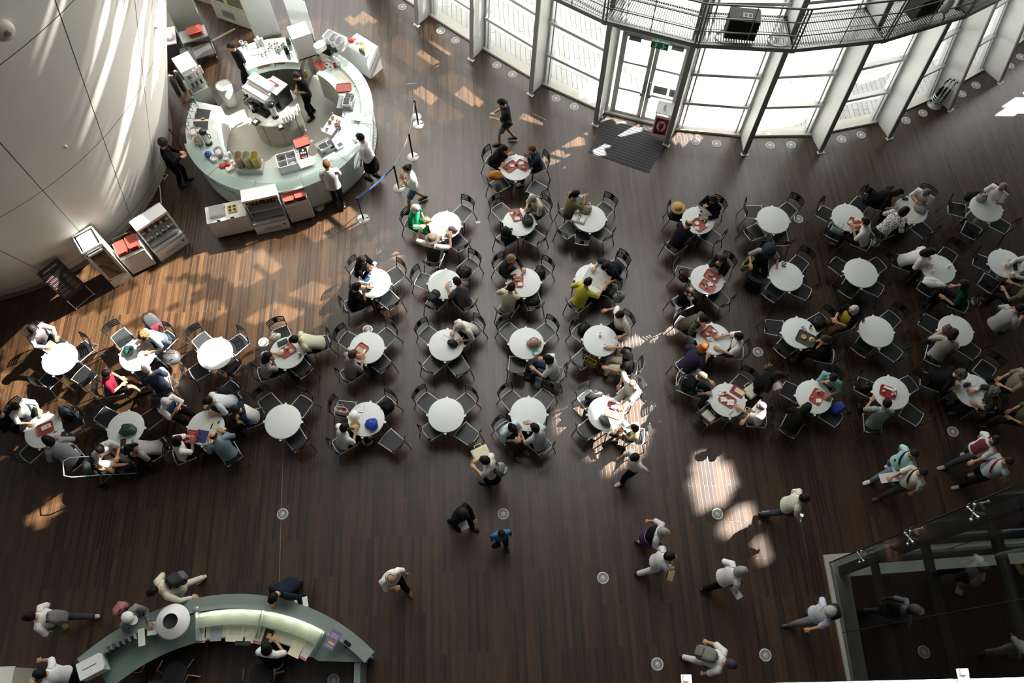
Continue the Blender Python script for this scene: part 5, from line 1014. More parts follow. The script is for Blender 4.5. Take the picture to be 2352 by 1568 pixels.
# bald man and child
tray(1411, 943, -20, 'red tray between the bald man and the child', w=.36, h=.34); box_item('black_dish', 1408, 935, .14, .11, .02, -25, [BLACK], 'black dish on the red tray between bald man and child', 'dish', TH+.006); napkin(1409, 934, 'napkin on the black dish between bald man and child', TH+.026, .05, 52); blobbag(at(1388, 968, TH), -.9, .16, .1, .08, '#5c656c', 'grey fabric bag on the table of bald man and child', seed=53)
box_item('leaflet', 1424, 965, .17, .26, .003, 40, [PAPER], 'white leaflet beside the child in yellow', 'leaflet'); box_item('tablet', 1438, 973, .13, .18, .009, 30, [BLACKGLOSS, mat('#6f7376', .2)], 'tablet held by the child in yellow', 'tablet', .78, None, [(0, 0, .85, .85)]); blobbag(at(1363, 912, SEAT+.1), .3, .22, .09, .12, '#2b2b2c', 'black bag with pale flap on the chair above the bald man table', seed=54, amp=.06)
# crossed legs table
tray(1670, 919, -35, 'red tray heaped with white papers on the magazine table'); napkin(1662, 917, 'napkin at the left of the heaped red tray', TH+.006, .07, 55); napkin(1678, 924, 'napkin at the right of the heaped red tray', TH+.006, .08, 56); cup(1664, 904, 'white coffee cup above the heaped red tray', drink='#8a6a3a', r=.04, h=.06); napkin(1655, 903, 'napkin left of the coffee cup on the magazine table', s=.06, seed=57)
o = box_item('magazine', 1694, 899, .3, .22, .008, -35, [mat('#8e2c3c', .5), mat('#e6dfae', .7)], 'red magazine with a cream sheet across it', 'magazine', TH, None, [(.12, .1, .7, .5)]); tote(at(1727, 898, .6), R(35), .34, .28, '#d6d0bd', 'cream canvas tote slumped beside the magazine table', True); tote(at(1628, 956, SEAT), R(-50), .28, .2, '#e4dec8', 'cream bag lying on the chair lower left of the magazine table', True)
cup(1714, 942, 'white coffee cup held by the man crossing his legs', .82, r=.04, h=.09, drink='#3a2417'); m = MB(); m.box(0, 0, 0, .15, .012, .006); m.mi = 1; m.box(.05, 0, .001, .05, .014, .006); place(m, 'pen', [BLACK, GREY], at(1679, 949, TH), R(45), 'dark pen at the lower edge of the magazine table', 'pen')
# teal
tray(1876, 911, 55, 'red tray in front of the diner in teal'); napkin(1880, 920, 'napkin at the bottom of the teal diner tray', TH+.006, .06, 58); cup(1878, 899, 'cup at the top of the teal diner tray', TH+.006, drink='#c9a070'); box_item('tablet', 1903, 913, .11, .17, .009, -15, [BLACKGLOSS, mat('#b9b29c', .3)], 'tablet phone right of the teal diner tray', 'tablet', TH, None, [(0, 0, .8, .8)]); food(1864, 913, 'yellow bun at the left of the teal diner tray', '#c9a83a', TH+.006, .03, .02, 'bun'); backpack(at(1915, 944, SEAT), R(-60), '#2a4fae', 'blue backpack on the chair below the diner in teal', R(-15), .8)
# green plaid
tray(2039, 900, -22, 'red tray of the man in green plaid', col='#9c2730'); box_item('wrap', 2039, 892, .18, .05, .03, -25, [PAPER], 'white paper wrap on the green plaid man tray', 'wrap', TH+.006); cup(2051, 898, 'cup at the upper right of the green plaid man tray', TH+.006, lid=True); cup(2050, 906, 'glass at the lower right of the green plaid man tray', TH+.006, drink='#a97a5a'); food(2029, 899, 'half sandwich on the green plaid man tray', '#c9bd7a', TH+.006, .045, .03); blobbag(at(1986, 890, SEAT), .2, .16, .12, .1, '#131415', 'black bag on the chair left of the green plaid man', seed=60)
# cluttered
napkin(2232, 878, 'crumpled white napkin on the cluttered table', s=.1, seed=61); cup(2239, 897, 'white cup at the centre of the cluttered table', lid=True); cup(2256, 921, 'white cup with dark drink at the lower part of cluttered table', r=.04, h=.06); phone(2259, 886, -70, 'dark phone at the right of the cluttered table'); food(2222, 897, 'orange snack on the cluttered table', '#b9703a', TH, .05, .03, 'snack'); blobbag(at(2219, 884, TH), .3, .1, .05, .04, '#2a2422', 'dark pouch at the upper part of the cluttered table', 'pouch', 'pouch', False, 62)
# stroller with baby
so_ = thing('stroller', 'black baby stroller with a looped chrome handle', 'stroller', at(272, 1082, 0), R(-72))
FR = mat('#b9bcbb', .3, .8)
m = MB(); m.loft([[( x*w, y, z+abs(x)*.06) for x in (-1, -.5, 0, .5, 1)]+[(x*w, y, z-.02+abs(x)*.06) for x in (1, .5, 0, -.5, -1)] for y, z, w in ((-.32, .78, .17), (-.22, .6, .18), (-.12, .48, .19), (.12, .45, .19), (.3, .42, .19), (.42, .3, .17))]); m.build('seat', mat('#141516', .85), so_)
m = MB(); m.loft([[(.2*math.cos(a), y+ (.0 if 0 else 0), z+.2*math.sin(a)) for a in [PI*k/10 for k in range(11)]] for y, z in ((-.4, .6), (-.3, .72), (-.15, .78))], closed=False); m.build('hood', mat('#3a4442', .8), so_)
m = MB(); m.tube([(-.22, .5, .08), (-.22, -.1, .6), (-.22, -.55, .95), (-.16, -.68, 1.0), (.16, -.68, 1.0), (.22, -.55, .95), (.22, -.1, .6), (.22, .5, .08)], .014, 8); m.tube([(-.22, -.35, .08), (-.22, .1, .5)], .012, 6); m.tube([(.22, -.35, .08), (.22, .1, .5)], .012, 6); m.tube([(-.24, -.35, .09), (.24, -.35, .09)], .01, 6); m.build('frame', FR, so_)
for x in (-.25, .25):
    for y in (-.36, .48):
        m = MB(); m.xf = Matrix.Translation((x, y, .09)) @ Matrix.Rotation(PI/2, 4, 'Y'); m.lathe([(.03, -.02), (.085, -.02), (.09, 0), (.085, .02), (.03, .02)], 16); m.build('wheel', BLACK, so_)
m = MB(); m.blob((0, 0, .09), .16, .13, .1, .1, 64); m.xf = None; m.build('basket', mat('#1a1a1a', .9), so_, (0, 0, .14))
bb = MB(); bb.ell((0, -.2, .74), .075, .085, .085, 14, 10); bb.ell((0, -.12, .73), .012, .014, .014, 6, 5); bb.loft([ring(vec(0, y, z), rx, ry, vec(0, .6, .8)) for y, z, rx, ry in ((-.17, .68, .05, .04), (-.14, .63, .1, .07), (-.02, .56, .1, .08), (.1, .52, .09, .07), (.16, .51, .05, .04))])
for k in (-1, 1):
    bb.tube([(.08*k, -.12, .64), (.17*k, -.02, .68), (.2*k, .08, .72)], [.035, .03, .024], 8); bb.ell((.205*k, .1, .73), .022, .028, .02, 8, 6); bb.tube([(.05*k, .12, .53), (.09*k, .24, .54), (.09*k, .36, .46)], [.05, .042, .03], 8); bb.ell((.09*k, .39, .47), .025, .035, .03, 8, 6)
b_ = place(bb, 'person', SKIN, so_.location.copy(), so_.rotation_euler.z, 'baby with short dark hair lying in the black stroller', 'person')
m = MB(); m.ell((0, -.205, .755), .078, .088, .08, 14, 9, None, keep=lambda p: p.z > -.1 and p.y < .6); m.build('hair', mat('#2a2019', .7), b_)
m = MB(); m.loft([ring(vec(0, y, z), rx, ry, vec(0, .6, .8)) for y, z, rx, ry in ((-.15, .66, .07, .05), (-.12, .63, .108, .078), (-.02, .56, .108, .086), (.1, .52, .1, .08), (.15, .51, .07, .05))]); m.build('romper', mat('#d9d8d2', .9), b_)
# carried things
worn(d_bp1, '#8b8e90', 'grey backpack worn by the woman with tote', col2='#b9bcbd'); worn(d_bp2, '#6f6e66', 'grey patterned backpack worn by the bending man', 1.0); worn(d_bp3, '#17181a', 'black backpack worn by the man in grey cap', 1.05); worn(d_bp4, '#1a1c20', 'black backpack worn by the person in cream clothes', 1.0, '#5b6068'); worn(d_bp5, '#a8686b', 'pink backpack worn by the person in white cap', 1.0); worn(d_bp6, '#77776f', 'grey backpack worn by the long-striding person', .95)
tote(at(1105, 1042, 1.0), R(25), .36, .3, '#d9d2b4', 'cream tote carried in front by the woman with grey backpack', True); blobbag(at(1164, 291, .85), .3, .15, .08, .11, '#111112', 'black shoulder bag at the hip of the young man in shorts', seed=70); blobbag(at(143, 1443, .75), -.1, .19, .1, .15, '#5c5a2c', 'olive shoulder bag of the long-striding person', seed=71)
phone(1131, 262, 80, 'phone held by the young man in grey tee', 1.12); phone(815, 325, 40, 'phone held by the woman in white blouse', 1.42); box_item('tablet', 1062, 1208, .25, .17, .009, 22, [mat('#c9cac8', .3), BLACKGLOSS], 'silver tablet carried by the person in black coat', 'tablet', .9); blobbag(at(1140, 1254, .45), .2, .1, .06, .1, '#131315', 'black bag beside the child in blue hoodie', seed=72)
box_item('book', 1538, 1320, .16, .22, .025, -20, [mat('#b39a5c', .6), BLACK], 'tan book carried by the woman touching her mouth', 'book', .78, None, [(-.35, 0, .2, .9)]); box_item('paper', 1691, 1360, .14, .26, .003, 30, [PAPER], 'white paper held by the grey-haired person in cap', 'paper', .75); box_item('leaflet', 2043, 1096, .42, .2, .004, 8, [mat('#d5d9dc', .6)], 'large white papers held by the person with black sling strap', 'paper', .9); box_item('leaflet', 2061, 1077, .2, .14, .004, -10, [mat('#c9ced4', .6)], 'small white paper between the two companions', 'paper', .85); blobbag(at(2065, 1057, .95), .2, .13, .09, .1, '#3a3d3c', 'dark striped waist bag of the person in mint tee', seed=73); blobbag(at(1687, 1336, .8), 0, .14, .1, .1, '#121214', 'black bag hugged by the grey-haired person in cap', seed=74)
box_item('leaflet', 692, 1384, .26, .2, .004, 14, [PAPER, mat('#55585a', .8)], 'white leaflets in the hand of the person in navy jacket', 'leaflet', .95, None, [(-.1, -.42, .5, .06)]); phone(1838, 1182, 70, 'small dark device in the hand of the man in cream sweater', .9); phone(390, 926, 10, 'phone held by the white-haired person with blue scarf', .95)
m = MB(); m.tube([(0, 0, 0), (0, .005, .9)], .018, 8); m.mi = 1; m.ell((0, 0, .92), .025, .025, .03, 8, 6); o = place(m, 'red_pole', [mat('#8d2420', .5), BLACK], at(421, 350, .25), 0, 'dark red pole standing by the counter edge at left', 'pole')

box_item('leaflet', 1783, 887, .2, .15, .003, 25, [PAPER], 'white paper read by the woman in black beside the canvas tote', 'paper', 1.12)
blobbag(at(1762, 846, .95), .3, .1, .07, .1, '#6b5a32', 'brown shoulder bag behind the woman in black with white paper', seed=130)
# ------------------------------------------------------------------ round cafe counter
RC = vec(-6.04, 13.64, 0); RO, RI, RZ = 2.42, 1.62, 1.0
def rp(a, r, z): return (RC.x+r*math.cos(R(a)), RC.y+r*math.sin(R(a)), z)
def sector(m, a0, a1, r0, r1, z0, z1, n=None):
    n = n or max(2, int(abs(a1-a0)/4)); rings = []
    for i in range(n+1):
        a = a0+(a1-a0)*i/n; rings.append([rp(a, r0, z0), rp(a, r1, z0), rp(a, r1, z1), rp(a, r0, z1)])
    m.loft(rings, sm=False); return m
CTOP = mat('#cbddd6', .18, var=.06, scale=3, name='green_glass_top'); CFAS = mat('#d6e7e2', .22, var=.08, scale=2, name='frosted_glass_front'); CIN = mat('#b3b3ab', .5); PLINTH = mat('#3a3a38', .6); CFLOOR = mat('#a5a398', .55, var=.1, scale=2)
m = MB(); m.lathe([(0, .012), (RO-.05, .012), (RO-.05, 0)], 80, RC, cap=False); tag(m.build('floor_inlay', CFLOOR), 'pale grey floor inside the round cafe counter', 'floor', kind=S)
ct = thing('curved_counter', 'large curved glass-topped cafe counter with pale green glass front', 'counter')
m = MB(); sector(m, 203, 420, RI+.02, RO-.1, RZ-.03, RZ); m.build('worktop', CTOP, ct)
m = MB(); sector(m, 203, 420, RO-.27, RO+.03, RZ+.05, RZ+.07); m.build('glass_ledge', GREENGL, ct)
m = MB(); sector(m, 203, 420, RO-.06, RO-.03, .1, RZ+.05); m.build('front_panel', CFAS, ct)
m = MB(); sector(m, 203, 420, RO-.2, RO-.14, 0, .1); m.build('plinth', PLINTH, ct)
for k, (a0, a1) in enumerate(((203, 232), (232, 262), (262, 292), (292, 322), (322, 352), (352, 386), (386, 420))):
    m = MB(); sector(m, a0+.3, a1-.3, RI+.04, RI+.07, .1, RZ-.05); m.build('cabinet_door', CIN, ct)
for a in (232, 262, 292, 322, 352, 386): m = MB(); sector(m, a-.12, a+.12, RO-.32, RO+.035, RZ+.051, RZ+.073, 2); m.build('seam', mat('#4f6660', .4), ct)
for k, ch in enumerate('COQUILLE'):
    a = 229+k*2.6; p = rp(a, RO-.022, .74); text(ct, ch, .15, p, (PI/2, 0, R(a+90)), mat('#5d6f6b', .5))
# sink section and rear counter
sk = thing('sink_unit', 'curved steel sink unit at the left of the round counter', 'sink')
m = MB(); sector(m, 166, 203, RI+.02, RO, .84, .9); m.build('top', mat('#d3d7d5', .35, .3), sk)
m = MB(); sector(m, 166, 203, RO-.05, RO, .05, .84); sector(m, 166, 203, RI+.02, RI+.06, .05, .84); m.build('cabinet', WHITE, sk)
for a0, a1 in ((171, 181), (182, 192)):
    m = MB(); sector(m, a0, a1, RI+.2, RO-.16, .6, .905); m.mi = 1; sector(m, a0+.6, a1-.6, RI+.23, RO-.19, .62, .91); m.build('basin', [STEEL, mat('#3c3d3c', .4, .6)], sk)
for a in (173, 179, 185, 191): m = MB(); q0, q1, q2 = vec(*rp(a, RO-.09, .9)), vec(*rp(a, RO-.09, 1.12)), vec(*rp(a, RO-.3, 1.12)); m.tube([q0, q1, q1.lerp(q2, .3)+vec(0, 0, .03), q2, q2-vec(0, 0, .06)], .013, 6); m.build('tap', STEEL, sk)
bc = thing('rear_counter', 'glass-topped back counter with steel fridge front facing the island', 'counter')
m = MB(); sector(m, 80, 124, RI+.16, RO+.24, RZ+.04, RZ+.06); m.build('glass_top', GREENGL, bc)
m = MB(); sector(m, 80, 124, RI+.2, RO+.18, 0, .84); m.build('cabinet', mat('#77776f', .4, .5), bc)
m = MB(); sector(m, 80, 124, RI+.12, RI+.6, .84, .87); m.build('shelf', WHITE, bc)
for a in (80.5, 102, 123.5): m = MB(); sector(m, a-.4, a+.4, RI+.18, RO+.2, .84, RZ+.04, 2); m.build('divider', CFAS, bc)
for a in (91, 113): m = MB(); sector(m, a-10.5, a+10.5, RI+.17, RI+.2, .12, .8); m.build('fridge_door', mat('#55554f', .35, .6), bc)
# middle island with the coffee machines
isl = thing('island_counter', 'oval grey island with steel top in the middle of the cafe', 'counter', vec(-6.27, 14.05, 0))
m = MB(); m.lathe([(.64, 0), (.64, .86)], 48, cap=False); m.build('body', mat('#8b8a80', .5, .1, .06), isl); m = MB(); m.lathe([(0, .9), (.66, .9), (.67, .88), (.66, .86)], 48, cap=False); m.build('top', mat('#d5d6d2', .3, .5), isl)
for a in (200, 250, 290, 335): m = MB(); m.box(.642*math.cos(R(a)), .642*math.sin(R(a)), .02, .008, .006, .82, R(a)); m.build('seam', PLINTH, isl)
def boxthing(name, lab, cat, p, rz, parts, grp=None):
    """parts: (part name, material, list of boxes (x, y, z, sx, sy, sz))"""
    o = thing(name, lab, cat, p, rz, grp)
    for nm, mt, bs in parts:
        m = MB()
        for b in bs: m.box(*b)
        m.build(nm, mt, o)
    return o
ip = at(612, 232, .9)
o = boxthing('espresso_machine', 'large steel espresso machine with white top panels on the island', 'coffee machine', ip, R(-35), [
    ('body', STEEL, [(0, 0, .1, .62, .42, .3)]), ('top_panel', WHITE, [(0, .02, .4, .6, .2, .03), (0, -.17, .32, .6, .14, .03)]), ('drip_tray', DARKMET, [(0, -.26, .0, .6, .16, .06)]), ('hood', STEEL, [(0, .06, .43, .56, .2, .08)])])
o.scale = (1.3,)*3
for x in (-.2, .2): m = MB(); m.tube([(x, -.25, .24), (x, -.36, .22)], .014, 6); m.tube([(x, -.25, .22), (x, -.25, .27)], .03, 10); m.build('filter_handle', BLACKGLOSS, o)
for x in (-.25, .25): m = MB(); m.box(x, 0, 0, .04, .36, .1); m.build('foot', DARKMET, o)
o = boxthing('coffee_brewer', 'black coffee brewer with steel top right of the espresso machine', 'coffee machine', at(645, 232, .9), R(-35), [('body', BLACKGLOSS, [(0, .0, 0, .42, .36, .5)]), ('top_panel', STEEL, [(0, 0, .5, .42, .36, .03)]), ('red_sign', mat('#8d2b35', .5), [(-.05, .03, .531, .25, .05, .03)])]); o.scale = (1.2, 1.2, 1.1)
def urn(u, v, z, lab, h=.42, r=.085):
    o = thing('coffee_urn', lab, 'urn', at(u, v, z), 0, 'coffee urns'); m = MB(); m.lathe([(r, .1), (r, h), (r*.98, h+.01)], 24, cap=False); m.build('body', STEEL, o)
    m = MB(); m.lathe([(r*1.05, h), (r*1.08, h+.05), (r*.8, h+.09), (0, h+.095)], 24, cap=False); m.lathe([(r*1.1, 0), (r*1.1, .02), (r*.9, .1)], 24, cap=False); m.build('lid', BLACKGLOSS, o)
    m = MB(); m.tube([(r, 0, h*.9), (r+.05, 0, h*.85), (r+.05, 0, h*.55), (r, 0, h*.5)], .012, 6); m.tube([(0, -r, .12), (0, -r-.05, .11), (0, -r-.05, .06)], .014, 6); m.build('handle', BLACKGLOSS, o)
urn(633, 268, .9, 'steel coffee urn with black lid at the front of the island'); urn(480, 330, RZ, 'steel coffee urn with black lid on the left part of the curved counter'); urn(584, 255, .9, 'small dark coffee urn at the left front of the island', .3, .06)
def stackcup(u, v, z, lab, n=5, r=.04, h=.3, grp='stacks of white paper cups', col=None):
    o = tag(link('cup_stack', None, None, at(u, v, z)), lab, 'cups', grp); m = MB(); pr = [(r*.72, 0)]
    for k in range(n): zz = h*(k+1)/n; pr += [(r*.95, zz-.012), (r, zz-.008), (r, zz), (r*.9, zz+.001)]
    m.lathe(pr+[(0, h)], 14, cap=False); m.build('cups', CUPW if not col else mat(col, .4), o); return o
for k, (u, v) in enumerate(((592, 203), (601, 203), (607, 193), (614, 198), (622, 195), (655, 283), (662, 280), (669, 277), (676, 273), (683, 266), (688, 255))):
    stackcup(u, v, .9, ('white cup stack on the island rear, number %s from the left' if k < 5 else 'white cup stack on the island right rim, number %s from the front') % ['one', 'two', 'three', 'four', 'five', 'one', 'two', 'three', 'four', 'five', 'six'][k], 4, .034, .2 if k < 5 else .24)
boxthing('coffee_scale', 'small black scale at the front left of the island top', 'scale', at(588, 282, .9), R(-35), [('base', BLACK, [(0, 0, 0, .16, .18, .05)]), ('plate', STEEL, [(0, 0, .05, .1, .1, .01)])]); boxthing('knock_box', 'small black box with steel lid at the island front', 'box', at(645, 293, .9), R(30), [('base', BLACK, [(0, 0, 0, .14, .16, .06)]), ('plate', STEEL, [(0, 0, .06, .1, .12, .008)])])
# gear at the left: soft-serve machine, bin, gas bottles, trolley
p = at(470, 232, 0); o = boxthing('soft_serve_machine', 'white soft-serve machine with green buttons on its dark stand', 'machine', p, R(35), [('body', WHITE, [(0, .0, .85, .46, .6, .62)]), ('stand', mat('#8e9590', .4, .5), [(0, 0, .04, .48, .62, .81)]), ('side_panel', mat('#3a3c3b', .5), [(-.235, 0, .95, .012, .55, .4)]), ('front_plate', LGREY, [(0, -.32, 1.05, .4, .06, .32)]), ('display', mat('#5d5f60', .3), [(-.1, -.353, 1.22, .1, .008, .1), (.1, -.353, 1.22, .1, .008, .1)]), ('button', mat('#62b59c', .4), [(-.1, -.355, 1.12, .06, .01, .06), (.1, -.355, 1.12, .06, .01, .06)]), ('drip_tray', STEEL, [(0, -.4, .86, .4, .2, .02)])])
for x in (-.12, 0, .12): m = MB(); m.tube([(x, -.37, 1.08), (x, -.4, .98)], .025, 8); m.build('nozzle', BLACKGLOSS, o)
for k, (u, v) in enumerate(((452, 178), (459, 172), (466, 168))): stackcup(u, v, 1.47, 'stack of pale cones on the soft-serve machine, %s from the left' % ORD[k], 5, .032, .26, 'cone stacks', '#ead8d6')
def bin_(u, v, lab, rz, w=.42, d=.36, h=.72, col='#c9cbc6'):
    o = thing('waste_bin', lab, 'bin', at(u, v), rz, 'grey waste bins'); cm = mat(col, .55, var=.04); m = MB(); m.loft([rr(w*k, d*k, z) for z, k in ((0, .8), (h, 1))]+[rr(w*k, d*k, z) for z, k in ((h, .93), (.1, .75))]); m.build('body', cm, o)
    m = MB(); m.loft([rr(w*k, d*k, z) for z, k in ((h-.04, 1.03), (h, 1.06), (h, .92))]); m.build('rim', cm, o); m = MB(); m.blob((0, 0, h*.62), w*.36, d*.36, .08, .2, 80); m.build('rubbish', mat('#d8d8d2', .8, var=.3, scale=30), o)
bin_(533, 238, 'pale grey waste bin between soft-serve machine and barista', R(25)); bin_(445, 152, 'grey waste bin in front of the steel trolley', R(15), .34, .28, .6, '#8f938e')
for k, (u, v) in enumerate(((412, 214), (424, 204))):
    o = thing('gas_bottle', ('front' if k == 0 else 'rear')+' one of two dark gas bottles beside the soft-serve machine', 'gas bottle', at(u, v), 0, 'gas bottles'); m = MB(); m.lathe([(.085, 0), (.085, .48), (.05, .56), (.025, .6)], 18); m.build('body', mat('#5c605f', .35, .6), o); m = MB(); m.lathe([(.03, .6), (.05, .63), (.05, .68), (.03, .7)], 12); m.tube([(0, 0, .66), (.09, 0, .68)], .02, 6); m.build('valve', STEEL, o)
p = at(470, 132); o = thing('steel_trolley', 'two-shelf steel trolley with castors carrying red trays', 'trolley', p, R(24))
for z in (.22, .84): m = MB(); m.box(0, 0, z, .72, .46, .03); m.build('shelf', mat('#a5a7a4', .35, .7), o)
for x in (-.33, .33):
    for y in (-.2, .2): m = MB(); m.tube([(x, y, .1), (x, y, .87)], .014, 6); m.build('leg', mat('#5a5c5b', .4, .6), o); m = MB(); m.xf = Matrix.Translation((x, y, .055)) @ Matrix.Rotation(PI/2, 4, 'Y'); m.lathe([(.0, -.018), (.055, -.018), (.055, .018), (0, .018)], 14, cap=False); m.build('wheel', GREY, o)
def traystack(u, v, z, rz, n, lab, h=.022):
    for k in range(n):
        m = MB(); w_, d_ = .40, .29; zz = k*h
        m.loft([[(a, b, q) for a, b in pl] for pl, q in ((rrect(w_-.05, d_-.05, .05), 0), (rrect(w_, d_, .06), .02), (rrect(w_-.02, d_-.02, .05), .021), (rrect(w_-.05, d_-.05, .04), .008))], cap=False, sm=False); m.add([(a, b, .008) for a, b in rrect(w_-.05, d_-.05, .04)], [tuple(range(20))])
        p = at(u, v, z); p.z += zz
        place(m, 'tray', REDTRAY, p, R(rz), ('topmost' if k == n-1 else ORD[k]+' from the bottom')+' of the red trays '+lab, 'tray', 'red trays '+lab)
traystack(450, 76, .87, 24, 6, 'on the steel trolley')
boxthing('kitchen_bench', 'dark bench with white top half hidden behind the concrete wall', 'bench', at(394, 140), R(15), [('cabinet', mat('#333230', .6), [(.12, 0, 0, .62, .6, .84)]), ('top', WHITE, [(.12, 0, .84, .66, .64, .03)])])
blobbag(at(393, 88, .87), .3, .14, .1, .08, '#e0cdd0', 'pale pink bundle on the white bench behind the concrete wall', 'cloth_bundle', 'bundle', False, 81)
tag(boxthing('partition', None, None, at(452, 98), R(4), [('panel', mat('#a9aaa4', .5, var=.03), [(0, .1, 0, .78, .12, 2.6)])]), None, None, kind=S)
tag(boxthing('partition', None, None, at(505, 20), R(-22), [('panel', mat('#aeb1ac', .5), [(-.62, .4, 0, .7, .7, 2.2)])]), None, None, kind=S)
p = at(540, 57); o = boxthing('glass_fridge', 'tall cream refrigerator with glass doors at the top left', 'refrigerator', p, R(-24), [('body', mat('#b9bbb2', .5), [(0, .36, 0, 1.25, .66, 1.9)]), ('lower_panel', mat('#c9cabf', .5), [(0, .02, .05, 1.2, .03, .6)])])
for x in (-.31, .31): m = MB(); [m.box(*b) for b in ((x-.28, .01, .7, .05, .04, 1.15), (x+.28, .01, .7, .05, .04, 1.15), (x, .01, .7, .6, .04, .05), (x, .01, 1.8, .6, .04, .05))]; d = m.build('door', mat('#d3d1b0', .5), o); m = MB(); m.box(x, .0, .75, .52, .01, 1.05); m.build('pane', mat('#6f7464', .15, var=.3, scale=6), d)
m = MB(); [m.box(-.3+.035*k, 0, .2, .015, .01, .25) for k in range(12)]; m.build('grille', mat('#8b8c84', .6), o)
tag(boxthing('partition', None, None, at(616, 82), R(22), [('panel', glassy('frosted_panel', '#e6eeec', .2, .2, .92, '#f2f5f3'), [(0, 0, .05, .75, .03, 2.3)])]), None, None, kind=S)
o = thing('frosted_screen', 'frosted glass screen behind the white machine on the rear counter', 'screen', at(700, 100), R(-24)); m = MB(); m.box(0, .1, .4, .72, .02, 1.15); m.build('pane', glassy('frosted_screen', '#e9f2f0', .2, .2, .92, '#f4f8f6'), o)
for x in (-.3, .3): m = MB(); m.box(x, .1, 0, .04, .04, .4); m.build('foot', STEEL, o)
# rear counter gear
boxthing('ice_machine', 'tall white machine with blue buttons on the rear counter', 'machine', at(702, 120, RZ), R(-65), [('body', WHITE, [(0, 0, .05, .48, .5, .72)]), ('control_panel', mat('#bcd6dc', .4), [(-.0, -.255, .3, .3, .012, .4)]), ('button', mat('#4f9fc0', .4), [(-.08+.08*k, -.263, .4+.1*j, .04, .01, .05) for k in range(3) for j in range(3)]), ('base', BLACKGLOSS, [(0, 0, 0, .46, .48, .05)]), ('drip_tray', BLACK, [(0, -.3, .0, .3, .12, .04)])])
for k, (u, v) in enumerate(((592, 106), (600, 104), (597, 100), (606, 103))): stackcup(u, v, RZ+.06, 'white cup stack at the left of the rear counter, %s from left' % ORD[k], 5, .035, .24)
for k, (u, v) in enumerate(((618, 116), (625, 110), (632, 106), (638, 104), (642, 112), (648, 108), (634, 116), (640, 119), (652, 104), (620, 106))): cup(u, v, 'small white cup in the cluster on the rear counter, %s of ten' % ORD[k], RZ+.06, h=.08, r=.042)
cup(603, 130, 'glass on the rear counter by the cup cluster', RZ+.06, col='#cfdcd8'); cup(611, 126, 'second glass on the rear counter by the cup cluster', RZ+.06, col='#cfdcd8')
def jug(u, v, z, lab, col='#222223', h=.22, r=.06): 
    o = thing('jug', lab, 'jug', at(u, v, z), R(30), 'jugs'); m = MB(); m.lathe([(r, 0), (r*1.05, h*.2), (r*.75, h), (r*.65, h), (0, h*.95)], 18, cap=False); m.build('body', mat(col, .3, .4), o); m = MB(); m.tube([(r*.8, 0, h*.9), (r*1.6, 0, h*.8), (r*1.6, 0, h*.3), (r, 0, h*.2)], .01, 6); m.build('handle', BLACKGLOSS, o)
jug(660, 122, RZ+.06, 'dark metal jug in front of the white machine'); jug(664, 100, RZ+.06, 'tall dark jug left of the white machine', '#4a4436')
box_item('steel_plate', 590, 118, .35, .25, .01, 8, [mat('#b0b2ad', .4, .3)], 'grey steel plate at the left of the rear counter', 'plate', RZ+.06)
tray(604, 147, 22, 'red tray on the left of the rear shelf', z=.87, cat='tray'); tray(641, 139, -5, 'red tray on the right of the rear shelf', z=.87); napkin(606, 143, 'white cutlery bundle on the left tray of the rear shelf', .88, .06, 90); food(634, 138, 'pale blue box on the right tray of the rear shelf', '#8fb0bb', .88, .07, .04, 'snack_box', 'box')
cup(566, 105, 'white tin at the left end of the rear counter', RZ+.06, r=.05, h=.11); cup(556, 102, 'second white tin at the left end of the rear counter', RZ+.06, r=.05, h=.11)
m = MB(); m.blob((0, 0, .16), .16, .12, .18, .2, 91); place(m, 'snack_rack', mat('#9c8a4a', .7, var=.4, scale=30), at(695, 180, .3), .2, 'wire rack of yellow snack bags beside the barista', 'rack')
# upper right: containers, display, espresso grinder
for k, (u, v) in enumerate(((758, 66), (770, 73), (783, 80))):
    o = thing('clear_container', ('left', 'middle', 'right')[k]+' one of three clear containers stacked upright', 'container', at(u, v+28, 1.35), R(-32), 'clear food containers'); m = MB(); m.loft([rr(.2*a, .32*b, z) for z, a, b in ((0, .85, .85), (.22, 1, 1))]+[rr(.2*a, .32*b, z) for z, a, b in ((.22, .93, .95), (.02, .8, .82))]); m.build('body', CLEAR, o)
o = thing('clear_container', 'pale lidded container lying in front of the three clear ones', 'container', at(737, 112, 1.35), R(-45), 'clear food containers'); m = MB(); m.loft([rr(.24, .34, z) for z in (0, .02, .14, .16)]); m.build('body', CLEAR, o)
boxthing('slicer', 'black and brass box machine below the clear containers', 'machine', at(758, 118, RZ), R(-30), [('body', BLACKGLOSS, [(0, 0, 0, .36, .3, .3)]), ('top_panel', mat('#b7ad7c', .4, .5), [(-.05, .04, .3, .24, .18, .01)]), ('shelf', WHITE, [(0, .3, 0, .62, .3, .26)])])
p = at(846, 182); o = boxthing('display_cabinet', 'low white cabinet with a wire basket at the right of the round counter', 'cabinet', p, R(-38), [('body', WHITE, [(-.35, .3, 0, .8, .5, .82)]), ('tray_top', mat('#e2e1c9', .5), [(-.35, .3, .82, .74, .44, .02)]), ('price_frame', mat('#5b5b50', .5), [(-.1, .08, .84, .2, .02, .14)])])
Rk = Matrix.Rotation(R(-38), 3, 'Z')
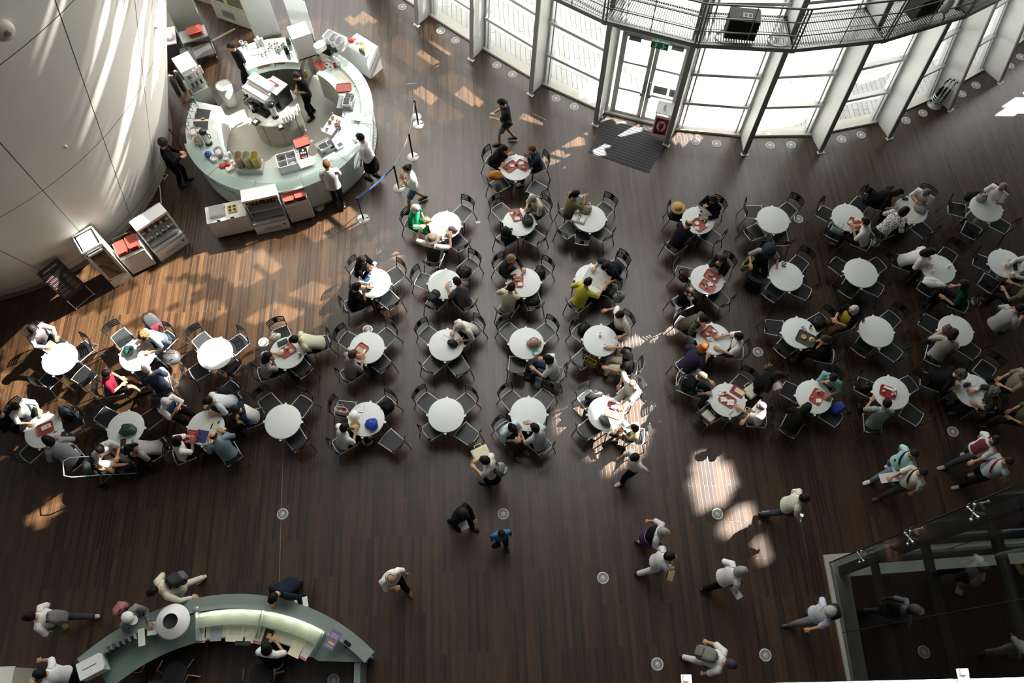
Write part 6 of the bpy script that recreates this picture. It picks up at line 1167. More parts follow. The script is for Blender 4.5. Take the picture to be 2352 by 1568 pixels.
for k, (x, y, c, l) in enumerate(((-.6, .4, '#d8d9d2', 'leftmost clear wrapped snack pack'), (-.45, .32, '#d8d9d2', 'middle clear wrapped snack pack'), (-.3, .38, '#d8d9d2', 'rightmost clear wrapped snack pack'), (-.64, .22, '#c22a2f', 'red packet'), (-.2, .24, '#cfc87a', 'yellow packet'))):
    q = p+Rk @ Vector((x, y, 0)); q.z = .84; blobbag(q, k, .09, .07, .05, c, l+' on the low white cabinet', 'snack_pack', 'snack', False, 95+k)
tray(737, 150, -40, 'red tray at the upper right of the round counter', z=RZ); cup(735, 141, 'blender jar on the red tray at the upper right of counter', RZ+.01, col='#a39c92', h=.22, r=.05)
for k, (u, v) in enumerate(((772, 147), (778, 150), (783, 155))): stackcup(u, v, RZ, 'tall white cup stack near the yellow bowl, %s from left' % ORD[k], 5, .035, .26)
cup(770, 155, 'red cup near the yellow bowl on the counter', RZ, col='#c4283a', h=.14, r=.045); plate(790, 147, 'small yellow bowl at the upper right of the counter', RZ, .06, '#cfd05a', 'bowl'); cup(752, 155, 'white milk jug by the red cup on the counter', RZ, h=.12, r=.045); cup(760, 160, 'second white milk jug by the red cup on the counter', RZ, h=.1, r=.04)
box_item('cork_mat', 790, 180, .5, .42, .006, -60, [mat('#d2d2c2', .7)], 'pale mat on the right part of the round counter', 'mat', RZ)
traystack(790, 203, RZ, 6, 2, 'beside the cash register at right'); 
def register(u, v, rz, lab): 
    o = boxthing('cash_register', lab, 'cash register', at(u, v, RZ), R(rz), [('drawer', mat('#6c6f6d', .45), [(0, 0, 0, .42, .42, .09)]), ('body', LGREY, [(.02, .06, .09, .3, .22, .1)]), ('keypad', BLACK, [(.05, .04, .19, .2, .14, .015)]), ('printer', BLACKGLOSS, [(-.14, .08, .09, .12, .18, .12)])])
    m = MB(); m.xf = Matrix.Translation((.02, .15, .22)) @ Matrix.Rotation(R(-50), 4, 'X'); m.box(0, 0, 0, .24, .02, .17); d = m.build('screen', WHITE, o); m = MB(); m.xf = Matrix.Translation((.02, .15, .22)) @ Matrix.Rotation(R(-50), 4, 'X'); m.box(0, -.012, .02, .2, .006, .13); m.build('display', mat('#5c6264', .2), d)
register(796, 240, -95, 'cash register with white screen at the right of the round counter'); register(748, 341, -145, 'dark cash register at the lower right of the round counter')
box_item('notice_sheet', 822, 268, .25, .26, .003, 80, [PAPER], 'blank white sheet on the glass ledge at the right', 'paper', RZ+.075); box_item('sticker', 838, 224, .12, .16, .003, -20, [PAPER, mat('#b9c6c2', .6)], 'small white card on the glass ledge beside the register', 'card', RZ+.075, None, [(0, 0, .5, .5)]); box_item('menu_sheet', 781, 332, .26, .2, .003, 40, [PAPER, mat('#4a4c4c', .5)], 'white menu sheet with a dark picture on the glass ledge', 'paper', RZ+.075, None, [(0, 0, .5, .55)]); box_item('menu_sheet', 703, 373, .36, .26, .003, 25, [PAPER], 'blank white sheet on the front of the round counter', 'paper', RZ+.075)
boxthing('condiment_shelf', 'white shelf with jars and bowls on the right of the counter', 'shelf', at(763, 288, RZ), R(65), [('base', WHITE, [(0, 0, 0, .6, .3, .04)]), ('post', STEEL, [(-.28, .13, .04, .02, .02, .1), (.28, .13, .04, .02, .02, .1)])])
for k, (u, v, c, l) in enumerate(((765, 274, '#c99a3c', 'amber bowl'), (776, 281, '#e8e6da', 'cream jar'), (773, 290, '#b8242e', 'red jar'), (780, 283, '#dad7cf', 'white jar'), (758, 284, '#3b3c3c', 'dark dish'), (780, 297, '#2b2c2d', 'black dish'), (752, 300, '#eceae6', 'white folded card'))): cup(u, v, l+' on the white condiment shelf', RZ+.04, col=c, h=.07, r=.05, name='jar')
phone(789, 265, -15, 'black phone beside the white condiment shelf', RZ)
traystack(695, 330, RZ, 25, 4, 'beside the black menu card'); phone(681, 345, 25, 'black card reader left of the black menu card', RZ)
o = thing('menu_card', 'black menu card with three white dots and red words', 'menu', at(697, 352, RZ+.08), R(14)); m = MB(); m.xf = Matrix.Rotation(R(25), 4, 'X'); m.box(0, 0, 0, .2, .27, .008); m.mi = 1; [m.box(-.05+.05*k, .01, .008, .035, .035, .001) for k in range(3)]; m.box(0, .08, .008, .04, .05, .001); m.mi = 2; m.box(0, -.07, .008, .14, .02, .001); m.mi = 1; m.box(0, -.1, .008, .12, .012, .001); m.build('card', [BLACK, PAPER, mat('#c2303a', .5)], o)
o = boxthing('cutlery_box', 'white divided box of cutlery and sachets on the counter front', 'box', at(664, 380, RZ), R(18), [('body', WHITE, [(0, -.21, 0, .5, .02, .26), (0, .21, 0, .5, .02, .26), (-.24, 0, 0, .02, .44, .26), (.24, 0, 0, .02, .44, .26), (0, 0, 0, .48, .42, .1), (0, 0, .1, .015, .42, .12), (0, .02, .1, .48, .012, .12)])])
for k, (x, y, c) in enumerate(((-.12, .1, '#3c3d3e'), (.12, .1, '#77797a'), (-.12, -.1, '#55585a'), (.12, -.1, '#d8d8d2'))): m = MB(); m.blob((x, y, .14), .08, .07, .05, .3, 110+k); m.build('contents', mat(c, .5, var=.5, scale=60), o)
# juice jugs in a white holder
o = boxthing('juice_holder', 'white holder with three juice containers on the counter front', 'holder', at(578, 388, RZ), R(2), [('base', LGREY, [(0, 0, 0, .62, .34, .16)])])
for k, (x, c, cc, l) in enumerate(((-.2, '#cf9a4c', '#e6d5b8', 'amber'), (0, '#d6cf9a', '#e9e5d0', 'pale'), (.2, '#e4d24a', '#eee3a0', 'yellow'))):
    p = at(578, 388, RZ)+vec(x, .02, .16); q = thing('juice_container', l+' juice container with clear upright body in the white holder', 'container', p, R(2), 'juice containers'); m = MB(); m.loft([rr(.17, .26, z) for z in (0, .02, .16, .18)]); m.build('juice', mat(c, .25), q)
    m = MB(); m.loft([rr(.19*a, .28*a, z) for z, a in ((.0, .97), (.34, 1.02))]+[rr(.19*a, .28*a, z) for z, a in ((.34, .95), (.19, .92))]); m.build('body', glassy('juice_plastic', cc, .2, .1, .3, cc), q)
def tub(u, v, z, lab, w, d, h, col, rz=20, fill=None, lid=None, round_=False):
    o = thing('food_tub', lab, 'tub', at(u, v, z), R(rz), 'food tubs'); cm = mat(col, .4, var=.05) if isinstance(col, str) else col; m = MB()
    if round_: m.lathe([(w/2*.9, 0), (w/2, h), (w/2*.92, h), (w/2*.85, .02), (0, .02)], 24, cap=False)
    else: m.loft([rr(w*a, d*a, q) for q, a in ((0, .85), (h, 1))]+[rr(w*a, d*a, q) for q, a in ((h, .93), (.03, .8))])
    m.build('body', cm, o)
    if fill: m = MB(); m.blob((0, 0, h*.7), w*.4, d*.4, h*.15, .1, 7); m.build('contents', mat(fill, .7, var=.3, scale=40), o)
    if lid: m = MB(); m.lathe([(w/2*1.05, h-.02), (w/2*1.08, h+.03), (w/2*.9, h+.05), (0, h+.05)], 24, cap=False); m.lathe([(.04, h+.05), (.045, h+.075), (0, h+.08)], 12, cap=False); m.build('lid', mat(lid, .35), o)
tub(458, 328, RZ, 'clear tub with olive contents left of the steel urn', .24, .3, .16, CLEAR, 25, '#6a6440'); tub(482, 362, RZ, 'white tub with a bright blue lid on the left part of counter', .17, .17, .12, '#d7dad8', 0, None, '#2b46a3', True); tub(495, 369, RZ, 'round white tub below the blue-lidded one', .19, .19, .13, '#eeeeea', 0, '#e6e6e0', None, True); tub(506, 357, RZ, 'clear square tub right of the steel urn', .22, .26, .2, CLEAR, 30, '#cfd0ca'); tub(447, 308, .9, 'pale pink tub at the end of the sink unit', .2, .26, .14, '#e8dcd8', 15, '#efe6e0'); tub(461, 305, .9, 'round clear tub at the end of the sink unit', .15, .15, .14, CLEAR, 0, '#e3dccf', None, True)
tub(522, 368, RZ, 'white round tub near the red lids', .15, .15, .11, '#dedfda', 0, '#d9d9d2', None, True); blobbag(at(512, 382, RZ), .2, .1, .08, .04, '#b5433c', 'dark red cloth on the left front of the counter', 'cloth', 'cloth', False, 120); tub(526, 383, RZ, 'bright red lidded pot on the left front of the counter', .13, .13, .05, '#c8242c', 0, None, '#c8242c', True)
jug(531, 360, RZ, 'glass jug with dark handle left of the juice holder', '#c9cbc8', .18, .05); stackcup(546, 392, RZ, 'leaning white cup stack left of the juice holder', 6, .036, .28); stackcup(540, 385, RZ, 'upright white cup stack left of the juice holder', 6, .036, .28); box_item('napkin_box', 531, 389, .2, .14, .08, 30, [PAPER], 'white napkin box at the left front of the counter', 'box', RZ)
tub(433, 205, .9, 'white spray bottle at the upper end of the sink unit', .08, .08, .22, '#e3e4e0', 0, None, '#dfe2df', True); tub(449, 238, .9, 'green bottle beside the spray bottle on the sink unit', .07, .07, .16, '#6fa394', 0, None, '#4f8f7c', True)
box_item('orange_sponge', 466, 273, .1, .06, .03, 20, [mat('#c98a2c', .9)], 'orange sponge on the rim of the sink', 'sponge', .9)
# ------------------------------------------------------------------ white units in front of the cafe
fa = at(500, 550); fb = at(725, 500); FX = (fb-fa).normalized(); frz = math.atan2(FX.y, FX.x)
def front_unit(px, depth): q = at(*px); return q+vec(-math.sin(frz), math.cos(frz), 0)*depth
UW = mat('#eceeea', .4, var=.02)
w1 = (at(586, 531)-at(500, 550)).length; c1 = (at(586, 531)+at(500, 550))/2
o = thing('pastry_cabinet', 'low white two-door cabinet with pastries on its top', 'cabinet', c1, frz)
m = MB(); m.box(0, .24, .05, w1, .44, .67); m.box(0, .24, 0, w1-.1, .38, .05); m.build('body', UW, o); m = MB(); m.box(0, .23, .72, w1+.02, .5, .03); m.build('top', UW, o)
for k in (-1, 1): m = MB(); m.box(k*w1/4, .012, .07, w1/2-.01, .02, .63); m.build('door', mat('#d3d5d1', .4, var=.02), o)
for k in (-.2, .15): m = MB(); m.box(k*w1, -.01, .75, .09, .015, .045); m.build('price_card', mat('#3a3a38', .5), o)
for k, (u, v) in enumerate(((508, 483), (513, 480), (510, 475), (515, 476))): food(u, v, 'brown bun on the pastry cabinet, %s of four' % ORD[k], '#b99a86', .75, .035, .035, 'bun')
box_item('clear_cover', 500, 488, .36, .3, .1, math.degrees(frz), [CLEAR], 'clear box over pastries at the left of the cabinet', 'cover', .75); food(493, 493, 'yellow pastry under the clear box', '#d8cc9a', .755, .04, .025, 'pastry')
box_item('pastry_tray', 534, 480, .22, .22, .03, math.degrees(frz), [mat('#c9b66a', .7), mat('#33322c', .6), PAPER], 'kraft tray of wrapped pastries on the low white cabinet', 'tray', .75, None, [(-.25, -.2, .3, .35), (-.25, .25, .3, .3), (.25, -.2, .3, .35), (.25, .25, .3, .3)])
def showcase(pa, pb, lab, rows, depth=.5, hh=1.18):
    a, b = at(*pa), at(*pb); w = (b-a).length; rz = math.atan2(b.y-a.y, b.x-a.x); o = thing('display_case', lab, 'display case', (a+b)/2, rz)
    m = MB(); m.box(0, depth/2, 0, w, depth, .34); m.box(-w/2+.015, depth/2+.12, .34, .03, depth-.24, hh-.34); m.box(w/2-.015, depth/2+.12, .34, .03, depth-.24, hh-.34); m.box(0, depth-.02, .34, w, .04, hh-.34); m.build('body', UW, o)
    m = MB(); m.box(0, depth*.66, hh, w+.01, depth*.68, .05); m.build('top', WHITE, o)
    m = MB(); [m.box(-w/2+.04+(w-.08)*k/16, depth*.66+depth*.34+.01, hh+.0, .02, .03, .05) for k in range(17)]; m.build('rear_vent', LGREY, o)
    m = MB(); m.box(0, .12, .34, w-.06, .16, .02); m.box(0, .04, .34, w, .03, .08); m.build('sill', LGREY, o)
    m = MB(); m.box(0, .02, .38, w, .02, .05); m.box(0, depth*.34, hh-.02, w, .03, .06); m.build('trim', STEEL, o)
    for k, z in enumerate((.42, .66, .9)):
        m = MB(); m.box(0, depth*.62-.0*k, z, w-.07, depth*.62-.1*k, .015); m.build('shelf', LGREY, o); m = MB(); m.box(0, depth*.31+.05*k, z, w-.07, .01, .035); m.build('price_rail', STEEL, o)
    for k in (-1, 1): m = MB(); m.loft([[(k*w/2+x, y, z) for y, z in ((.02, .38), (.08, .38), (depth*.36, hh), (depth*.3, hh))] for x in (-.008, .008)], sm=False); m.build('side_pane', CLEAR, o)
    m = MB(); [m.box(-.2+.04*k, -.003, .12, .012, .006, .1) for k in range(11)]; m.mi = 1; m.box(w*.38, -.003, .2, .05, .006, .06); m.build('vent_grille', [GREY, BLACK], o)
    Rm = Matrix.Rotation(rz, 3, 'Z'); cnt = 0
    for z, n, cols, nm in rows:
        for k in range(n):
            p = (a+b)/2+Rm @ Vector((-w/2+.1+(w-.2)*(k+.5)/n, depth*.42+(.06 if z > .8 else -.02), z+.017)); mm = MB(); mm.prism(rrect(.09, .14, .02), 0, .045, [(x*.92, y*.92) for x, y in rrect(.09, .14, .02)]); mm.mi = 1; mm.prism(rrect(.06, .09, .02), .045, .052); cnt += 1
            q = place(mm, 'food_pack', [mat('#2c2a26', .4), mat(cols[k % len(cols)], .7, var=.3, scale=50)], p, rz, '%s food pack from the left on the %s shelf of the %s' % (ORD[k], nm, lab.split(' with')[0].split(' beside')[0]), 'food pack', 'food packs in the display cases')
    return o
showcase((592, 539), (668, 523), 'open chilled case with salads and cups', [(.9, 7, ['#b7b552', '#a9b85a', '#c7b86a', '#5a3a30', '#c9a03c', '#b4556a', '#c97a8a'], 'upper')])
showcase((371, 601), (436, 557), 'open case beside the concrete wall', [(.9, 4, ['#8a3a30', '#a5563c', '#7d3a3a', '#a5653c'], 'upper'), (.66, 4, ['#c9c7a8', '#d3d0b4', '#b9bb9a', '#d9d5bb'], 'lower')])
def tray_cabinet(pa, pb, lab, lab2):
    a, b = at(*pa), at(*pb); w = (b-a).length; rz = math.atan2(b.y-a.y, b.x-a.x); c = (a+b)/2; o = thing('tray_cabinet', lab, 'cabinet', c, rz)
    m = MB(); m.box(0, .22, .04, w, .4, .74); m.build('body', UW, o); m = MB(); m.box(0, .012, .06, w-.03, .02, .68); d = m.build('door', mat('#d3d5d1', .4, var=.02), o); m = MB(); m.box(-w*.4, -.004, .68, .02, .012, .02); m.build('knob', GREY, d)
    m = MB(); m.box(-w/2+.015, .22, .78, .03, .4, .1); m.box(w/2-.015, .22, .78, .03, .4, .1); m.box(0, .22, .78, w-.05, .4, .02); m.build('side_board', UW, o)
    m = MB(); m.tube([(-w*.36, .41, .8), (-w*.36, .41, 1.05), (w*.36, .41, 1.05), (w*.36, .41, .8)], .012, 6); m.build('rail', mat('#57534a', .4, .5), o)
    Rm = Matrix.Rotation(rz, 3, 'Z')
    for k in (-1, 1):
        n = 7 if k < 0 else 8
        for j in range(n):
            mm = MB(); mm.loft([[(x, y, q) for x, y in pl] for pl, q in ((rrect(.245, .35, .05), 0), (rrect(.27, .38, .06), .02), (rrect(.255, .365, .05), .021), (rrect(.235, .34, .04), .008))], cap=False, sm=False); mm.add([(x, y, .008) for x, y in rrect(.235, .34, .04)], [tuple(range(20))])
            p = c+Rm @ Vector((k*.145, .21, .80+j*.02)); place(mm, 'tray', REDTRAY, p, rz, ('topmost' if j == n-1 else ORD[j]+' from the bottom')+' red tray, '+('left' if k < 0 else 'right')+' stack '+lab2, 'tray', 'red trays '+lab2)
tray_cabinet((672, 515), (725, 500), 'white cabinet carrying two stacks of red trays beside the counter', 'beside the counter'); tray_cabinet((308, 633), (361.6, 608), 'white cabinet carrying two stacks of red trays beside the wall', 'beside the concrete wall')
a, b = at(265, 662), at(306.5, 639); w = (b-a).length; rz = math.atan2(b.y-a.y, b.x-a.x)
o = thing('drinks_fridge', 'tall white drinks refrigerator with dark glass door beside the menu board', 'refrigerator', (a+b)/2, rz)
m = MB(); m.box(0, .3, 0, w, .56, .32); m.box(0, .56, .32, w, .05, 1.28); m.box(-w/2+.025, .3, .32, .05, .56, 1.28); m.box(w/2-.025, .3, .32, .05, .56, 1.28); m.box(0, .3, 1.5, w, .56, .1); m.build('body', UW, o)
m = MB(); [m.box(*q) for q in ((0, .02, 1.6, w, .02, .05), (0, .57, 1.6, w, .02, .05), (-w/2+.01, .3, 1.6, .02, .56, .05), (w/2-.01, .3, 1.6, .02, .56, .05))]; m.build('top_rim', WHITE, o)
m = MB(); [m.box(*q) for q in ((-w/2+.035, .005, .33, .06, .03, 1.15), (w/2-.035, .005, .33, .06, .03, 1.15), (0, .005, .33, w-.02, .03, .06), (0, .005, 1.42, w-.02, .03, .06))]; d = m.build('door', mat('#9b9d99', .4, .3), o)
m = MB(); m.box(0, .01, .38, w-.1, .008, 1.05); m.build('pane', glassy('fridge_pane', '#8b918c', .3, .03, .15, '#5d625e'), d); m = MB(); m.box(0, .55, .4, w-.1, .01, 1.0); m.build('inside', mat('#2f302d', .6), o); m = MB(); m.box(0, -.0, 1.52, w*.6, .01, .05); m.build('brand_strip', GREY, o)
for k in range(4):
    m = MB(); m.box(0, .3, .5+.24*k, w-.1, .4, .012); m.build('shelf', GREY, o)
    for j in range(4):
        q = (a+b)/2+Matrix.Rotation(rz, 3, 'Z') @ Vector((-w*.3+w*.2*j, .16, .513+.24*k)); mm = MB(); mm.lathe([(.026, 0), (.028, .02), (.028, .12), (.012, .16), (.012, .18)], 12)
        place(mm, 'drink_bottle', mat(['#3c2e26', '#5d5a4a', '#4a2a22', '#6b6f64'][(j+k) % 4], .3), q, 0, '%s bottle from the left on the %s shelf of the drinks refrigerator' % (ORD[j], ('bottom', 'second', 'third', 'top')[k]), 'bottle', 'bottles in the drinks refrigerator')
a, b = at(179, 705), at(211, 679); c = (a+b)/2; rz = math.atan2(b.y-a.y, b.x-a.x)
o = thing('menu_board', 'black menu board with white and red writing on a leaning steel frame', 'sign board', c, rz); Wd = .58
M4 = Matrix.Translation((0, .04, .38)) @ Matrix.Rotation(R(-24), 4, 'X'); m = MB(); m.xf = M4; m.box(0, 0, 0, Wd, .02, .95); m.build('board', mat('#17120f', .5, var=.2), o)
m = MB(); m.xf = M4; rnd = random.Random(3)
for k in range(20):
    z = .76-.035*k; m.mi = k % 3 == 1; m.box(-.15+rnd.uniform(-.02, .02), -.012, z, .2+rnd.uniform(-.06, .04), .004, .012)
    if k > 4: m.mi = k % 4 == 1; m.box(.13, -.012, z, .12+rnd.uniform(-.05, .05), .004, .01)
m.build('menu_lines', [mat('#a9a5a0', .6), mat('#8d3038', .6)], o); text(o, 'DINNER MENU', .055, M4 @ Vector((0, -.013, .86)), (PI/2-R(24), 0, 0), PAPER)
m = MB()
for k in (-1, 1): m.tube([(k*.27, .02, .4), (k*.27, -.02, .05), (k*.27, -.05, .02)], .012, 6); m.tube([(k*.27, .3, .95), (k*.27, .42, .02)], .012, 6); m.tube([(k*.27, -.05, .02), (k*.27, .42, .02)], .012, 6)
m.tube([(-.27, -.03, .05), (.27, -.03, .05)], .012, 6); m.build('frame', STEEL, o)
m = MB(); m.tube([at(373, 378, .02), at(366, 400, .02), at(378, 412, .02), at(385, 402, .02), at(372, 396, .02), at(366, 420, .02), at(369, 450, .02), at(370, 466, .9)], .012, 6); place(m, 'power_cable', mat('#d9d9d4', .6), (0, 0, 0), 0, 'white power cable looping from the wall to the open case', 'cable')
# stanchions
STB = mat('#dfe0da', .4, .2)
def stanchion(u, v, lab, h=.95):
    o = thing('stanchion', lab, 'stanchion', at(u, v), R(20), 'queue stanchions'); m = MB(); m.lathe([(0, .018), (.15, .016), (.155, 0)], 36, cap=False); m.mi = 1; m.box(.1, 0, .0165, .09, .03, .004); m.build('base', [STB, DARKMET], o)
    m = MB(); m.lathe([(.024, .015), (.024, h-.08)], 14); m.build('pole', mat('#4a4038', .35, .5), o); m = MB(); m.lathe([(.03, h-.1), (.03, h-.01), (.024, h)], 14); m.build('head', DARKMET, o); return o
SP = [(835, 503), (916, 432), (948.5, 361), (961, 286)]
for (u, v), l in zip(SP, ('nearest the white cabinets', 'beside the walking woman in shorts', 'between the walking woman and the sign stand', 'beside the small white sign stand')): stanchion(u, v, 'belt stanchion '+l)
for k in range(3):
    a, b = at(*SP[k]), at(*SP[k+1]); a.z = b.z = .9; m = MB(); t = (b-a).normalized(); a2, b2 = a+t*.03, b-t*.03; rings = []
    for i in range(9):
        p = a2.lerp(b2, i/8); p.z -= .05*math.sin(PI*i/8); n_ = vec(-t.y, t.x, 0)*.003; rings.append([tuple(p-n_+vec(0, 0, -.025)), tuple(p+n_+vec(0, 0, -.025)), tuple(p+n_+vec(0, 0, .025)), tuple(p-n_+vec(0, 0, .025))])
    m.loft(rings, sm=False); place(m, 'queue_belt', mat('#2f5fae' if k == 0 else '#c9cbc8', .7), (0, 0, 0), 0, ('blue belt between the two nearest stanchions', 'pale belt between the middle two stanchions', 'pale belt reaching the stanchion by the sign')[k], 'belt')
def signstand(u, v, lab, h, board):
    o = thing('sign_stand', lab, 'sign stand', at(u, v), R(5), None); m = MB(); m.lathe([(0, .015), (.13, .014), (.135, 0)], 32, cap=False); m.build('base', mat('#c6cbc9', .35, .2), o); m = MB(); m.tube([(0, 0, .015), (0, 0, h)], .011, 8); m.lathe([(.016, h*.62), (.016, h*.66)], 10); m.build('pole', STEEL if board else WHITE, o)
    if board: m = MB(); m.xf = Matrix.Translation((0, 0, h)) @ Matrix.Rotation(R(-25), 4, 'X'); m.box(0, 0, 0, .26, .012, .17); m.build('board', mat('#cfd2d0', .5), o)
signstand(957, 268, 'thin stand with a small blank white board beyond the stanchions', 1.05, True); signstand(733, 475, 'thin white stand with round grey base beside the tray cabinet', 1.05, False)
# ------------------------------------------------------------------ information desk at the bottom
Q = [at(u, v, 1.05) for u, v in ((186, 1532), (300, 1450), (440, 1391), (520, 1381), (640, 1390), (760, 1440), (850, 1505))]
def circ(a, b, c):
    ax, ay, bx, by, cx, cy = a.x, a.y, b.x, b.y, c.x, c.y; d = 2*(ax*(by-cy)+bx*(cy-ay)+cx*(ay-by))
    ux = ((ax*ax+ay*ay)*(by-cy)+(bx*bx+by*by)*(cy-ay)+(cx*cx+cy*cy)*(ay-by))/d; uy = ((ax*ax+ay*ay)*(cx-bx)+(bx*bx+by*by)*(ax-cx)+(cx*cx+cy*cy)*(bx-ax))/d
    return vec(ux, uy, 0)
DC = circ(at(290, 1452, 1.05), at(520, 1381, 1.05), at(800, 1466, 1.05)); DR = (at(520, 1381, 1.05)-DC).length
def dang(u, v, z): p = at(u, v, z)-DC; return math.degrees(math.atan2(p.y, p.x))
RC_save = RC; RC = DC
A0, A1 = dang(852, 1506, 1.05), dang(190, 1530, 1.05)
ds = thing('information_desk', 'long curved information desk with green glass ledge and lit shelf', 'desk')
IDG = glassy('desk_glass', '#dbe6e2', .3, .06, .6, '#c3d0ca')
m = MB(); sector(m, A0, A1, DR-.26, DR, 1.05, 1.07); m.build('glass_ledge', IDG, ds)
aK = dang(765, 1462, .75); m = MB(); sector(m, aK, A1-1, DR-.78, DR-.24, .72, .75); tp = [rp(A0+(aK-A0)*i/6, DR-.24, .72) for i in range(7)]+[rp(aK, DR-.78, .72)]; m.prism([q[:2] for q in tp], .72, .75); m.build('worktop', mat('#7f938b', .2, var=.1, scale=3, name='dark_green_glass'), ds)
m = MB(); sector(m, A0+1, A1-1, DR-.2, DR-.16, .05, 1.04); m.build('front_panel', mat('#8b9a96', .3), ds)
aL, aR = dang(455, 1420, .9), dang(735, 1470, .9)
m = MB(); sector(m, aR, aL, DR-.55, DR-.27, .9, .915); m.build('upper_shelf', glassy('shelf_glass', '#e6efe9', .3, .08, .35, '#cdd6cd'), ds)
for a in (aR, (aR+aL)/2, aL): m = MB(); sector(m, a-.15, a+.15, DR-.78, DR-.24, .75, 1.05, 2); m.build('divider', IDG, ds)
m = MB(); sector(m, aR+.5, aL-.5, DR-.76, DR-.3, .752, .757); m.build('paper_mat', mat('#d9d4bb', .7, var=.15, scale=5), ds)
p0, p1 = at(836, 1512, 0), at(832, 1640, 0); m = MB(); t_ = (p1-p0); m.loft([[tuple(p0+vec(-.06, 0, 0)), tuple(p0+vec(.06, 0, 0)), tuple(p0+vec(.06, 0, .7)), tuple(p0+vec(-.06, 0, .7))], [tuple(p1+vec(-.06, 0, 0)), tuple(p1+vec(.06, 0, 0)), tuple(p1+vec(.06, 0, .7)), tuple(p1+vec(-.06, 0, .7))]], sm=False); m.build('end_panel', mat('#8f9b97', .35), ds)
for k in range(7):
    a = aR+(aL-aR)*(k+.5)/7; li = bpy.data.lights.new('shelf_lamp', 'AREA'); li.shape = 'RECTANGLE'; li.size = .55; li.size_y = .05; li.energy = DESK_W; li.color = (1, .92, .72)
    lo = bpy.data.objects.new('shelf_lamp', li); C.objects.link(lo); lo.location = rp(a, DR-.3, 1.03); lo.parent = ds; lo.rotation_euler = (0, R(0), R(a+90))
RC = RC_save
for k, (u, v, w_, h_, rz, col, lab) in enumerate(((465, 1457, .13, .3, 5, '#e6ded2', 'slim brochure with pink foot at the left of the lit shelf'), (477, 1452, .1, .2, 5, '#c9ccc8', 'grey leaflet pile on the lit shelf'), (497, 1452, .22, .32, 3, '#9fa9ac', 'blue grey folder on the lit shelf'), (541, 1452, .34, .34, -2, '#e3dfc2', 'cream sheet stack in the middle of the lit shelf'), (575, 1460, .18, .26, -4, '#ddd8ba', 'cream booklet right of the cream sheet stack'), (596, 1458, .16, .32, -12, '#dfc9be', 'pinkish brochure left of the black folder'), (615, 1463, .18, .3, -14, '#24231f', 'black folder with a yellow note on the lit shelf'), (683, 1486, .24, .36, -24, '#e6dfbd', 'cream paper sheet at the right of the desk'), (703, 1497, .17, .28, -28, '#d5cfc2', 'leaflet with pink foot at the right of the desk'))):
    mk = [(0, -.42, .9, .12)] if 'pink' in lab else ([(.1, .1, .45, .3)] if 'yellow' in lab else [(0, .1, .7, .5)] if 'cream' in lab and 'stack' in lab else None)
    box_item('brochure', u, v, w_, h_, .012, rz, [mat(col, .7, var=.06), mat('#b0606c' if 'pink' in lab else '#d8c86a' if 'yellow' in lab else '#d2cdb0', .7)], lab, 'brochure', .758, 'papers on the information desk', mk)
o = thing('flyer', 'purple flyer with yellow and white letters on the desk corner', 'flyer', at(764, 1468, 1.07), R(-28)); m = MB(); m.prism(rrect(.21, .36, .005), 0, .004); m.mi = 1; [m.box(0, .1-.03*k, .004, .16, .02, .001) for k in range(3)]; m.mi = 2; m.box(.01, -.07, .004, .12, .04, .001); m.mi = 1; m.box(.01, -.13, .004, .13, .025, .001); m.build('sheet', [mat('#77688f', .6), mat('#a99cb5', .6), mat('#cfc23f', .6)], o)
box_item('mobile_phone', 798, 1477, .07, .15, .01, 55, [BLACKGLOSS], 'black phone on the glass ledge right of the purple flyer', 'phone', 1.07); m = MB(); m.tube([(0, 0, 0), (0, .14, .0)], .02, 8); place(m, 'barcode_scanner', BLACK, at(792, 1488, .77), R(-35), 'black stick scanner below the phone on the desk', 'scanner')
m = MB(); m.lathe([(.05, 0), (.055, .012), (.045, .02), (0, .02)], 24, cap=False); place(m, 'glass_coaster', mat('#b9c0bd', .15, .3), at(451, 1398, 1.07), 0, 'round clear coaster on the glass ledge beside the lampshade', 'coaster')
o = thing('desk_lamp', 'big white round lampshade with dark centre on the desk', 'lamp', at(420, 1432, .75)); m = MB(); m.lathe([(.14, .62), (.3, .52), (.325, .5), (.325, .49), (.3, .505), (.14, .6)], 48, cap=False); m.build('lamp_shade', mat('#eeeeea', .6, var=.02), o); m = MB(); m.lathe([(0, .585), (.142, .585), (.142, .62)], 32, cap=False); m.build('dark_cap', mat('#1b1b1b', .8), o); m = MB(); m.tube([(0, 0, 0), (0, 0, .58)], .02, 8); m.lathe([(.09, 0), (.09, .02), (.02, .03)], 20); m.build('stem', STEEL, o)
box_item('leaflet', 350, 1443, .19, .24, .003, 8, [PAPER, mat('#9fb2c4', .7)], 'white leaflet with a blue picture under the visitor hand', 'leaflet', 1.07, None, [(-.1, .1, .7, .55)]); box_item('notice_sheet', 325, 1463, .13, .32, .004, 14, [PAPER], 'narrow white notice propped on the left of the desk', 'paper', 1.07)
boxthing('counter_bell', 'small white sign block left of the lampshade', 'sign', at(379, 1428, 1.07), R(5), [('block', WHITE, [(0, 0, 0, .06, .1, .04)])])
o = thing('leaflet_rack', 'clear leaflet rack along the left of the desk', 'rack', at(278, 1478, 1.07), R(25)); m = MB(); [m.box(-.25+.11*k, 0, 0, .006, .1, .12) for k in range(6)]; m.box(.02, .05, 0, .56, .006, .1); m.build('rack', CLEAR, o)
o = boxthing('ballot_box', 'white box with a slot in its lid at the left end of desk', 'box', at(222, 1532, .9), R(28), [('body', WHITE, [(0, 0, 0, .44, .32, .28)]), ('slot', BLACK, [(0, 0, .281, .26, .012, .002)])]); m = MB(); m.prism([(.22, -.16), (.26, -.1), (.26, .1), (.22, .16)], .2, .28); m.build('flap', WHITE, o)
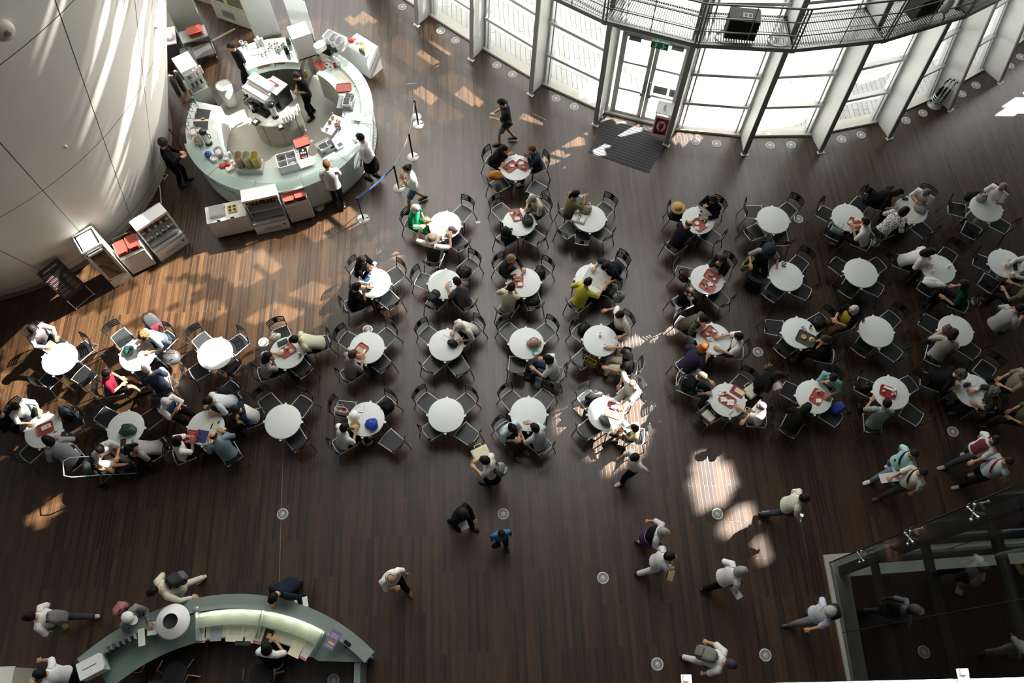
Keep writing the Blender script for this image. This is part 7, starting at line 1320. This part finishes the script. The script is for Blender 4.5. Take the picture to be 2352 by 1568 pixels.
boxthing('plinth_cabinet', 'cream cabinet at the bottom left corner beside the woman in black skirt', 'cabinet', at(40, 1580, 0), R(2), [('body', mat('#efecd8', .6, var=.03), [(0, 0, 0, .62, .7, .78)]), ('top', mat('#f4f2e2', .5, var=.02), [(0, 0, .78, .66, .74, .02)])])
def office_chair(u, v, rz, lab):
    o = thing('office_chair', lab, 'chair', at(u, v, 0), R(rz), 'office chairs'); m = MB(); m.loft([rr(.44, .44, z) for z in (.46, .48, .52, .54)]); m.build('seat', mat('#1a1b1c', .9), o); m = MB(); m.loft([rr(.42, .07, z, -.24-.08*(z-.5)) for z in (.56, .6, .9, .95)]); m.build('backrest', mat('#202122', .9), o)
    m = MB(); m.tube([(0, 0, .1), (0, 0, .46)], .03, 8); m.build('column', STEEL, o)
    for k in range(5): a = 2*PI*k/5+.3; m = MB(); m.tube([(0, 0, .12), (.3*math.cos(a), .3*math.sin(a), .07)], .018, 6); m.ell((.31*math.cos(a), .31*math.sin(a), .035), .03, .03, .035, 8, 6); m.build('leg', STEEL, o)
    for k in (-1, 1): m = MB(); m.tube([(.24*k, -.1, .5), (.3*k, -.08, .66), (.3*k, .12, .68)], .014, 6); m.build('armrest', STEEL, o)
office_chair(426, 1548, -25, 'empty black office chair behind the left of the desk'); office_chair(617, 1552, 0, 'black office chair behind the desk attendant')
m = MB(); m.tube([at(295, 1535, .03), at(310, 1545, .03), at(325, 1542, .03), at(332, 1528, .03)], .008, 5); place(m, 'desk_cable', WHITE, (0, 0, 0), 0, 'white cable loop on the floor behind the desk', 'cable')
o = box_item('keyboard', 558, 1477, .3, .08, .015, -2, [mat('#22262a', .5)], 'dark keyboard at the inner edge of the desk', 'keyboard', .76)
finish_text()
# ------------------------------------------------------------------ camera and view
cam = bpy.data.cameras.new('camera'); cam.sensor_width = 36; cam.lens = FOC/2352*36; co_ = bpy.data.objects.new('camera', cam); C.objects.link(co_)
co_.location = (0, 0, CAMZ); co_.rotation_euler = (TILT, 0, 0); cam.clip_end = 200
sc = bpy.context.scene; sc.camera = co_
sc.view_settings.view_transform = 'Standard'; sc.view_settings.look = 'None'; sc.view_settings.gamma = 1; sc.view_settings.exposure = EXPO
sc.view_settings.use_curve_mapping = False
cy = sc.cycles; cy.max_bounces = 7; cy.diffuse_bounces = 3; cy.glossy_bounces = 3; cy.transparent_max_bounces = 10; cy.transmission_bounces = 4; cy.caustics_reflective = False; cy.caustics_refractive = False; cy.sample_clamp_indirect = 6
cy.use_denoising = True
# ------------------------------------------------------------------ daylight
SUND = vec(-.60, -.42, -.68).normalized()
sun = bpy.data.lights.new('sun', 'SUN'); sun.energy = SUN_E; sun.angle = R(.35); sun.color = (1, .955, .89)
so = bpy.data.objects.new('sun', sun); C.objects.link(so); so.rotation_euler = SUND.to_track_quat('-Z', 'Y').to_euler()
w = bpy.data.worlds.new('sky'); bpy.context.scene.world = w; w.use_nodes = True
bg = w.node_tree.nodes['Background']
wt = w.node_tree.nodes.new('ShaderNodeTexCoord'); wg = w.node_tree.nodes.new('ShaderNodeTexGradient'); wm = w.node_tree.nodes.new('ShaderNodeMapping')
wr = w.node_tree.nodes.new('ShaderNodeValToRGB'); wm.inputs['Rotation'].default_value = (0, 0, -PI/2)
w.node_tree.links.new(wt.outputs['Generated'], wm.inputs[0]); w.node_tree.links.new(wm.outputs[0], wg.inputs[0]); w.node_tree.links.new(wg.outputs[0], wr.inputs[0])
wr.color_ramp.elements[0].position = .2; wr.color_ramp.elements[0].color = (.03, .03, .03, 1); wr.color_ramp.elements[1].position = .6; wr.color_ramp.elements[1].color = (.93, 1, 1, 1)
w.node_tree.links.new(wr.outputs[0], bg.inputs[0]); bg.inputs[1].default_value = SKY_E
# screen holes are cut from these: floor sun patches (plan), flared-wall streaks (bearing, height)
SUNNY = [[at(*q) for q in poly] for poly in (
    [(0, 752), (0, 735), (75, 690), (160, 618), (196, 590), (230, 628), (197, 649), (150, 640), (108, 661), (140, 684), (90, 704), (60, 716)],
    [(215, 760), (250, 700), (330, 650), (400, 640), (470, 655), (430, 690), (330, 720), (260, 765)],
    [(300, 640), (400, 600), (520, 565), (560, 590), (600, 640), (560, 660), (470, 630), (400, 632), (330, 655)],
    [(330, 735), (430, 695), (500, 690), (520, 720), (440, 745), (360, 760)],
    [(566, 730), (631, 690), (696, 711), (692, 730), (644, 744), (575, 742)], [(661, 679), (726, 642), (755, 659), (730, 703), (700, 690), (668, 684)],
    [(560, 579), (598, 571), (642, 615), (623, 627), (560, 594)], [(690, 540), (730, 500), (760, 520), (725, 560)], [(760, 500), (800, 480), (830, 505), (800, 530)],
    [(860, 580), (900, 560), (925, 577), (920, 592), (885, 592)], [(25, 740), (53, 725), (46, 745), (0, 796), (0, 758)],
    [(105, 745), (163, 720), (242, 720), (268, 753), (330, 760), (300, 800), (230, 832), (143, 789), (76, 827), (60, 800)], [(0, 860), (46, 858), (70, 880), (60, 910), (20, 940), (0, 930)], [(0, 960), (30, 940), (60, 960), (20, 1000), (0, 1010)],
    [(1272, 345), (1318, 303), (1366, 312), (1325, 336)], [(1240, 368), (1276, 345), (1322, 352), (1290, 385)], [(1350, 352), (1372, 322), (1415, 330), (1380, 360)], [(1405, 312), (1438, 286), (1480, 297), (1432, 320)], [(1378, 276), (1385, 258), (1500, 284), (1492, 294)], [(1545, 332), (1556, 300), (1640, 310), (1600, 320), (1572, 334)], [(1170, 395), (1215, 375), (1240, 385), (1200, 410)],
    [(390, 840), (440, 800), (470, 830), (440, 870), (370, 905), (330, 900), (340, 860)], [(300, 830), (330, 850), (300, 900), (250, 920), (235, 900)],
    [(1597, 1040), (1640, 1035), (1693, 1110), (1660, 1160), (1600, 1172), (1590, 1110)], [(1690, 1160), (1720, 1165), (1738, 1200), (1690, 1232), (1650, 1222)], [(1735, 1230), (1760, 1250), (1780, 1300), (1750, 1290)],
    [(1270, 950), (1330, 925), (1420, 900), (1490, 915), (1510, 960), (1490, 990), (1470, 1050), (1400, 1090), (1370, 1060), (1300, 1010)],
    [(1540, 750), (1556, 758), (1490, 786), (1400, 805), (1450, 775)], [(2290, 262), (2330, 225), (2380, 210), (2380, 262)],
    [(780, 40), (840, 30), (860, 48), (810, 55)], [(930, 205), (965, 190), (1015, 222), (975, 240)], [(1033, 212), (1060, 200), (1105, 235), (1085, 247)], [(960, 130), (1000, 95), (1035, 110), (1000, 155)], [(1200, 265), (1240, 250), (1270, 265), (1230, 290)],
    [(735, 120), (760, 150), (850, 215), (830, 240), (790, 200)], [(480, 250), (560, 235), (600, 260), (520, 330), (480, 310)], [(60, 1190), (130, 1140), (150, 1150), (100, 1210)], [(180, 1150), (200, 1118), (215, 1120), (190, 1150)])]
def cs(pts):
    o = []
    for x, y in pts:
        p = cone_at(x/4.3556, y/4.3556); d = p-CC; o.append((math.atan2(d.y, d.x), p.z))
    return o
STREAK = [cs(p) for p in (
    [(1200, 0), (1330, 0), (1230, 300), (1100, 650), (980, 1050), (820, 1568), (730, 1800), (600, 1800), (700, 1568), (880, 1050), (1040, 650), (1150, 300)],
    [(1440, 0), (1490, 0), (1440, 250), (1400, 600), (1330, 1100), (1230, 1568), (1130, 2000), (1000, 2000), (1110, 1568), (1220, 1100), (1310, 600), (1390, 250)],
    [(1560, 0), (1650, 0), (1640, 250), (1590, 700), (1540, 900), (1535, 600), (1560, 250)], [(440, 0), (540, 0), (440, 330), (260, 760), (190, 760), (330, 330)],
    [(1010, 0), (1130, 0), (1050, 350), (960, 600), (860, 950), (830, 900), (900, 600), (950, 350)], [(560, 150), (660, 60), (560, 400), (440, 800), (400, 800), (480, 480)],
    [(80, 2310), (300, 2240), (560, 2190), (560, 2205), (300, 2260), (80, 2340)], [(1480, 250), (1500, 250), (1470, 650), (1400, 1100), (1380, 1100), (1450, 650)])]
CONESOFT = cs([(960, 0), (1700, 0), (1660, 700), (1560, 1300), (1250, 2050), (700, 2300), (640, 1568), (800, 900)])
DECK = [tuple(g) for g in GLF]+[(22, 17.5), (40, 60), (-30, 60), (-4.2, 23)]
def inside(x, y, poly):
    c = False; n = len(poly); j = n-1
    for i in range(n):
        xi, yi = poly[i][0], poly[i][1]; xj, yj = poly[j][0], poly[j][1]
        if (yi > y) != (yj > y) and x < (xj-xi)*(y-yi)/(yj-yi)+xi: c = not c
        j = i
    return c
HALF = [[at(*q) for q in p] for p in ([(0, 735), (90, 670), (200, 592), (300, 640), (440, 590), (600, 545), (700, 510), (770, 560), (790, 650), (740, 760), (620, 790), (540, 860), (380, 930), (60, 1030), (0, 1060)],)]
SOFT = [[at(*q) for q in p] for p in ([(390, 60), (860, 40), (1000, 60), (1120, 200), (1000, 330), (880, 420), (760, 470), (600, 470), (470, 420), (420, 320)], [(760, 520), (1000, 540), (1000, 660), (860, 760), (760, 740)])]
BOX = [(min(p[0] for p in q), max(p[0] for p in q), min(p[1] for p in q), max(p[1] for p in q)) for q in SUNNY]
DOORSUN = [tuple(x) for x in (fac(4, 0), fac(5, 0))]
def open_to_sun(p):
    """does the beam through p land on one of the sunny places?"""
    for k in range(1, 260):                      # first the flared wall
        q = p+SUND*(k*.12)
        if q.z < 0: break
        if (q.x-CC.x)**2+(q.y-CC.y)**2 < (CR+CK*q.z)**2:
            if q.z > 9.5: return 0
            a = math.atan2(q.y-CC.y, q.x-CC.x)
            return 2 if any(inside(a, q.z, s) for s in STREAK) else 3 if inside(a, q.z, CONESOFT) else 0
    q = p+SUND*(p.z/-SUND.z)
    if inside(q.x, q.y, DECK): return 2 if 4.6 < q.x < 9.2 else 1 if q.x > 1.5 else 0
    if any(b[0] <= q.x <= b[1] and b[2] <= q.y <= b[3] and inside(q.x, q.y, s) for s, b in zip(SUNNY, BOX)): return 2
    return 1 if any(inside(q.x, q.y, s) for s in HALF) else 3 if any(inside(q.x, q.y, s) for s in SOFT) else 0
def screen_glass(name, k, clear):
    m = bpy.data.materials.new(name); m.use_nodes = True; nt = m.node_tree; nt.nodes.clear(); N = nt.nodes.new; L = nt.links
    o_, t_, d_, x_, n_, r_, c_ = N('ShaderNodeOutputMaterial'), N('ShaderNodeBsdfTranslucent'), N('ShaderNodeBsdfDiffuse'), N('ShaderNodeMixShader'), N('ShaderNodeTexNoise'), N('ShaderNodeMapRange'), N('ShaderNodeCombineColor')
    n_.inputs['Scale'].default_value = 3; r_.inputs[3].default_value = k-.02; r_.inputs[4].default_value = k+.02; L.new(n_.outputs['Fac'], r_.inputs[0])
    for j in range(3): L.new(r_.outputs[0], c_.inputs[j])
    L.new(c_.outputs[0], t_.inputs[0]); d_.inputs[0].default_value = (.6, .6, .6, 1); x_.inputs[0].default_value = .7
    L.new(d_.outputs[0], x_.inputs[1]); L.new(t_.outputs[0], x_.inputs[2]); out = x_.outputs[0]
    if clear:
        g, y = N('ShaderNodeBsdfTransparent'), N('ShaderNodeMixShader'); y.inputs[0].default_value = clear; L.new(out, y.inputs[1]); L.new(g.outputs[0], y.inputs[2]); out = y.outputs[0]
    L.new(out, o_.inputs[0]); return m
SCREENM, HALFM, SOFTM = screen_glass('sun_screen', SCREEN_K, 0), screen_glass('sun_screen_half', SCREEN_K, HALF_T), screen_glass('sun_screen_soft', SCREEN_K, SOFT_T)  # invented translucent stuff of the added sun screens
SHADEM = mat('#3a3c3c', .8, var=.05, name='dark_sun_block')  # opaque stretch of the added screens, darkens the right side
TOPZ = 37.0
line = [vec(-12, 26, 0), vec(-7, 23, 0)]+[g+n*(LEAN[i]*5.4+.1) for i, (g, n) in enumerate(zip(GLF, NRM))]+[vec(22, 18.5, 0), vec(50, 22, 0)]
m = MB(); cell = .16
for a, b in zip(line, line[1:]):
    n = max(1, int((b-a).length/cell)); nz = int((TOPZ-5.4)/cell)
    for i in range(n):
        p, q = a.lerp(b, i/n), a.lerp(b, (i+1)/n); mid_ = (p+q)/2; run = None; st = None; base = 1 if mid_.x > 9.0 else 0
        for k in range(nz+1):
            z = 5.4+k*cell; c = 2 if k == nz else open_to_sun(mid_+vec(0, 0, z+cell/2))
            if c != st:
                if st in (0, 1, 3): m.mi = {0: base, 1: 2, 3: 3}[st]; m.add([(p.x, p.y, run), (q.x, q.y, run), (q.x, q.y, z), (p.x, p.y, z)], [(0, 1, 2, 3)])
                run = z; st = c
tag(m.build('added_sun_screen', [SCREENM, SHADEM, HALFM, SOFTM]), None, None, kind=S)  # unseen screen added above the bays; its holes shape the sun patches
m = MB(); cell = .22
for i in range(-1, 12):                     # fritted sheet outside, added to shade the lower bays and shape their sun
    a = line[i+2]; b = line[i+3]
    na = NRM[max(0, min(i, 11))] if i >= 0 else vec(.6, .8, 0); nb = NRM[min(i+1, 11)] if i < 11 else vec(-.3, .95, 0)
    n = max(1, int((b-a).length/cell))
    for j in range(n):
        base = 1 if a.x > 8.5 else 0; run = st = None; K = 36
        for k in range(K+1):
            s = .05+k*cell
            c0 = lambda t, s: a.lerp(b, t)+na.lerp(nb, t)*s+vec(0, 0, 5.6)
            c = 2 if k == K else open_to_sun(c0((j+.5)/n, s+cell/2))
            if c != st:
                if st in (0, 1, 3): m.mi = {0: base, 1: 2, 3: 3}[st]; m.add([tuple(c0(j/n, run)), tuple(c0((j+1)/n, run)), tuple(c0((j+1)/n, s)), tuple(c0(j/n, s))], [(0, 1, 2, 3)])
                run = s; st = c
CANM = mat('#e8e9e6', .7, var=.02)
tag(m.build('added_sun_canopy', [SCREENM, SHADEM, HALFM, SOFTM]), None, None, kind=S)

m = MB(); m.box(17.5, .9, 0, .3, 19.6, 22); m.box(13.3, 1.7, 19, 8.4, 21.5, .3)  # unseen wall and overhead slab, added to keep light off the right side
tag(m.build('added_light_block', mat('#4a4a48', .8)), None, None, kind=S)
